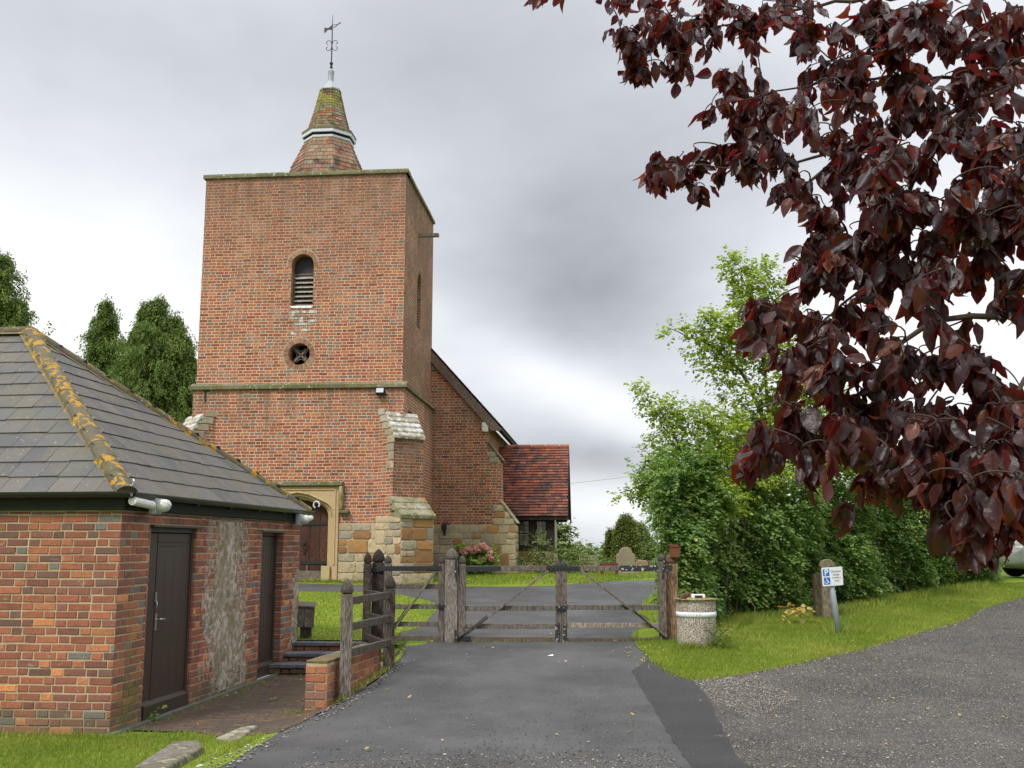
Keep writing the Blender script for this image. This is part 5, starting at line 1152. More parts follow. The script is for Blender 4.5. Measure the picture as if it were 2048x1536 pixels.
# ---- nave
NV = 4.1; RU, RZN = -2.52, 9.92; EU, EZN = 1.96, 4.90
nv = MB()
right = [(RU, .6), (2.34, .6), (2.34, 2.30), (1.96, 2.84), (1.94, 3.98), (1.60, 4.42), (1.60, 5.06), (RU, 9.72)]
left_ = [(2*RU-a, b) for a, b in right][::-1]; outl = right+left_[1:-1]
nv.prism(outl, (0, NV, 0), (1, 0, 0), (0, 0, 1), (0, -1, 0), .55); nv.box(2*RU-1.6, 1.6, NV+.56, NV+10, .6, 5.0)
cpart(nv, 'nave_wall', M['brick_nave'])
def mason(name, calls, **kw):
    sm = MB(); bk = MB()
    for c_ in calls: masonry(sm, *c_, backmb=bk, **kw)
    o = cpart(sm, name, M['stone']); bk.build('mortar_joint', M['mortar_church'], o); return o
kw_ = dict(hmin=.2, hmax=.32, wmin=.2, wmax=.42, proud=.016)
mason('nave_stone_footing', [((.0, NV-.012, 0), (1, 0, 0), (0, -1, 0), 2.35, .6, 2.23), ((2.352, NV, 0), (0, 1, 0), (1, 0, 0), .6, .6, 2.23)], **kw_)
mason('nave_stone_footing', [((2*RU-2.35, NV-.012, 0), (1, 0, 0), (0, -1, 0), 2.35, .6, 2.23)], **kw_)
mason('quoin_stones', [((a, NV-.012, 0), (1, 0, 0), (0, -1, 0), (2.34-(z_+.1-2.30)/.54*.38)-a, z_, z_+.18) for z_, a in ((2.23, 1.72), (2.41, 1.80), (2.59, 1.74))], hmin=.18, hmax=.19, wmin=.2, wmax=.32)
mason('buttress_shoulder', [((1.55, NV-.012, 0), (1, 0, 0), (0, -1, 0), .26, 4.06, 4.22), ((1.62, NV-.012, 0), (1, 0, 0), (0, -1, 0), .26, 3.9, 4.06)], hmin=.16, hmax=.17, colf=lambda: (.30, .28, .2))
for p_, q_, c_ in (((1.585, NV-.06, 4.47), (.42, 0, -.52), scol()), ((1.90, NV-.06, 2.90), (.49, 0, -.64), (.5, .46, .33))): wt = MB(); wt.obox(p_, q_, (0, .65, 0), (.03, 0, .03), c_); cpart(wt, 'buttress_weathering', M['coping'], bevel=.01)
rf2 = MB()
def tilecol():
    k = random.uniform(.75, 1.2); return tuple(q*k for q in random.choice([(.24, .085, .05), (.19, .07, .045), (.30, .10, .05), (.12, .06, .05), (.20, .10, .07), (.10, .055, .05)]))
upv = Vector((RU-EU, 0, RZN-EZN)); Hn = upv.length; upv.normalize()
slope((EU, NV-.12, EZN), (0, 1, 0), upv, 10, Hn, lambda h: (0, 10), expo=.10, wmin=.15, wmax=.19, th=.014, col=tilecol, mb=rf2, j=.004)
upl = Vector((-(RU-EU), 0, RZN-EZN)); upl.normalize()
slope((2*RU-EU, NV-.12, EZN), (0, 1, 0), upl, 10, Hn, lambda h: (0, 10), expo=.30, wmin=.5, wmax=.7, th=.014, col=tilecol, mb=rf2, j=.004)
nr = cpart(rf2, 'nave_roof', M['tile'])
sf = MB(); sf.add([(EU, NV-.1, EZN-.02), (RU, NV-.1, RZN-.02), (2*RU-EU, NV-.1, EZN-.02), (2*RU-EU, NV+10, EZN-.02), (RU, NV+10, RZN-.02), (EU, NV+10, EZN-.02), (EU-.02, NV-.1, EZN-.09), (RU, NV-.1, RZN-.10), (2*RU-EU+.02, NV-.1, EZN-.09), (2*RU-EU+.02, NV+10, EZN-.09), (RU, NV+10, RZN-.10), (EU-.02, NV+10, EZN-.09)], [(0, 1, 4, 5), (1, 2, 3, 4), (6, 11, 10, 7), (7, 10, 9, 8), (0, 5, 11, 6), (2, 8, 9, 3)]); sf.build('soffit_boards', M['oak_dark'], nr)
bgm = MB()
for s_ in (1, -1):
    f = lambda u: RU+(u-RU)*s_
    bgm.prism([(f(RU), RZN-.03), (f(EU-.02), EZN-.03), (f(EU-.02), EZN-.12), (f(EU-.28), EZN-.12), (f(EU-.48), EZN+.13), (f(RU), RZN-.34)], (0, NV-.10, 0), (1, 0, 0), (0, 0, 1), (0, -1, 0), .045, (1.15, 1.0, .95))
bo = cpart(bgm, 'bargeboard', M['oak'], bevel=.005)
kk = MB(); kk.box(1.42, 1.60, NV-.10, NV+.1, 4.76, 5.02, (.85, .8, .7)); cpart(kk, 'eaves_corbel', M['stone_pale'], bevel=.01)
for k in range(14): ra = MB(); ra.bar((EU-.06, NV+.25+.45*k, EZN-.1), (1.55, NV+.25+.45*k, EZN+.30), .07, .08); ra.build('rafter_end', M['oak_dark'], nr)

# ---- south porch
PV, PR = 5.45, 7.0; PE0, PE1 = 1.55, 3.70; PEZ, PRZ = 2.50, 4.62
pr_ = MB(); upp = Vector((0, PR-PV, PRZ-PEZ)); Hp = upp.length; upp.normalize()
def ptile():
    k = random.uniform(.75, 1.25); return tuple(q*k for q in random.choice([(.28, .085, .05), (.31, .10, .055), (.23, .08, .055), (.18, .08, .065), (.27, .11, .075), (.15, .08, .07), (.33, .115, .06)]))
slope((PE0, PV, PEZ), (1, 0, 0), upp, PE1-PE0, Hp, lambda h: (0, PE1-PE0), expo=.102, wmin=.155, wmax=.175, th=.016, col=ptile, mb=pr_, lift=.016, j=.006)
upb = Vector((0, -(PR-PV), PRZ-PEZ)); upb.normalize(); slope((PE0, 2*PR-PV, PEZ), (1, 0, 0), upb, PE1-PE0, Hp, lambda h: (0, PE1-PE0), expo=.204, wmin=.31, wmax=.35, th=.016, col=ptile, mb=pr_)
pf = cpart(pr_, 'porch_roof', M['tile'])
rt = MB(); x = PE0+.2
while x < PE1: rt.tube([(x, PR, PRZ-.02), (min(x+.40, PE1+.01), PR, PRZ-.015)], [.085, .08], 10, random.choice([(.34, .11, .06), (.28, .10, .06), (.38, .14, .08)])); x += .42
rt.build('ridge_tile', M['tile'], pf)
sf = MB(); sf.add([(PE0, PV+.02, PEZ-.03), (PE1-.02, PV+.02, PEZ-.03), (PE1-.02, PR, PRZ-.03), (PE0, PR, PRZ-.03), (PE1-.02, 2*PR-PV, PEZ-.03), (PE0, 2*PR-PV, PEZ-.03)], [(0, 3, 2, 1), (3, 5, 4, 2)]); sf.build('sarking', M['oak_dark'], pf)
bg2 = MB(); bg2.prism([(PV-.02, PEZ-.12), (PR, PRZ-.10), (2*PR-PV+.02, PEZ-.12), (2*PR-PV-.12, PEZ-.12), (PR, PRZ-.30), (PV+.16, PEZ-.12)][::-1], (PE1+.015, 0, 0), (0, 1, 0), (0, 0, 1), (1, 0, 0), .04, (.8, .75, .7)); bg2.build('bargeboard', M['oak_dark'], pf)
ev = MB(); ev.box(PE0+.05, PE1-.01, PV+.01, PV+.06, PEZ-.10, PEZ-.035, (.5, .5, .5)); ev.bar((3.36, PV+.18, PEZ-.13), (PE1-.02, PV+.18, PEZ-.13), .1, .07, col=(.8, .8, .8)); ev.build('eaves_board', M['oak_dark'], pf)
pw = MB(); pw.box(1.6, 3.30, PV+.30, PV+.5, .6, 1.56, (1, 1, 1)); pw.box(3.12, 3.30, PV+.5, 2*PR-PV-.3, .6, 1.56); pw.box(1.62, 3.28, PV+.36, 2*PR-PV-.36, 1.57, PEZ+.15)
pw.add([(3.2, PV+.36, PEZ+.15), (3.2, 2*PR-PV-.36, PEZ+.15), (3.2, PR, PRZ-.15)], [(0, 1, 2)])
pwo = cpart(pw, 'porch_core', M['mortar_church'])
sm = MB(); masonry(sm, (1.6, PV+.30, 0), (1, 0, 0), (0, -1, 0), 1.70, .6, 1.555, hmin=.15, hmax=.25, wmin=.2, wmax=.4); sm.build('stone_wall', M['stone'], pwo)
fr = MB(); ty = PV+.26; oc = (.75, .75, .78)
fr.box(1.6, 3.32, ty-.02, ty+.1, 1.557, 1.66, oc); fr.box(1.6, 3.32, ty, ty+.1, 2.40, 2.52, oc)
for a, b in ((2.16, 2.27), (2.61, 2.78), (3.10, 3.32)): fr.box(a, b, ty+.001, ty+.1, 1.661, 2.399, oc)
fr.box(1.6, 2.159, ty+.03, ty+.1, 1.661, 2.399, (.5, .5, .5))
fo = cpart(fr, 'porch_frame', M['oak_dark'], bevel=.006)
for a, b in ((2.27, 2.61), (2.78, 3.10)):
    g = MB(); g.add([(a+.035, ty+.065, 1.70), (b-.035, ty+.065, 1.70), (b-.035, ty+.065, 2.36), (a+.035, ty+.065, 2.36)], [(0, 1, 2, 3)]); q = MB(); q.box(a, b, ty+.03, ty+.09, 1.661, 1.70, oc); q.box(a, b, ty+.03, ty+.09, 2.36, 2.399, oc); q.box(a, a+.035, ty+.03, ty+.09, 1.70, 2.36, oc); q.box(b-.035, b, ty+.03, ty+.09, 1.70, 2.36, oc); q.box(a+.035, b-.035, ty+.05, ty+.08, 2.02, 2.04, (.4, .4, .4))
    wi = cpart(q, 'porch_window', M['oak_dark']); g.build('pane', M['leaded'], wi)

# ---- spire: two tiled stages, lead cap, vane
SU, SV = -2.52, 2.05; cw = w3(SU, SV, 0)
def zs(py): return at(657, py, cw[1])[2]
def hwm(px, py): r = ray(657, py); k = cw[1]/r[1]; d = k; return px*d/FPX/.985
spz = MB()
def ringpts(r, z): return [(SU+r*math.cos(math.pi/4*k+math.pi/8), SV+r*math.sin(math.pi/4*k+math.pi/8), z) for k in range(8)]
def tierrows(mb, zr, rows, colf, lip=.016):
    # each course of tiles: individual tiles on the eight sides, standing out over the course below
    def rad(z):
        return float(np.interp(z, [a for a, b in zr], [b for a, b in zr]))
    z0, z1 = zr[0][0], zr[-1][0]
    for i in range(rows):
        za = z0+(z1-z0)*i/rows; zb = z0+(z1-z0)*(i+1)/rows+.02; zb = min(zb, z1); ra, rb = rad(za)+lip, rad(zb)+.002
        A, B_ = ringpts(ra, za), ringpts(rb, zb); A2 = ringpts(ra-.02, za)
        for k in range(8):
            a0, a1 = Vector(A[k]), Vector(A[(k+1) % 8]); b0, b1 = Vector(B_[k]), Vector(B_[(k+1) % 8]); c0, c1 = Vector(A2[k]), Vector(A2[(k+1) % 8])
            n_ = max(2, round((a1-a0).length/.165)); off = .5*(i % 2)/n_
            cuts = sorted(set([0]+[min(1, max(0, q/n_+off)) for q in range(n_+1)]+[1]))
            for t0, t1 in zip(cuts[:-1], cuts[1:]):
                if t1-t0 < .02: continue
                g = .0035/max(.05, (a1-a0).length); u0, u1 = t0+g, t1-g; dz = Vector((0, 0, random.uniform(-.006, .006)))
                vs = [a0.lerp(a1, u0)+dz, a0.lerp(a1, u1)+dz, b0.lerp(b1, u1), b0.lerp(b1, u0), c0.lerp(c1, u0)+dz, c0.lerp(c1, u1)+dz]
                mb.add(vs, [(0, 1, 2, 3), (4, 5, 1, 0)], colf(za))
            mb.add([c0, c1, b1-(b1-Vector((SU, SV, b1.z)))*.02, b0-(b0-Vector((SU, SV, b0.z)))*.02], [(0, 1, 2, 3)], (.05, .04, .03))
def lowcol(z): k = random.uniform(.8, 1.2); return tuple(q*k for q in random.choice([(.32, .15, .09), (.37, .19, .12), (.27, .15, .10), (.24, .16, .11), (.40, .19, .10), (.27, .22, .16), (.25, .20, .12)]))
zA, zB, zC, zD = PZ-.35, zs(291), zs(268), zs(182)
rA, rB, rC, rD = hwm(76, 350), hwm(47.5, 291), hwm(43, 268), hwm(19.5, 182)
def upcol(z):
    t = (z-zC)/(zD-zC); k = random.uniform(.75, 1.2)
    if t > .5 and random.random() < .85: c = random.choice([(.28, .26, .04), (.22, .20, .06), (.30, .24, .06)])
    elif random.random() < .6: c = random.choice([(.26, .20, .08), (.22, .21, .10), (.25, .24, .16)])
    else: c = random.choice([(.30, .12, .06), (.34, .15, .07), (.25, .10, .06)])
    return tuple(q*k for q in c)
tierrows(spz, [(zA, rA*1.12), (zs(345), rA*.965), ((zs(345)+zB)/2, (rA+rB)*.485), (zB, rB)], 16, lowcol)
tierrows(spz, [(zC, rC), (zC*.6+zD*.4, rC+(rD-rC)*.44), (zD, rD)], 15, upcol)
spo = cpart(spz, 'spire', M['tile'])
def octring(mb, prof, col=(1, 1, 1)):
    vs = []
    for r, z in prof: vs += ringpts(r, z)
    n_ = len(prof); mb.add(vs, [(i*8+k, i*8+(k+1) % 8, (i+1)*8+(k+1) % 8, (i+1)*8+k) for i in range(n_-1) for k in range(8)], col)
mb = MB(); octring(mb, [(rB+.005, zB-.01), (rB+.03, zB), (rB+.035, zB+.055), (rB-.02, zB+.06)]); octring(mb, [(rB+.03, zs(282)), (rB+.075, zs(282)), (rB+.078, zs(276.5)), (rB+.02, zs(276))]); mb.build('lead_flashing', M['leadwhite'], spo)
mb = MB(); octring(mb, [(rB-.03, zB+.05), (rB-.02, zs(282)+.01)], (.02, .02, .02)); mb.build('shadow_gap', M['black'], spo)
mb = MB(); octring(mb, [(rB+.03, zs(277)), (rB+.085, zs(276)), (rB+.08, zs(271)), (rC+.02, zs(267))], (.17, .13, .09)); mb.build('moulding', M['coping'], spo)
mb = MB(); octring(mb, [(rD+.03, zD-.03), (rD+.025, zD+.01), (hwm(9, 168), zs(168)), (hwm(6, 164), zs(163))])
mb.lathe([(hwm(6, 164), zs(165)), (hwm(5.6, 160), zs(152)), (hwm(6.2, 150), zs(147)), (hwm(6.6, 150), zs(143)), (hwm(4.5, 150), zs(140)), (.03, zs(138))], (SU, SV, 0), 16); mb.build('lead_cap', M['lead'], spo)
vn = MB(); zt0, zt1 = zs(139), zs(29); vn.tube([(SU, SV, zt0-.1), (SU, SV, zs(130)), (SU, SV, zs(128)), (SU, SV, zs(100)), (SU, SV, zs(60)), (SU, SV, zt1)], [.05, .03, .018, .018, .014, .005], 8)
vn.lathe([(.001, -.05), (.04, -.03), (.05, 0), (.04, .03), (.001, .05)], (SU, SV, zs(127)), 10)
sc_ = 27.9/FPX
for s_ in (1, -1):
    for q in (1, -1):
        pts = []
        for k in range(15):
            a = -.2+k*.34; r_ = (6.6-.30*k)*sc_; pts.append((SU+s_*(7.6*sc_-r_*math.cos(a)*1.0), SV, zs(91)+q*(8.5*sc_-(-r_*math.sin(a))*1.0) - q*3*sc_))
        vn.tube(pts, .009, 5)
va = cpart(vn, 'weathervane', M['black'], smooth=True)
bn = MB(); z0_ = zs(56); bn.prism([(0, .26*0+.10), (-.05, .06), (-.10, .01), (-.17, 0), (-.20, .03), (-.235, .0), (-.215, -.04), (-.24, -.075), (-.21, -.11), (-.235, -.15), (-.18, -.12), (-.14, -.06), (-.09, -.045), (-.03, -.06), (0, -.05)], (SU, SV-.004, z0_), (1, 0, 0), (0, 0, 1), (0, -1, 0), .008)
bn.prism([(0, .09), (.09, .10), (.17, .12), (.18, .15), (.24, .155), (.20, .105), (.16, .10), (.10, .03), (.03, 0), (.02, .015), (.085, .045), (.13, .098), (.08, .085), (0, .075)], (SU, SV-.004, z0_), (1, 0, 0), (0, 0, 1), (0, -1, 0), .008); bn.build('banner', M['black'], va)

# ---- fittings hung on the church
fl = thing('floodlight', w3(-.49, -.06, 5.22), CA, 'small black floodlight under the tower string course, near its right corner', 'floodlight')
mb = MB(); mb.obox((-.10, -.20, .0), (.20, 0, 0), (0, .12, -.05), (0, .05, .14), (.1, .1, .1)); mb.build('housing', M['black'], fl, bevel=.01)
mb = MB(); mb.add([(-.085, -.204, .018), (.085, -.204, .018), (.085, -.158, .125), (-.085, -.158, .125)], [(0, 1, 2, 3)]); mb.build('lens', M['greypole'], fl); mb = MB(); mb.bar((-.115, -.12, .05), (-.115, 0, .0), .012, .03); mb.bar((.115, -.12, .05), (.115, 0, .0), .012, .03); mb.build('bracket', M['black'], fl)
lb = thing('bracket_lamp', w3(.42, NV-.03, 2.15), CA, 'black iron bracket lamp on the nave wall above the hydrangea', 'lamp')
mb = MB(); mb.tube([(0, 0, -.05), (0, -.10, .0), (0, -.14, .1), (.0, -.14, .2)], .014, 6); mb.box(-.03, .03, -.03, 0, -.2, .05); mb.build('bracket', M['black'], lb); mb = MB(); mb.lathe([(.03, -.09), (.07, -.06), (.075, .04), (.04, .08), (.01, .12)], (0, -.14, .04), 10); mb.lathe([(.09, -.01), (.04, .04), (.005, .09)], (.09, -.14, .1), 10); mb.build('lantern', M['black'], lb)
# ---------------- vegetation helpers ----------------
def sprays(C, D, n, length, size, side=.5, drop=.25, nup=1.0):
    # leafy sprigs: n leaves set alternately along each sprig that starts at C and grows along D
    m = len(C); D = unit(D); t = np.linspace(.12, 1, n)[None, :, None]; up = np.array([0, 0, 1.])
    S_ = unit(np.cross(D, up)+1e-4); sg = np.where(np.arange(n) % 2, 1., -1.)[None, :, None]; L = (length*rng.uniform(.6, 1.25, m))[:, None, None]
    P = C[:, None]+D[:, None]*t*L; P[:, :, 2] -= (drop*L[:, :, 0]*t[:, :, 0]**2); P = P+rng.normal(0, size*.25, P.shape)
    A = D[:, None]*.7+S_[:, None]*sg*side*1.6+rng.normal(0, .25, P.shape); A[:, :, 2] -= drop*.8
    N = np.array([0, 0, 1.])*nup+D[:, None]*.55+rng.normal(0, .38, P.shape)
    sz = size*rng.uniform(.65, 1.25, (m, n)); b = rng.beta(2, 2, (m, 1)); c = np.clip(b+rng.normal(0, .16, (m, n)), 0, 1)
    return P.reshape(-1, 3), N.reshape(-1, 3), A.reshape(-1, 3), sz.reshape(-1), np.repeat(c.reshape(-1, 1), 3, 1)
def cat(L): return [np.concatenate(q) for q in zip(*L)]
def leaves(name, L, mt, parent, shape='oval', wid=.55, fold=.3):
    P, N, A, sz, c = cat(L); return leaf_mesh(name, P, N, A, sz, M[mt], parent, c, wid, fold, shape)
def root(name, x, y, label, ct, group=None): return thing(name, (x, y, gh(x, y)), 0, label, ct, group)
def rl(o, P): return P-np.array(o.location)
def blobs(o, lst, k, n, length, size, **kw):
    out = []
    for b in lst:
        px, py, Y, rx, ry = b[:5]; kk = b[5] if len(b) > 5 else 1
        c = np.array(at(px, py, Y)); sc = Y/FPX; m = max(3, int(rx*ry*k*kk)); u = unit(rng.normal(0, 1, (m, 3))); r = rng.random(m)[:, None]**.45
        R_ = np.array([rx*sc, (rx+ry)*.5*sc, ry*sc]); out.append(sprays(rl(o, c+u*r*R_), u+np.array([0, -.15, .25])+rng.normal(0, .4, (m, 3)), n, length, size, **kw))
    return out
def branches(o, lst, mt='bark', name='limb', r0=.05, r1=.012, n=6, base=None):
    mb = MB()
    for pl in lst:
        P = [Vector(at(*p)) for p in pl]; Q = []
        for a, b in zip(P[:-1], P[1:]):
            for q in range(4): Q.append(a.lerp(b, q/4)+Vector([random.uniform(-.02, .02)*(q > 0) for _ in range(3)]))
        Q.append(P[-1]); k = len(Q); mb.tube([p-o.location for p in Q], [r0+(r1-r0)*i/(k-1) for i in range(k)], n, (.20, .17, .13))
    return mb.build(name, M[mt], o, smooth=True)

# ---- hornbeam hedge
hp = [(2.48, 15.95), (3.1, 16.35), (4.0, 17.35), (5.3, 18.75), (6.9, 20.2), (8.5, 21.6), (10.6, 23.6), (11.7, 24.7)]
hd = root('hornbeam_hedge', 5.3, 19.3, 'tall dense clipped hornbeam hedge running from the gate to the car park', 'hedge')
seg = np.array(hp); sl = np.hypot(*np.diff(seg, axis=0).T); cum = np.concatenate([[0], np.cumsum(sl)])
def hedge_pt(s): x_ = np.interp(s, cum, seg[:, 0]); y_ = np.interp(s, cum, seg[:, 1]); a = np.interp(s+.05, cum, seg[:, 0])-np.interp(s-.05, cum, seg[:, 0]); b = np.interp(s+.05, cum, seg[:, 1])-np.interp(s-.05, cum, seg[:, 1]); h = np.hypot(a, b)+1e-9; return x_, y_, b/h, -a/h
def bump(s, z): return .22*np.sin(s*1.1+2+z*.9)+.20*np.sin(s*2.3+1.3*np.sin(z*2.1))+.10*np.sin(s*5.1+z*3.7+1)+.07*np.sin(z*6.3-s*3.1)+.05*np.sin(s*11+z*9)
L = []
m = 7800; s = cum[-1]*rng.random(m)**1.12; H = 2.35+.26*np.sin(s*1.9)+.20*np.sin(s*4.3+2); t = rng.random(m)**.92; z_ = t*H; x_, y_, nx_, ny_ = hedge_pt(s)
off = bump(s, z_)-.15-.35*np.clip(t-.8, 0, 1)**1*3-.12*(t < .08)-rng.random(m)**2*.35
C = np.stack([x_+nx_*off, y_+ny_*off, ghv(x_, y_)+.04+z_], 1); D = np.stack([nx_+rng.normal(0, .55, m), ny_+rng.normal(0, .4, m), rng.normal(.05, .35, m)+.9*(t > .9)], 1)
L.append(sprays(rl(hd, C), D, 9, .24, .058, side=.6, drop=.45, nup=1.1))
m = 1700; s = cum[-1]*rng.random(m); d = rng.random(m)*.9; H = 2.32+.26*np.sin(s*1.9)+.20*np.sin(s*4.3+2); x_, y_, nx_, ny_ = hedge_pt(s)   # top
C = np.stack([x_-nx_*(d+.25), y_-ny_*(d+.25), ghv(x_, y_)+H+rng.normal(0, .2, m)], 1); L.append(sprays(rl(hd, C), np.stack([rng.normal(0, .6, m), rng.normal(-.2, .5, m), np.ones(m)*.8], 1), 9, .28, .058, side=.6, drop=.3))
m = 900; t = rng.random(m); a = rng.random(m)*1.1                   # the end by the gate post
x0, y0, nx0, ny0 = hedge_pt(np.array([0.])); C = np.stack([x0-.02+a*.35+bump(a*3, t*3)*.4, y0+a*.9, gh(2.4, 16)+.1+t*2.4], 1); L.append(sprays(rl(hd, C), np.stack([rng.normal(-1, .4, m), rng.normal(-.4, .5, m), rng.normal(0, .3, m)], 1), 9, .24, .055, side=.6, drop=.4))
leaves('foliage', L, 'hedge', hd, wid=.62)
mb = MB()
for i in range(150):
    s_ = .8+(cum[-1]-.8)*random.random(); a, b, c, d = [float(q) for q in hedge_pt(np.array([s_]))]; o_ = -.38-random.random()*.5; g = gh(a, b)
    p0 = Vector((a+c*o_, b+d*o_, g-.05)); mb.tube([p0-hd.location, p0+Vector((random.gauss(0, .08), random.gauss(0, .08), 1.))-hd.location, p0+Vector((random.gauss(0, .2), random.gauss(0, .2), 2.1))-hd.location], [.028, .02, .008], 5, (.12, .10, .07))
mb.build('stems', M['bark'], hd)
mb = MB(); n_ = 26
for i in range(n_):       # inner mass of dead twiggy shade-leaf
    pass
C = []; m = 2600; s = .9+(cum[-1]-.9)*rng.random(m); x_, y_, nx_, ny_ = hedge_pt(s); d = .45+rng.random(m)*.5; C = np.stack([x_-nx_*d, y_-ny_*d, ghv(x_, y_)+.1+rng.random(m)*2.1], 1)
leaves('inner_foliage', [sprays(rl(hd, C), rng.normal(0, 1, (m, 3)), 5, .25, .13)], 'hedge', hd, wid=.8)

# ---- trees and shrubs beyond the hedge
tm = root('field_maple', 5.0, 19.6, 'tall airy yellow green field maple rising behind the hedge and copper leaves', 'tree')
leaves('crown', blobs(tm, [(1478, 548, 18.4, 24, 36), (1462, 530, 18.4, 14, 20), (1532, 560, 18.6, 30, 38), (1500, 615, 18.5, 46, 36), (1440, 662, 18.3, 46, 34), (1352, 658, 18.2, 26, 12, .8), (1415, 640, 18.2, 20, 14, .7), (1475, 700, 18.6, 62, 40), (1540, 680, 18.8, 44, 52), (1422, 735, 18.4, 34, 24, .8), (1400, 690, 18.4, 30, 20, .7), (1570, 640, 18.8, 34, 46, .8),
    (1565, 760, 18.7, 52, 50, .8), (1490, 790, 18.7, 54, 34, .55), (1450, 775, 18.4, 20, 16, .6), (1550, 850, 18.9, 74, 52), (1620, 800, 19, 70, 60), (1625, 890, 19.2, 80, 60), (1700, 900, 19.4, 80, 56), (1500, 880, 18.8, 70, 46), (1500, 950, 18.4, 90, 46), (1780, 935, 19.8, 70, 40)], .10, 8, .22, .058, side=.6, drop=.1), 'maple', tm, wid=.72)
branches(tm, [[(1560, 1150, 19.4), (1545, 900, 19.2), (1530, 720, 18.9), (1505, 600, 18.7), (1475, 535, 18.5)], [(1545, 900, 19.2), (1590, 760, 19), (1570, 640, 18.9), (1535, 550, 18.7)], [(1540, 860, 19.1), (1480, 740, 18.7), (1420, 690, 18.5), (1335, 655, 18.2)], [(1545, 930, 19.2), (1640, 840, 19.2), (1700, 880, 19.4)], [(1542, 880, 19.1), (1450, 830, 18.6), (1400, 800, 18.4)]], r0=.045, r1=.006)
th_ = root('hawthorn_bush', 3.3, 18.2, 'bright green hawthorn bush with long shoots left of the maple', 'bush')
leaves('crown', blobs(th_, [(1330, 822, 17.6, 38, 24), (1288, 792, 17.5, 16, 22, .8), (1272, 775, 17.5, 9, 12, .8), (1385, 840, 17.7, 56, 34), (1455, 870, 17.9, 60, 42), (1335, 895, 17.6, 38, 44), (1405, 935, 17.6, 76, 48), (1250, 990, 17.2, 20, 9, .8), (1285, 975, 17.3, 26, 22), (1325, 965, 17.3, 44, 40), (1372, 1010, 17.1, 38, 42), (1365, 1060, 16.9, 26, 36), (1430, 1000, 17.2, 66, 40), (1335, 1005, 17.3, 24, 26)], .12, 8, .2, .052, side=.6, drop=.1), 'maple', th_, wid=.66)
branches(th_, [[(1400, 1150, 17.8), (1390, 950, 17.8), (1340, 860, 17.7), (1285, 785, 17.5)], [(1390, 980, 17.8), (1310, 960, 17.4), (1240, 985, 17.2)], [(1395, 940, 17.8), (1440, 860, 17.9), (1500, 850, 18)]], r0=.035, r1=.006)
hb = root('hazel_bush', 11.0, 26.0, 'light green leafy bush behind the far end of the hedge', 'bush')
leaves('crown', blobs(hb, [(1905, 925, 25, 60, 40), (1965, 955, 26, 56, 46), (1850, 900, 25, 60, 36, .8), (1975, 990, 26.5, 44, 44), (1930, 1000, 25.5, 60, 50), (1870, 960, 25, 60, 40), (2010, 1020, 28.5, 36, 36), (2090, 1010, 27.5, 70, 50)], .05, 8, .3, .075, side=.6, drop=.15), 'maple', hb, wid=.66)
branches(hb, [[(1960, 1150, 26.5), (1950, 1040, 26.3), (1900, 930, 25.6)], [(1950, 1060, 26.3), (2000, 960, 26.5)]], r0=.05, r1=.01)

# ---- conifers behind the shed
def conifer(name, px, Y, prof, label, ctry='conifer', mt='conifer', k=.15, size=.13, length=.30, drop=1.3, n=8, group=None, extra=(), base=1160, up=.25, nb=.045):
    x0 = at(px, 700, Y)[0]; o = root(name, x0, Y, label, ctry, group); L = []; sc = Y/FPX
    ys = [p[0] for p in prof]; ws = [p[1] for p in prof]; area = sum((ys[i+1]-ys[i])*(ws[i]+ws[i+1]) for i in range(len(ys)-1))
    w_ = np.interp(np.linspace(ys[0], ys[-1], 200), ys, ws); cdf = np.cumsum(w_)/w_.sum()
    if up < 1:      # boughs: each leaves the stem, rises a little and droops, hung with sprays
        tops = [(px, 0, 1.)]+[(a, b, c) for a, b, c in extra]
        for tx, ty, f in tops:
            m = int(area*nb*(f if ty else 1)); t = rng.random(m)**.85; py = ys[0]+ty+(ys[-1]-ys[0]-ty)*t
            a = rng.uniform(0, 2*np.pi, m); R_ = (np.interp(py-ty, ys, ws)*(f if ty else 1)+.5)*sc*rng.uniform(.35, 1.6, m)*(1+.28*np.sin(py*.13+a*2)); z0 = np.array([at(px, q, Y)[2] for q in py]); xx = (tx-px)*sc
            for q in (.3, .3, .5, .5, .66, .66, .66, .8, .8, .8, .92, .92, .92, 1.0, 1.0, 1.03):
                r = R_*q*rng.uniform(.93, 1.05, m); z = z0+R_*(.45*q-.42*q*q)+rng.normal(0, .06, m); C = np.stack([x0+xx+r*np.cos(a), Y+r*np.sin(a), z], 1)+rng.normal(0, .11, (m, 3))
                L.append(sprays(rl(o, C), np.stack([np.cos(a), np.sin(a), np.full(m, -.35)], 1)+rng.normal(0, .35, (m, 3)), n, length*(.85-.4*q), size*(1.0-.2*q), side=.35, drop=drop, nup=.5))
    else:
        m = int(area*k); py = np.interp(rng.random(m), cdf, np.linspace(ys[0], ys[-1], 200)); a = rng.uniform(0, 2*np.pi, m); zz_ = np.array([at(px, q, Y)[2] for q in py]); rr = np.interp(py, ys, ws)*sc*rng.random(m)**.4
        L.append(sprays(rl(o, np.stack([x0+rr*np.cos(a), Y+rr*np.sin(a), zz_], 1)), np.stack([np.cos(a)+rng.normal(0, .3, m), np.sin(a)+rng.normal(0, .3, m), rng.normal(up, .35, m)], 1), n, length, size, side=.35, drop=drop, nup=.5))
    leaves('crown', L, mt, o, 'diamond', wid=.28)
    mb = MB(); z1 = at(px, prof[0][0]+25, Y)[2]-o.location.z; mb.tube([(0, 0, -.1), (.05, 0, z1*.5), (0, 0, z1)], [.28, .18, .03], 8, (.14, .09, .06)); mb.build('trunk', M['bark'], o); return o
conifer('conifer', 207, 44, [(604, 1), (625, 7), (660, 17), (700, 28), (745, 38), (800, 50), (880, 70), (980, 84)], 'slender dark conifer with pointed top left of the church tower', nb=.020)
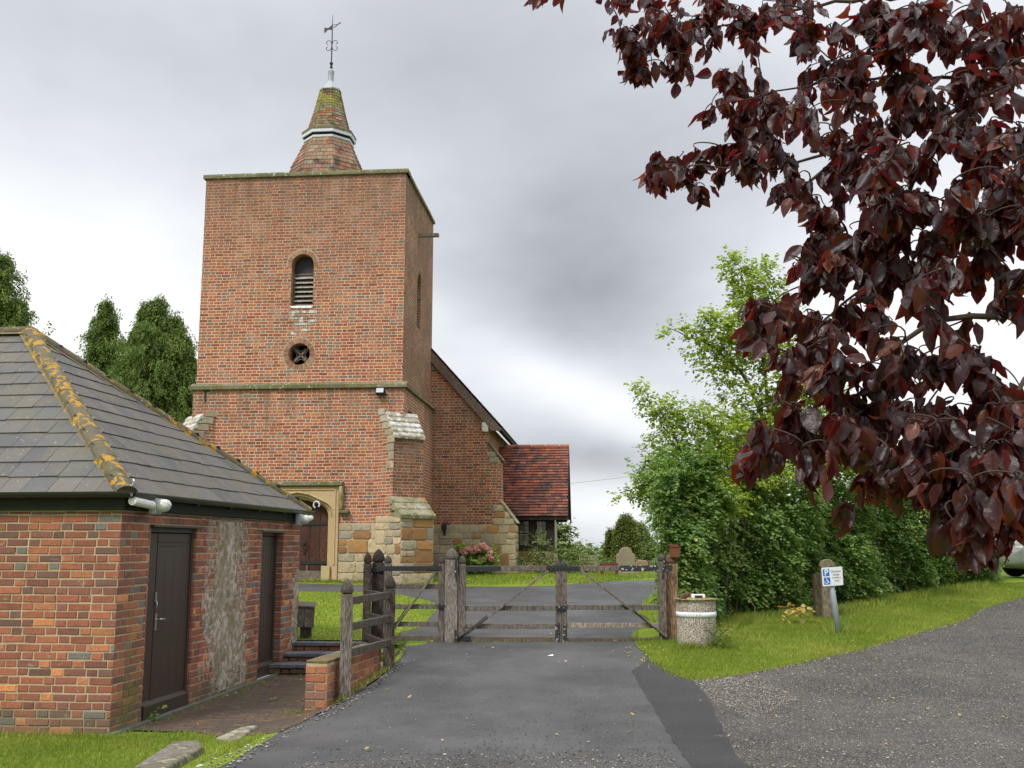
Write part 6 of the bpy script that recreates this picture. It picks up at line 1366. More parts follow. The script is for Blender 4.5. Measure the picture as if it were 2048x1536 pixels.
conifer('conifer', 312, 41, [(600, 1), (625, 10), (655, 28), (690, 44), (730, 56), (790, 64), (860, 70), (960, 78), (1040, 80)], 'broad drooping conifer with several tops against the church tower', extra=[(288, 4, .28), (350, 28, .5), (372, 75, .45), (272, 50, .4)], nb=.015)
conifer('conifer', -10, 36, [(505, 10), (530, 22), (560, 28), (590, 34), (630, 40), (680, 56), (760, 70), (1000, 80)], 'dark conifer at the left edge above the shed ridge', extra=[(30, 95, .5)], nb=.010)
eb = root('elder_sapling', at(80, 700, 30)[0], 30, 'small leafy sapling top showing just above the shed ridge', 'sapling')
leaves('crown', blobs(eb, [(62, 648, 30, 7, 6), (75, 660, 30, 9, 9), (97, 662, 30, 8, 12), (88, 680, 30, 14, 12), (155, 722, 30, 8, 10, .8), (70, 700, 30, 30, 16), (100, 740, 30, 30, 30)], .07, 6, .16, .07), 'conifer', eb, wid=.6)
branches(eb, [[(85, 900, 30), (85, 740, 30), (75, 660, 30)], [(85, 760, 30), (98, 660, 30)], [(85, 800, 30), (155, 720, 30)]], r0=.03, r1=.006)
# ---- churchyard beyond
conifer('cypress', 1246, 40, [(1037, 3), (1048, 12), (1070, 19), (1100, 23), (1150, 24)], 'tallest of the dark green clipped cypresses in the churchyard', 'cypress', 'cypress', .9, .10, .16, -.3, 7, 'cypresses in the churchyard', up=1.6)
conifer('cypress', 1217, 41, [(1066, 2), (1080, 7), (1110, 10), (1150, 11)], 'slim short cypress on the left of the churchyard group', 'cypress', 'cypress', 1.0, .10, .16, -.3, 7, 'cypresses in the churchyard', up=1.6)
conifer('cypress', 1272, 42, [(1052, 3), (1070, 13), (1100, 18), (1150, 20)], 'rounded cypress just right of the tallest one', 'cypress', 'cypress', .9, .10, .16, -.3, 7, 'cypresses in the churchyard', up=1.6)
conifer('cypress', 1290, 43, [(1080, 3), (1095, 10), (1150, 16)], 'small cypress at the right of the group, nearest the hedge', 'cypress', 'cypress', .9, .10, .16, -.3, 7, 'cypresses in the churchyard', up=1.6)
wb = root('willow_bush', at(1320, 1000, 32)[0], 32, 'soft green bush with fine trailing leaves between cypress and hedge', 'bush'); leaves('crown', blobs(wb, [(1312, 1040, 32, 30, 40), (1330, 1000, 32, 40, 36), (1310, 1100, 32, 34, 50), (1345, 1080, 32, 40, 60)], .06, 8, .3, .07, drop=.6), 'far', wb, wid=.4); branches(wb, [[(1325, 1160, 32), (1322, 1060, 32), (1318, 1010, 32)]], r0=.05)
ft = root('ash_tree', at(1112, 1080, 50)[0], 50, 'green tree crown showing just right of the porch', 'tree'); leaves('crown', blobs(ft, [(1100, 1090, 50, 26, 34), (1122, 1066, 50, 18, 18), (1135, 1095, 50, 20, 24), (1110, 1120, 50, 40, 30), (1150, 1122, 50, 20, 20), (1085, 1060, 50, 30, 26)], .12, 7, .5, .17), 'far', ft, wid=.7); branches(ft, [[(1108, 1165, 50), (1108, 1110, 50), (1112, 1070, 50)]], r0=.15, r1=.03)
fw = [(px, 1122+random.uniform(-8, 6), 70+random.uniform(-4, 10), 22, 24) for px in range(1040, 1360, 16)]
wd_ = root('distant_hedgerow', at(1180, 1120, 72)[0], 72, 'distant band of mixed green trees beyond the churchyard', 'hedgerow'); leaves('crown', blobs(wd_, fw+[(1160, 1108, 74, 18, 12), (1185, 1106, 76, 16, 12), (1172, 1140, 68, 100, 20)], .10, 7, .6, .24), 'far', wd_, wid=.75); wd_['kind'] = 'stuff'
sh = [(px, 1140+random.uniform(-4, 4), 38+random.uniform(-1, 1), 16, 14) for px in range(1130, 1350, 12)]
bh = root('low_shrubs', at(1220, 1140, 38)[0], 38, 'low rough green shrubs along the back of the churchyard', 'shrubs'); leaves('crown', blobs(bh, sh, .16, 7, .3, .10), 'far', bh, wid=.6); bh['kind'] = 'stuff'
# a few taller trees far off on either side, for the land behind
for i, (px, Y, h, lb) in enumerate(((-900, 80, 9, 'far green oak well left of the shed'), (3000, 70, 9, 'far green oak well right of the hedge'))): pass
# rose bush and hydrangea
rb = root('rose_bush', at(1100, 1140, 28.3)[0], 28.3, 'straggly green and reddish rose bush in front of the porch', 'bush')
leaves('foliage', blobs(rb, [(1058, 1120, 28.3, 20, 16), (1080, 1090, 28.3, 16, 22, .8), (1095, 1115, 28.3, 24, 20), (1125, 1110, 28.4, 26, 22, .8), (1150, 1120, 28.5, 22, 16, .8), (1120, 1140, 28.3, 50, 14), (1170, 1135, 28.6, 18, 12)], .16, 7, .2, .055), 'bush', rb, wid=.6)
branches(rb, [[(1090, 1160, 28.3), (1082, 1100, 28.3)], [(1100, 1160, 28.3), (1125, 1095, 28.4)], [(1110, 1160, 28.3), (1150, 1110, 28.5)]], r0=.015, r1=.005)
hy = root('hydrangea', at(948, 1140, 26.9)[0], 26.9, 'leafy hydrangea bush with pink flower heads against the nave footing', 'shrub')
leaves('foliage', blobs(hy, [(945, 1128, 26.9, 28, 30), (930, 1110, 26.9, 16, 20), (972, 1118, 26.9, 18, 22), (950, 1150, 26.8, 26, 16)], .20, 5, .14, .10), 'hydleaf', hy, wid=.75)
for (px, py) in ((934, 1098), (944, 1092), (952, 1096), (925, 1102), (948, 1103), (941, 1101), (958, 1100), (974, 1098), (980, 1106), (968, 1094), (965, 1089), (983, 1118), (978, 1112), (962, 1119), (930, 1107)):
    c = np.array(at(px, py, 26.62)); m = 46; u = unit(rng.normal(0, 1, (m, 3))); leaf_mesh('flower_head', rl(hy, c+u*np.array([.085, .07, .06])), u, rng.normal(0, 1, (m, 3)), rng.uniform(.035, .055, m), M['pink'], hy, None, .9, .1)
mb = MB(); 
for k in range(9): mb.tube([(random.gauss(0, .06), random.gauss(0, .05), -.05), (random.gauss(0, .2), random.gauss(0, .1), .6)], [.012, .006], 5, (.2, .16, .1))
mb.build('stems', M['bark'], hy)
# weed plants by the bin and hedge foot
wp = root('ragwort_plant', 2.83, 14.42, 'small yellowing weed growing against the right of the litter bin', 'weed plant')
m = 46; C = np.stack([2.83+rng.normal(0, .08, m), 14.42+rng.normal(0, .06, m), gh(2.8, 14.4)+rng.uniform(.02, .34, m)], 1); leaves('foliage', [sprays(rl(wp, C), rng.normal(0, .8, (m, 3))+np.array([.3, 0, .5]), 6, .12, .04)], 'bush', wp, wid=.5)
fp = root('fern_plant', 3.9, 17.05, 'pale yellowing leafy plant at the hedge foot left of the sign', 'weed plant')
c = []; 
for px, py in ((1570, 1220), (1585, 1225), (1600, 1215), (1612, 1222), (1628, 1250), (1640, 1248), (1595, 1210)): c.append(at(px, py, 16.9))
C = np.array(c)[rng.integers(0, 7, 26)]+rng.normal(0, .05, (26, 3)); P_, N_, A_, s_, c_ = sprays(rl(fp, C), rng.normal(0, 1, (26, 3)), 3, .1, .085); leaf_mesh('foliage', P_, N_, A_, s_, M['dryleaf'], fp, c_, .6)
mb = MB(); mb.tube([(0, 0, -.05), (.05, -.05, .25), (-.1, -.05, .45)], [.012, .008, .004], 5, (.2, .2, .1)); mb.build('stem', M['bark'], fp)
for i in range(5): pass
ds_ = root('dock_seedling', *w2(SO, (.06, .78, 0))[:2], 'tiny bright green weed at the foot of the nearer shed door', 'weed plant'); m = 8
C = np.stack([rng.normal(0, .03, m), rng.normal(0, .05, m), rng.uniform(.02, .14, m)], 1); leaves('foliage', [sprays(C, rng.normal(0, .8, (m, 3))+np.array([0, 0, .4]), 4, .06, .035)], 'hydleaf', ds_, wid=.6)

# ---------------- street furniture ----------------
BX, BY = 2.585, 14.72; bz = gh(BX, BY)
bn_ = thing('litter_bin', (BX, BY, bz-.03), .15, 'round pebbledashed concrete litter bin with white band and rusty rim', 'litter bin')
mb = MB(); mb.lathe([(.262, 0), (.268, .1), (.272, .4), (.275, .66), (.235, .66), (.23, .2), (.001, .2)], (0, 0, 0), 40); bo = mb.build('body', M['pebble'], bn_, smooth=False)
mb = MB(); mb.lathe([(.274, .435), (.281, .437), (.282, .50), (.276, .502)], (0, 0, 0), 48, cap=False); bd = mb.build('band', M['signwhite'], bn_, smooth=True)
def rimmat():
    m, n = mat('rusty_enamel_rim'); f = n.noise(n.obj, 9, 4, .6); g = n.noise(n.obj, 30, 3); c = n.mix(n.ss(f, .42, .6), (.30, .26, .08), (.16, .09, .04)); c = n.mix(n.m('MULTIPLY', n.ss(g, .55, .7), .5), c, (.4, .36, .2)); fin(n, c, .6, f, .2, .003, .35); return m
M['rim'] = rimmat(); mb = MB(); mb.lathe([(.276, .655), (.305, .668), (.306, .682), (.22, .672), (.20, .655), (.20, .60)], (0, 0, 0), 40, cap=False); mb.build('rim', M['rim'], bn_, smooth=True)
def text_mesh(body, size, name, mt, parent, M4, ext=.001, align='CENTER', bold=0):
    cu = bpy.data.curves.new('t', 'FONT'); cu.body = body; cu.size = size; cu.extrude = ext; cu.align_x = align; cu.align_y = 'CENTER'; cu.offset = bold
    t = bpy.data.objects.new('t', cu); COL.objects.link(t); dg = bpy.context.evaluated_depsgraph_get(); me = bpy.data.meshes.new_from_object(t.evaluated_get(dg))
    bpy.data.objects.remove(t); me.materials.clear(); me.materials.append(mt); me.transform(M4); me.name = name; o = bpy.data.objects.new(name, me); COL.objects.link(o); o.parent = parent; return o
for i, ch in enumerate('LITTER'):
    a = -math.pi/2-.86+.145*i+CA*0; M4 = Matrix.Translation((.2822*math.cos(a), .2822*math.sin(a), .468)) @ Matrix.Rotation(a+math.pi/2, 4, 'Z') @ Matrix.Rotation(math.pi/2, 4, 'X'); text_mesh(ch, .058, 'letter', M['greyplastic'], bd, M4, .0008)
mb = MB(); mb.obox((-.02, -.08, .60), (.16, 0, 0), (0, .12, 0), (0, .0, .085), (.5, .4, .35)); bx_ = thing('drink_carton', (BX, BY-.03, bz+.01), 0, 'white and brown carton lying in the top of the litter bin', 'litter'); mb = MB(); mb.box(-.085, .10, -.16, -.06, .655, .705); mb.build('carton', M['signwhite'], bx_, bevel=.004); mb = MB(); mb.box(-.045, .062, -.165, -.155, .656, .690); mb.build('print', M['dung'], bx_)
sx = thing('stick_bundle', (BX-.17, BY-.12, bz+.62), 0, 'brown twiggy clump lying over the left rim of the litter bin', 'litter'); mb = MB()
for k in range(12): q = Vector((random.gauss(0, .02), random.gauss(0, .02), 0)); mb.tube([q+Vector((-.05, 0, .0)), q+Vector((.01, .02, .06)), q+Vector((.06+random.random()*.02, .03, .11))], [.012, .016, .008], 5, (.16, .09, .05))
mb.build('twigs', M['bark'], sx)
# leaning sign
p0 = Vector(at(1679, 1268, 15.75)); p1 = Vector(at(1660, 1152, 15.66)); p0.z = gh(p0.x, p0.y)-.03
sg = thing('parking_sign', p0, 0, 'leaning white disabled parking sign with blue panels on a grey pole', 'sign'); ax = (p1-p0).normalized(); hgt = (p1-p0).length
mb = MB(); mb.tube([(0, 0, -.1), ax*(hgt*.5), ax*(hgt+.02)], [.043, .042, .040], 16); mb.build('pole', M['greypole'], sg, smooth=True)
xr = Vector((1, .12, .06)).normalized(); yr = ax-xr*ax.dot(xr); yr.normalize(); nr = xr.cross(yr); PM = Matrix((xr, yr, nr)).transposed().to_4x4(); cpt = ax*hgt*1.0+nr*.052+yr*.0+Vector((.012, 0, .0)); PM = Matrix.Translation(cpt) @ PM
def rrect(w_, h, r, n=5): return [(sx_*(w_/2-r)+r*math.cos(a0+math.pi/2*k/n), sy_*(h/2-r)+r*math.sin(a0+math.pi/2*k/n)) for sx_, sy_, a0 in ((1, 1, 0), (-1, 1, math.pi/2), (-1, -1, math.pi), (1, -1, 1.5*math.pi)) for k in range(n+1)]
def plate(name, pts, z0, th, mt, parent): mb = MB(); mb.prism([(a, b) for a, b in pts], (0, 0, z0+th), (1, 0, 0), (0, 1, 0), (0, 0, 1), th); o = mb.build(name, mt, parent); o.data.transform(PM); return o
pl = plate('sign_plate', rrect(.325, .275, .018), 0, .006, M['signwhite'], sg)
sh_ = lambda pts, x, y: [(a+x, b+y) for a, b in pts]
pp = plate('parking_panel', sh_(rrect(.10, .105, .008), -.095, .062), .006, .0012, M['blue'], pl); text_mesh('P', .125, 'letter', M['signwhite'], pp, PM @ Matrix.Translation((-.093, .060, .0082)), .0006, bold=.003)
wp_ = plate('wheelchair_panel', sh_(rrect(.10, .105, .008), -.088, -.062), .006, .0012, M['blue'], pl)
mb = MB(); Q = lambda L: [(a*.1-.088, b*.1-.062, 0) for a, b in L]
mb.tube(Q([(-.12+.25*math.cos(a), -.12+.25*math.sin(a)) for a in [-3.6+.4*k for k in range(12)]]), .0045, 5); mb.tube(Q([(-.08, .27), (-.04, -.02), (.14, -.02), (.24, -.28), (.32, -.28)]), .0055, 5); mb.tube(Q([(-.06, .14), (.12, .14)]), .004, 5); mb.lathe([(.001, -.002), (.007, -.001), (.007, .001), (.001, .002)], Q([(-.09, .36)])[0], 12)
o = mb.build('wheelchair_symbol', M['signwhite'], wp_); o.data.transform(Matrix.Translation((0, 0, .0085))); o.data.transform(PM)
for i, t_ in enumerate(('Disabled', 'badge', 'holders', 'only')): text_mesh(t_, .044, 'text_line', M['ink'], pl, PM @ Matrix.Translation((.055+.004*i, .072-.046*i, .0068)), .0005)
# round topped post behind the sign, dark stub beside it
rp = thing('round_topped_post', (*at(1657, 1200, 17.6)[:2], .46), 0, 'old wooden post with rounded mossy top standing behind the sign', 'post'); mb = MB(); rp.location.z = gh(rp.location.x, rp.location.y)
zt = at(1655, 1118, 17.6)[2]-rp.location.z; mb.prism([(-.11, -.05), (.02, -.05), (.02, zt-.13), (.13, zt-.13)]+[(.13*math.cos(a), zt-.13+.13*math.sin(a)) for a in [math.pi*k/10 for k in range(1, 10)]]+[(-.13, zt-.13), (-.11, zt-.14)], (0, -.05, 0), (1, 0, 0), (0, 0, 1), (0, -1, 0), .10, (1.1, 1.1, .85)); mb.build('board', M['oak'], rp, bevel=.01); mb = MB(); mb.box(-.03, .08, -.055, .05, -.05, zt-.2, (1, .95, .9)); mb.build('post', M['oak'], rp, bevel=.01)
sb = thing('fence_post', (*at(1637, 1200, 17.7)[:2], .47), 0, 'broad dark mossy stump post just left of the round topped post', 'post'); mb = MB(); mb.box(-.07, .075, -.06, .06, -.1, .75, (1.2, 1.25, .95), j=.012); mb.build('post', M['oak_dark'], sb, bevel=.012)
# kerb stones on the front lawn
def slab(name, pts, h, label, mt='coping', col=(.26, .24, .18)):
    q = [G(*p) for p in pts]; cx = sum(a for a, b in q)/len(q); cy = sum(b for a, b in q)/len(q); o = thing(name, (cx, cy, gh(cx, cy)), 0, label, 'kerb stone'); mb = MB(); mb.prism([(a-cx, b-cy) for a, b in q], (0, 0, h), (1, 0, 0), (0, 1, 0), (0, 0, 1), h+.06, col); q_ = mb.build('stone', M[mt], o, bevel=.022, bseg=3); return o
slab('kerb_stone', [(268, 1552), (345, 1500), (398, 1498), (405, 1512), (330, 1556)], .075, 'dark worn concrete kerb block lying in the front lawn', 'kerbstone', (.19, .17, .145))
slab('stone_slab', [(430, 1483), (478, 1462), (515, 1456), (478, 1484)], .035, 'pale flat stone slab at the corner of the brick paving', 'kerbstone', (.36, .33, .26))
# white scrap of litter on the drive
sc2 = thing('litter_scrap', (*G(1101, 1312), gh(*G(1101, 1312))), .1, 'small white scrap of paper lying in front of the gates', 'litter'); mb = MB(); mb.add([(-.035, -.02, .004), (.035, -.018, .006), (.033, .02, .02), (-.03, .02, .006)], [(0, 1, 2, 3)]); mb.build('paper', M['signwhite'], sc2)

ow = thing('overhead_wire', at(1120, 969, 70), 0, 'thin faint overhead wire crossing the sky right of the porch', 'wire'); mb = MB(); w0 = Vector(at(1120, 969, 70)); w1 = Vector(at(1900, 850, 90)); mb.tube([w0.lerp(w1, k/12)-w0-Vector((0, 0, 1.6*(k/12)*(1-k/12))) for k in range(13)], .014, 4, (.3, .3, .3)); mb.build('cable', M['plain'], ow)
# ---------------- churchyard things ----------------
def headstone(px, pb, Y, w_, h, label, style=0, lean=0, col=(.26, .23, .16)):
    x, y = at(px, pb, Y)[:2]; o = thing('headstone', (x, y, gh(x, y)), -.05, label, 'gravestone', 'gravestones behind the gates'); mb = MB()
    if style == 0: pr = [(-w_/2, -.1), (w_/2, -.1), (w_/2, h*.72), (w_*.44, h*.78)]+[(w_*.36*math.cos(a), h*.80+w_*.36*math.sin(a)*.9) for a in [math.pi*k/8 for k in range(9)]]+[(-w_*.44, h*.78), (-w_/2, h*.72)]
    else: pr = [(-w_/2, -.1), (w_/2, -.1), (w_/2, h*.8), (w_*.3, h), (-w_*.3, h), (-w_/2, h*.8)]
    mb.prism(pr, (0, -.05, 0), (1, 0, 0), (0, 0, 1), (0, -1, 0), .11, col); mb.build('stone', M['stone'], o, bevel=.015).rotation_euler = (lean, 0, 0)
    if style == 0: mb = MB(); mb.box(-w_*.62, w_*.62, -.12, .10, -.05, .07, col); mb.build('plinth', M['stone'], o, bevel=.01)
    return o
headstone(1252, 1160, 27.5, .50, .70, 'pale lichened round shouldered headstone seen over the right gate leaf')
headstone(1284, 1155, 30, .36, .34, 'low tan gravestone right of the round shouldered headstone', 1, .05, (.30, .21, .13)); headstone(1300, 1153, 32, .30, .30, 'small tan gravestone nearest the right gate post', 1, -.08, (.28, .22, .15))
bt = thing('wooden_trough', (*at(1219, 1160, 27.0)[:2], .92), 0, 'small brown wooden box on two legs beside the round shouldered headstone', 'trough'); mb = MB(); mb.box(-.22, .22, -.10, .10, .16, .32, (1.5, 1.0, .8)); mb.build('trough', M['door'], bt, bevel=.01)
for s_ in (-1, 1): mb = MB(); mb.box(s_*.19-.03, s_*.19+.03, -.09, .09, -.02, .159, (1.4, 1, .8)); mb.build('leg', M['door'], bt)
be = thing('garden_bench', (*at(1177, 1160, 29.0)[:2], .92), 0, 'pale weathered slatted bench standing on the grass behind the gates', 'bench'); 
for k in range(4): mb = MB(); mb.box(-.22, .24, .14, .16, .18+.09*k, .235+.09*k, (1.6, 1.6, 1.2)); mb.build('slat', M['oak'], be)
mb = MB(); mb.box(-.24, .26, -.15, .14, .14, .17, (1.5, 1.5, 1.2)); mb.build('seat', M['oak'], be)
for a, b in ((-.23, -.13), (.23, -.13), (-.23, .15), (.25, .15)): mb = MB(); mb.box(a-.02, a+.02, b-.02, b+.02, -.03, .139 if b < 0 else .5, (1.4, 1.4, 1.1)); mb.build('leg', M['oak'], be)
# parked car at the right edge
cr = thing('parked_car', (13.95, 25.4, gh(14, 25.4)), .10, 'silver green hatchback parked at the right edge beyond the hedge end', 'car')
def carbody():
    st_ = [(-2.0, .32, .62, .62, .70), (-1.93, .22, .78, .80, .76), (-1.6, .18, .88, .90, .80), (-1.0, .18, .95, .98, .82), (-.55, .18, .98, 1.15, .82), (.1, .18, 1.0, 1.45, .83), (.9, .18, 1.0, 1.48, .83), (1.6, .18, .98, 1.38, .82), (1.95, .22, .95, 1.05, .78), (2.05, .35, .85, .86, .70)]
    mb = MB(); vs = []; k = 12
    for x, zb, zs_, zt_, hw in st_:
        hw2 = hw*.72 if zt_ > zs_+.05 else hw*.9
        ring = [(hw*.9, zb), (hw, zb+.12), (hw, (zb+zs_)/2), (hw*.985, zs_), (hw2, zt_-.04 if zt_ > zs_+.05 else zt_-.01), (hw2*.8, zt_)]
        vs += [(x, -a, b) for a, b in ring]+[(x, a, b) for a, b in ring[::-1]]
    fs = [(i*k+j, i*k+(j+1) % k, (i+1)*k+(j+1) % k, (i+1)*k+j) for i in range(len(st_)-1) for j in range(k)]+[tuple(range(k))[::-1], tuple((len(st_)-1)*k+j for j in range(k))]
    mb.add(vs, [f[::-1] for f in fs]); o = mb.build('body', M['carpaint'], cr, smooth=True); s_ = o.modifiers.new('s', 'SUBSURF'); s_.levels = s_.render_levels = 2; return o
carbody()
for s_, nm in ((-1, 1), (1, 1)):
    mb = MB(); y_ = s_*.735; mb.add([(-.42, s_*.80, 1.0), (.85, s_*.80, 1.02), (.75, s_*.66, 1.36), (.1, s_*.66, 1.36)], [(0, 1, 2, 3) if s_ < 0 else (3, 2, 1, 0)]); mb.build('side_window', M['glass'], cr)
mb = MB(); mb.add([(-.62, -.62, 1.02), (-.62, .62, 1.02), (.02, .52, 1.43), (.02, -.52, 1.43)], [(3, 2, 1, 0)]); mb.build('windscreen', M['glass'], cr)
for a in (-1.32, 1.32):
    for s_ in (-1, 1):
        w_ = MB(); n_ = 20; prof = [(.30, -.10), (.315, -.06), (.315, .06), (.30, .10)]; vs = [(a+r*math.cos(2*math.pi*k/n_), s_*.74+h, .31+r*math.sin(2*math.pi*k/n_)) for r, h in prof for k in range(n_)]
        w_.add(vs, [(i*n_+k, i*n_+(k+1) % n_, (i+1)*n_+(k+1) % n_, (i+1)*n_+k) for i in range(3) for k in range(n_)]+[tuple(range(n_)), tuple(3*n_+k for k in range(n_))[::-1]]); wo_ = w_.build('wheel', M['tyre'], cr); rm = MB(); rm.add([(a+.20*math.cos(2*math.pi*k/12), s_*.855, .31+.20*math.sin(2*math.pi*k/12)) for k in range(12)], [tuple(range(12)) if s_ < 0 else tuple(range(12))[::-1], tuple(range(12))[::-1] if s_ < 0 else tuple(range(12))]); rm.build('rim', M['galv'], wo_)
for s_ in (-1, 1): mb = MB(); mb.obox((-1.97, s_*.50-.12, .60), (.10, 0, .03), (0, .24, 0), (0, 0, .14)); mb.build('headlight', M['offwhite'], cr, bevel=.02)

# ---------------- copper plum in the foreground ----------------
pt = thing('purple_plum_tree', (3.35, 3.1, 0), 0, 'copper leaved purple plum whose branches hang into the right of the view', 'tree')
main = [[(2450, 60, 3.0), (2250, -60, 2.9), (1950, -30, 2.85), (1640, 10, 2.85), (1400, 60, 2.9), (1270, 95, 2.9)],
        [(2420, 120, 2.7), (2200, 80, 2.5), (2048, 150, 2.35), (1880, 230, 2.35), (1700, 290, 2.45), (1540, 340, 2.6), (1400, 335, 2.65), (1330, 335, 2.65)],
        [(2200, 80, 2.5), (1950, 200, 2.2), (1830, 340, 2.1), (1790, 470, 2.05), (1730, 580, 2.0), (1640, 640, 1.95), (1540, 620, 1.95)],
        [(2400, 500, 2.2), (2200, 560, 1.9), (2000, 640, 1.8), (1870, 640, 1.78), (1800, 690, 1.75), (1790, 790, 1.75), (1700, 840, 1.75), (1600, 890, 1.75), (1530, 880, 1.8)],
        [(2400, 520, 2.2), (2180, 700, 1.7), (2048, 760, 1.6), (1980, 850, 1.55), (1930, 960, 1.5), (1910, 1050, 1.5)],
        [(2048, 150, 2.35), (1700, 160, 2.5), (1500, 190, 2.6), (1420, 220, 2.65)], [(1700, 290, 2.45), (1600, 400, 2.4), (1560, 370, 2.4)], [(1790, 470, 2.05), (1680, 500, 2.1), (1600, 520, 2.15)],
        [(2000, 640, 1.8), (2000, 560, 1.8), (2048, 540, 1.8)], [(1870, 640, 1.78), (1960, 740, 1.7)], [(1540, 620, 1.95), (1490, 650, 1.95)]]
YF = lambda Y: Y if Y > 2.6 else 2.6-(2.6-Y)*.66
NODES = []; twig = MB(); limb = MB(); base = Vector(pt.location)
for bi, pl in enumerate(main):
    P = [Vector(at(p[0], p[1], YF(p[2]))) for p in pl]; Q = []
    for a, b in zip(P[:-1], P[1:]):
        n_ = max(2, int((a-b).length/.05)); Q += [a.lerp(b, q/n_)+Vector([random.gauss(0, .006)]*1+[random.gauss(0, .006), random.gauss(0, .006)]) for q in range(n_)]
    Q.append(P[-1]); k = len(Q); r0 = .012 if bi < 5 else .006; limb.tube([q-base for q in Q], [max(.0022, r0*(1-i/k)**.8) for i in range(k)], 7, (1, 1, 1)); NODES += Q
# trunk and the forks that carry those limbs, out of the frame
S0 = [Vector((0, 0, -.05)), Vector((.02, .03, .9)), Vector((-.02, .0, 1.7))]; limb.tube(S0, [.13, .11, .095], 12)
for p in ((2450, 60, 3.0), (2420, 120, 2.7), (2400, 500, 2.2)):
    q = Vector(at(p[0], p[1], YF(p[2])))-base; limb.tube([S0[2], S0[2].lerp(q, .5)+Vector((0, 0, .12)), q], [.07, .035, .018], 10)
limb.build('trunk', M['plumtwig'], pt, smooth=True)
BL = [ # leaf masses: px, py, depth, rx, ry, clusters
 (1225, 15, 2.95, 35, 25, 4), (1240, 85, 2.95, 35, 30, 5), (1300, 60, 2.9, 60, 60, 12), (1275, 150, 2.95, 30, 25, 5), (1370, 130, 2.9, 50, 50, 9), (1400, 40, 2.85, 70, 45, 12), (1500, 60, 2.85, 80, 50, 12), (1075, 2, 3.0, 16, 6, 1),
 (1480, 190, 2.75, 60, 55, 11), (1560, 250, 2.65, 50, 50, 9), (1500, 290, 2.65, 50, 35, 8), (1310, 340, 2.7, 18, 22, 3), (1350, 335, 2.7, 40, 25, 5), (1320, 365, 2.7, 25, 20, 4), (1395, 385, 2.7, 18, 30, 2), (1430, 330, 2.7, 50, 30, 7), (1500, 355, 2.65, 35, 22, 4), (1540, 320, 2.65, 40, 30, 5),
 (1600, 60, 2.6, 80, 60, 11), (1640, 150, 2.5, 90, 70, 14), (1750, 60, 2.4, 90, 70, 12), (1900, 60, 2.3, 110, 80, 14), (2010, 120, 2.2, 80, 110, 11), (1780, 190, 2.3, 90, 80, 12), (1900, 220, 2.1, 100, 80, 12), (1680, 250, 2.3, 70, 60, 9), (1700, 330, 2.2, 80, 60, 9), (1800, 330, 2.0, 90, 80, 10), (1920, 350, 1.95, 100, 90, 11), (2020, 300, 1.9, 60, 110, 8),
 (1600, 390, 2.4, 35, 30, 4), (1640, 420, 2.3, 60, 40, 6), (1740, 440, 2.05, 90, 60, 9), (1850, 460, 1.95, 90, 70, 9), (1960, 450, 1.9, 80, 70, 8), (2030, 430, 1.85, 40, 80, 5), (1640, 500, 2.15, 55, 45, 6), (1730, 530, 2.0, 70, 50, 7), (1830, 560, 1.9, 80, 45, 7), (1920, 540, 1.85, 60, 40, 4), (1655, 560, 2.1, 50, 35, 4), (2030, 610, 1.8, 26, 30, 2),
 (1520, 650, 1.95, 42, 42, 5), (1580, 640, 1.95, 40, 35, 4), (1495, 700, 1.95, 14, 24, 1), (1660, 660, 1.9, 50, 40, 4), (1740, 640, 1.85, 60, 40, 4), (1620, 740, 1.85, 50, 50, 6), (1700, 750, 1.8, 70, 60, 8), (1800, 740, 1.75, 60, 50, 5), (1880, 700, 1.75, 50, 50, 4), (1930, 740, 1.7, 36, 45, 4),
 (1590, 830, 1.8, 40, 50, 5), (1670, 850, 1.75, 60, 60, 7), (1760, 860, 1.7, 60, 60, 7), (1850, 840, 1.65, 60, 60, 7), (1900, 860, 1.65, 30, 50, 4), (1530, 890, 1.8, 34, 40, 4), (1490, 915, 1.8, 16, 30, 2), (1625, 930, 1.75, 30, 50, 3), (1640, 985, 1.75, 16, 30, 1), (1780, 950, 1.65, 60, 45, 6), (1860, 930, 1.6, 50, 50, 6), (1880, 980, 1.6, 30, 20, 2), (1700, 1030, 1.7, 20, 10, 1), (1745, 930, 1.7, 20, 40, 2),
 (1990, 820, 1.6, 40, 40, 4), (2035, 830, 1.6, 30, 50, 3), (1960, 960, 1.5, 50, 60, 6), (2020, 920, 1.5, 40, 60, 5), (1925, 1030, 1.5, 36, 50, 5), (1990, 1040, 1.45, 50, 50, 5), (2030, 1010, 1.4, 30, 60, 4), (1965, 1095, 1.5, 30, 30, 2), (1895, 1080, 1.5, 14, 30, 1)]
LP, LD, LS = [], [], []
cl = []
BL += [(pl[-1][0], pl[-1][1]+16, pl[-1][2], 10, 8, 1) for pl in main]
for px, py, Y, rx, ry, n_ in BL:
    for _ in range(int(n_*(1.55 if Y > 2.15 else 1.75)*(1.35 if px > 1700 and (py < 580 or py > 800) else 1)+.5)):
        for tr in range(20):
            a, b = random.uniform(-1, 1), random.uniform(-1, 1)
            if a*a+b*b < 1: break
        Y2 = YF(Y); cl.append(Vector(at(px+a*rx*.96, py+b*ry-14, Y2+random.gauss(0, .10))))
NA = [tuple(n_) for n_ in NODES]
def near(p, arr): d = ((arr-np.array(p))**2).sum(1); i = int(d.argmin()); return i, float(d[i])**.5
arr = np.array(NA); cl.sort(key=lambda p: near(p, arr)[1])
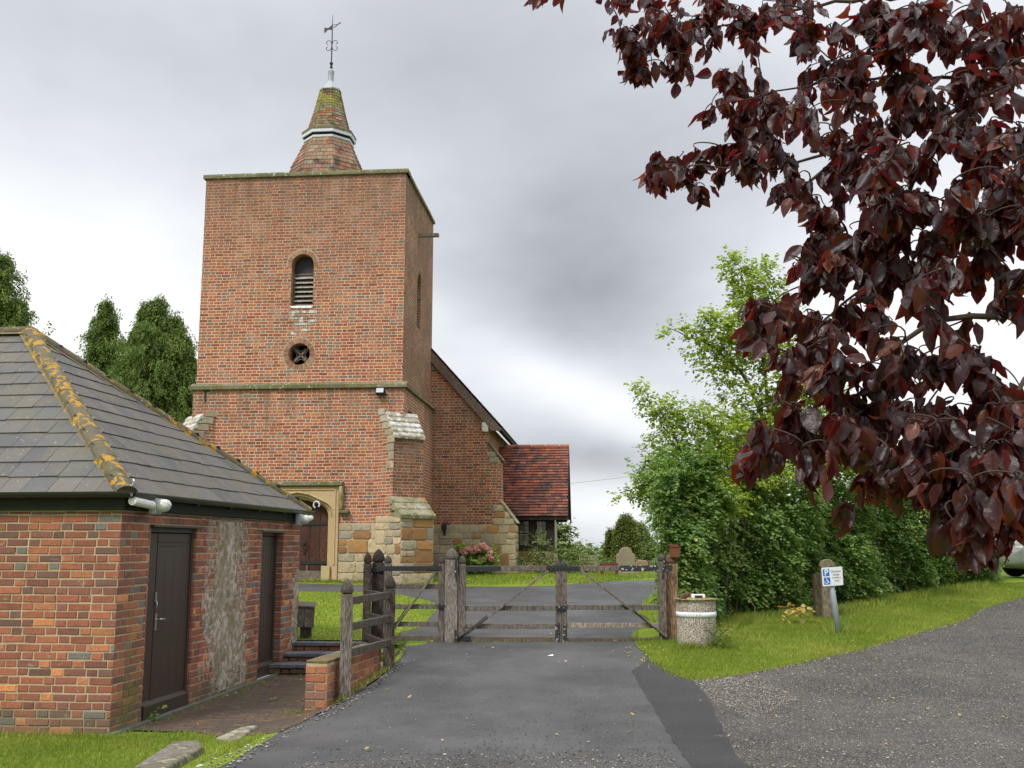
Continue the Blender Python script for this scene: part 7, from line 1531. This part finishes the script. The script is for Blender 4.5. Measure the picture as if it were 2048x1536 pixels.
for p in cl:
    w_ = (arr-np.array(p)); pen = (w_**2).sum(1)+np.maximum(0, -(w_[:, 2]))**2*1.5; i = int(pen.argmin()); q = Vector(arr[i]); L_ = (p-q).length
    if L_ > .01:
        mid = q.lerp(p, .5)+Vector((random.gauss(0, .03), random.gauss(0, .03), .12*L_+random.gauss(0, .02))); pts = [q, q.lerp(mid, .5)+Vector((0, 0, .02*L_)), mid, mid.lerp(p, .55), p]
        c1, c2 = pts[1]+Vector([random.gauss(0, .015) for _ in range(3)]), p+Vector((random.gauss(0, .02), random.gauss(0, .02), .16*L_+.012)); pts = [q*(1-t)**3+c1*(3*t*(1-t)**2)+c2*(3*t*t*(1-t))+p*t**3 for t in [k/7 for k in range(8)]]
        twig.tube([a-base for a in pts], [.0022-.00013*k for k in range(8)], 5); arr = np.concatenate([arr, np.array([tuple(a) for a in pts[1:]])])
    nl = random.choice([6, 7, 8, 9]); d0 = (p-q).normalized() if L_ > .01 else Vector((-1, 0, 0))
    for k in range(nl):
        a = p+(q-p)*min(1, (.020*k)/max(L_, .02))+Vector([random.gauss(0, .006) for _ in range(3)])
        ax = d0*.5+Vector((random.gauss(-.10, .34), random.gauss(0, .34), -1.2+random.gauss(0, .25))); LP.append(tuple(a-base)); LD.append(tuple(ax)); LS.append(random.uniform(.036, .066)*(.92 if p.y > 2.5 else 1.0))
twig.build('twigs', M['plumtwig'], pt, smooth=True)
LP, LD, LS = np.array(LP), unit(np.array(LD)), np.array(LS); n = len(LP)
Nn = rng.normal(0, 1, (n, 3)); Nn[:, 1] -= .5; Nn[:, 2] += .45; Nn = unit(Nn-(Nn*LD).sum(1, keepdims=True)*LD); Sd = np.cross(Nn, LD)
ts = np.linspace(0, 1, 9); prof = np.array([.03, .30, .44, .50, .49, .43, .32, .17, .0]); K = len(ts)
curl = rng.uniform(-.9, 1.3, n); foldk = rng.uniform(.15, .75, n); wv = rng.uniform(.0, .10, n); ph = rng.uniform(0, 6.28, n); wid = rng.uniform(.44, .60, n); VV = np.zeros((n, K, 5, 3))
pet = rng.uniform(.08, .16, n)
for i, t in enumerate(ts):
    ang = curl*t*.9; cx = (t+pet*0)*np.cos(ang*.5); cz = -t*np.sin(ang*.5)
    for j, sgn in enumerate((-1, -.5, 0, .5, 1)):
        hw = prof[i]*wid*(1+.04*np.sin(i*9+ph)); lat = hw*sgn; h = np.abs(lat)*foldk+wv*np.sin(t*13+ph+sgn*2)*abs(sgn)*.5
        VV[:, i, j] = LP+(LD*(cx+pet*.5)[:, None]+Sd*lat[:, None]*1.0+Nn*(cz+h)[:, None])*LS[:, None]
Fq = []
for i in range(K-1):
    for j in range(4): Fq.append((i*5+j, i*5+j+1, (i+1)*5+j+1, (i+1)*5+j))
Fq = np.array(Fq); F_ = (np.arange(n)[:, None, None]*(K*5)+Fq[None]).reshape(-1, 4)
cc = np.stack([rng.random(n)**1.3, rng.random(n), rng.random(n)], 1)
mesh_obj('leaves', VV.reshape(-1, 3), F_, M['plum'], pt, np.repeat(cc, len(Fq), 0), smooth=True)

S.render.engine = 'CYCLES'
S.cycles.max_bounces = 6; S.cycles.diffuse_bounces = 3; S.cycles.transparent_max_bounces = 6
S.render.resolution_x = 1024; S.render.resolution_y = 768
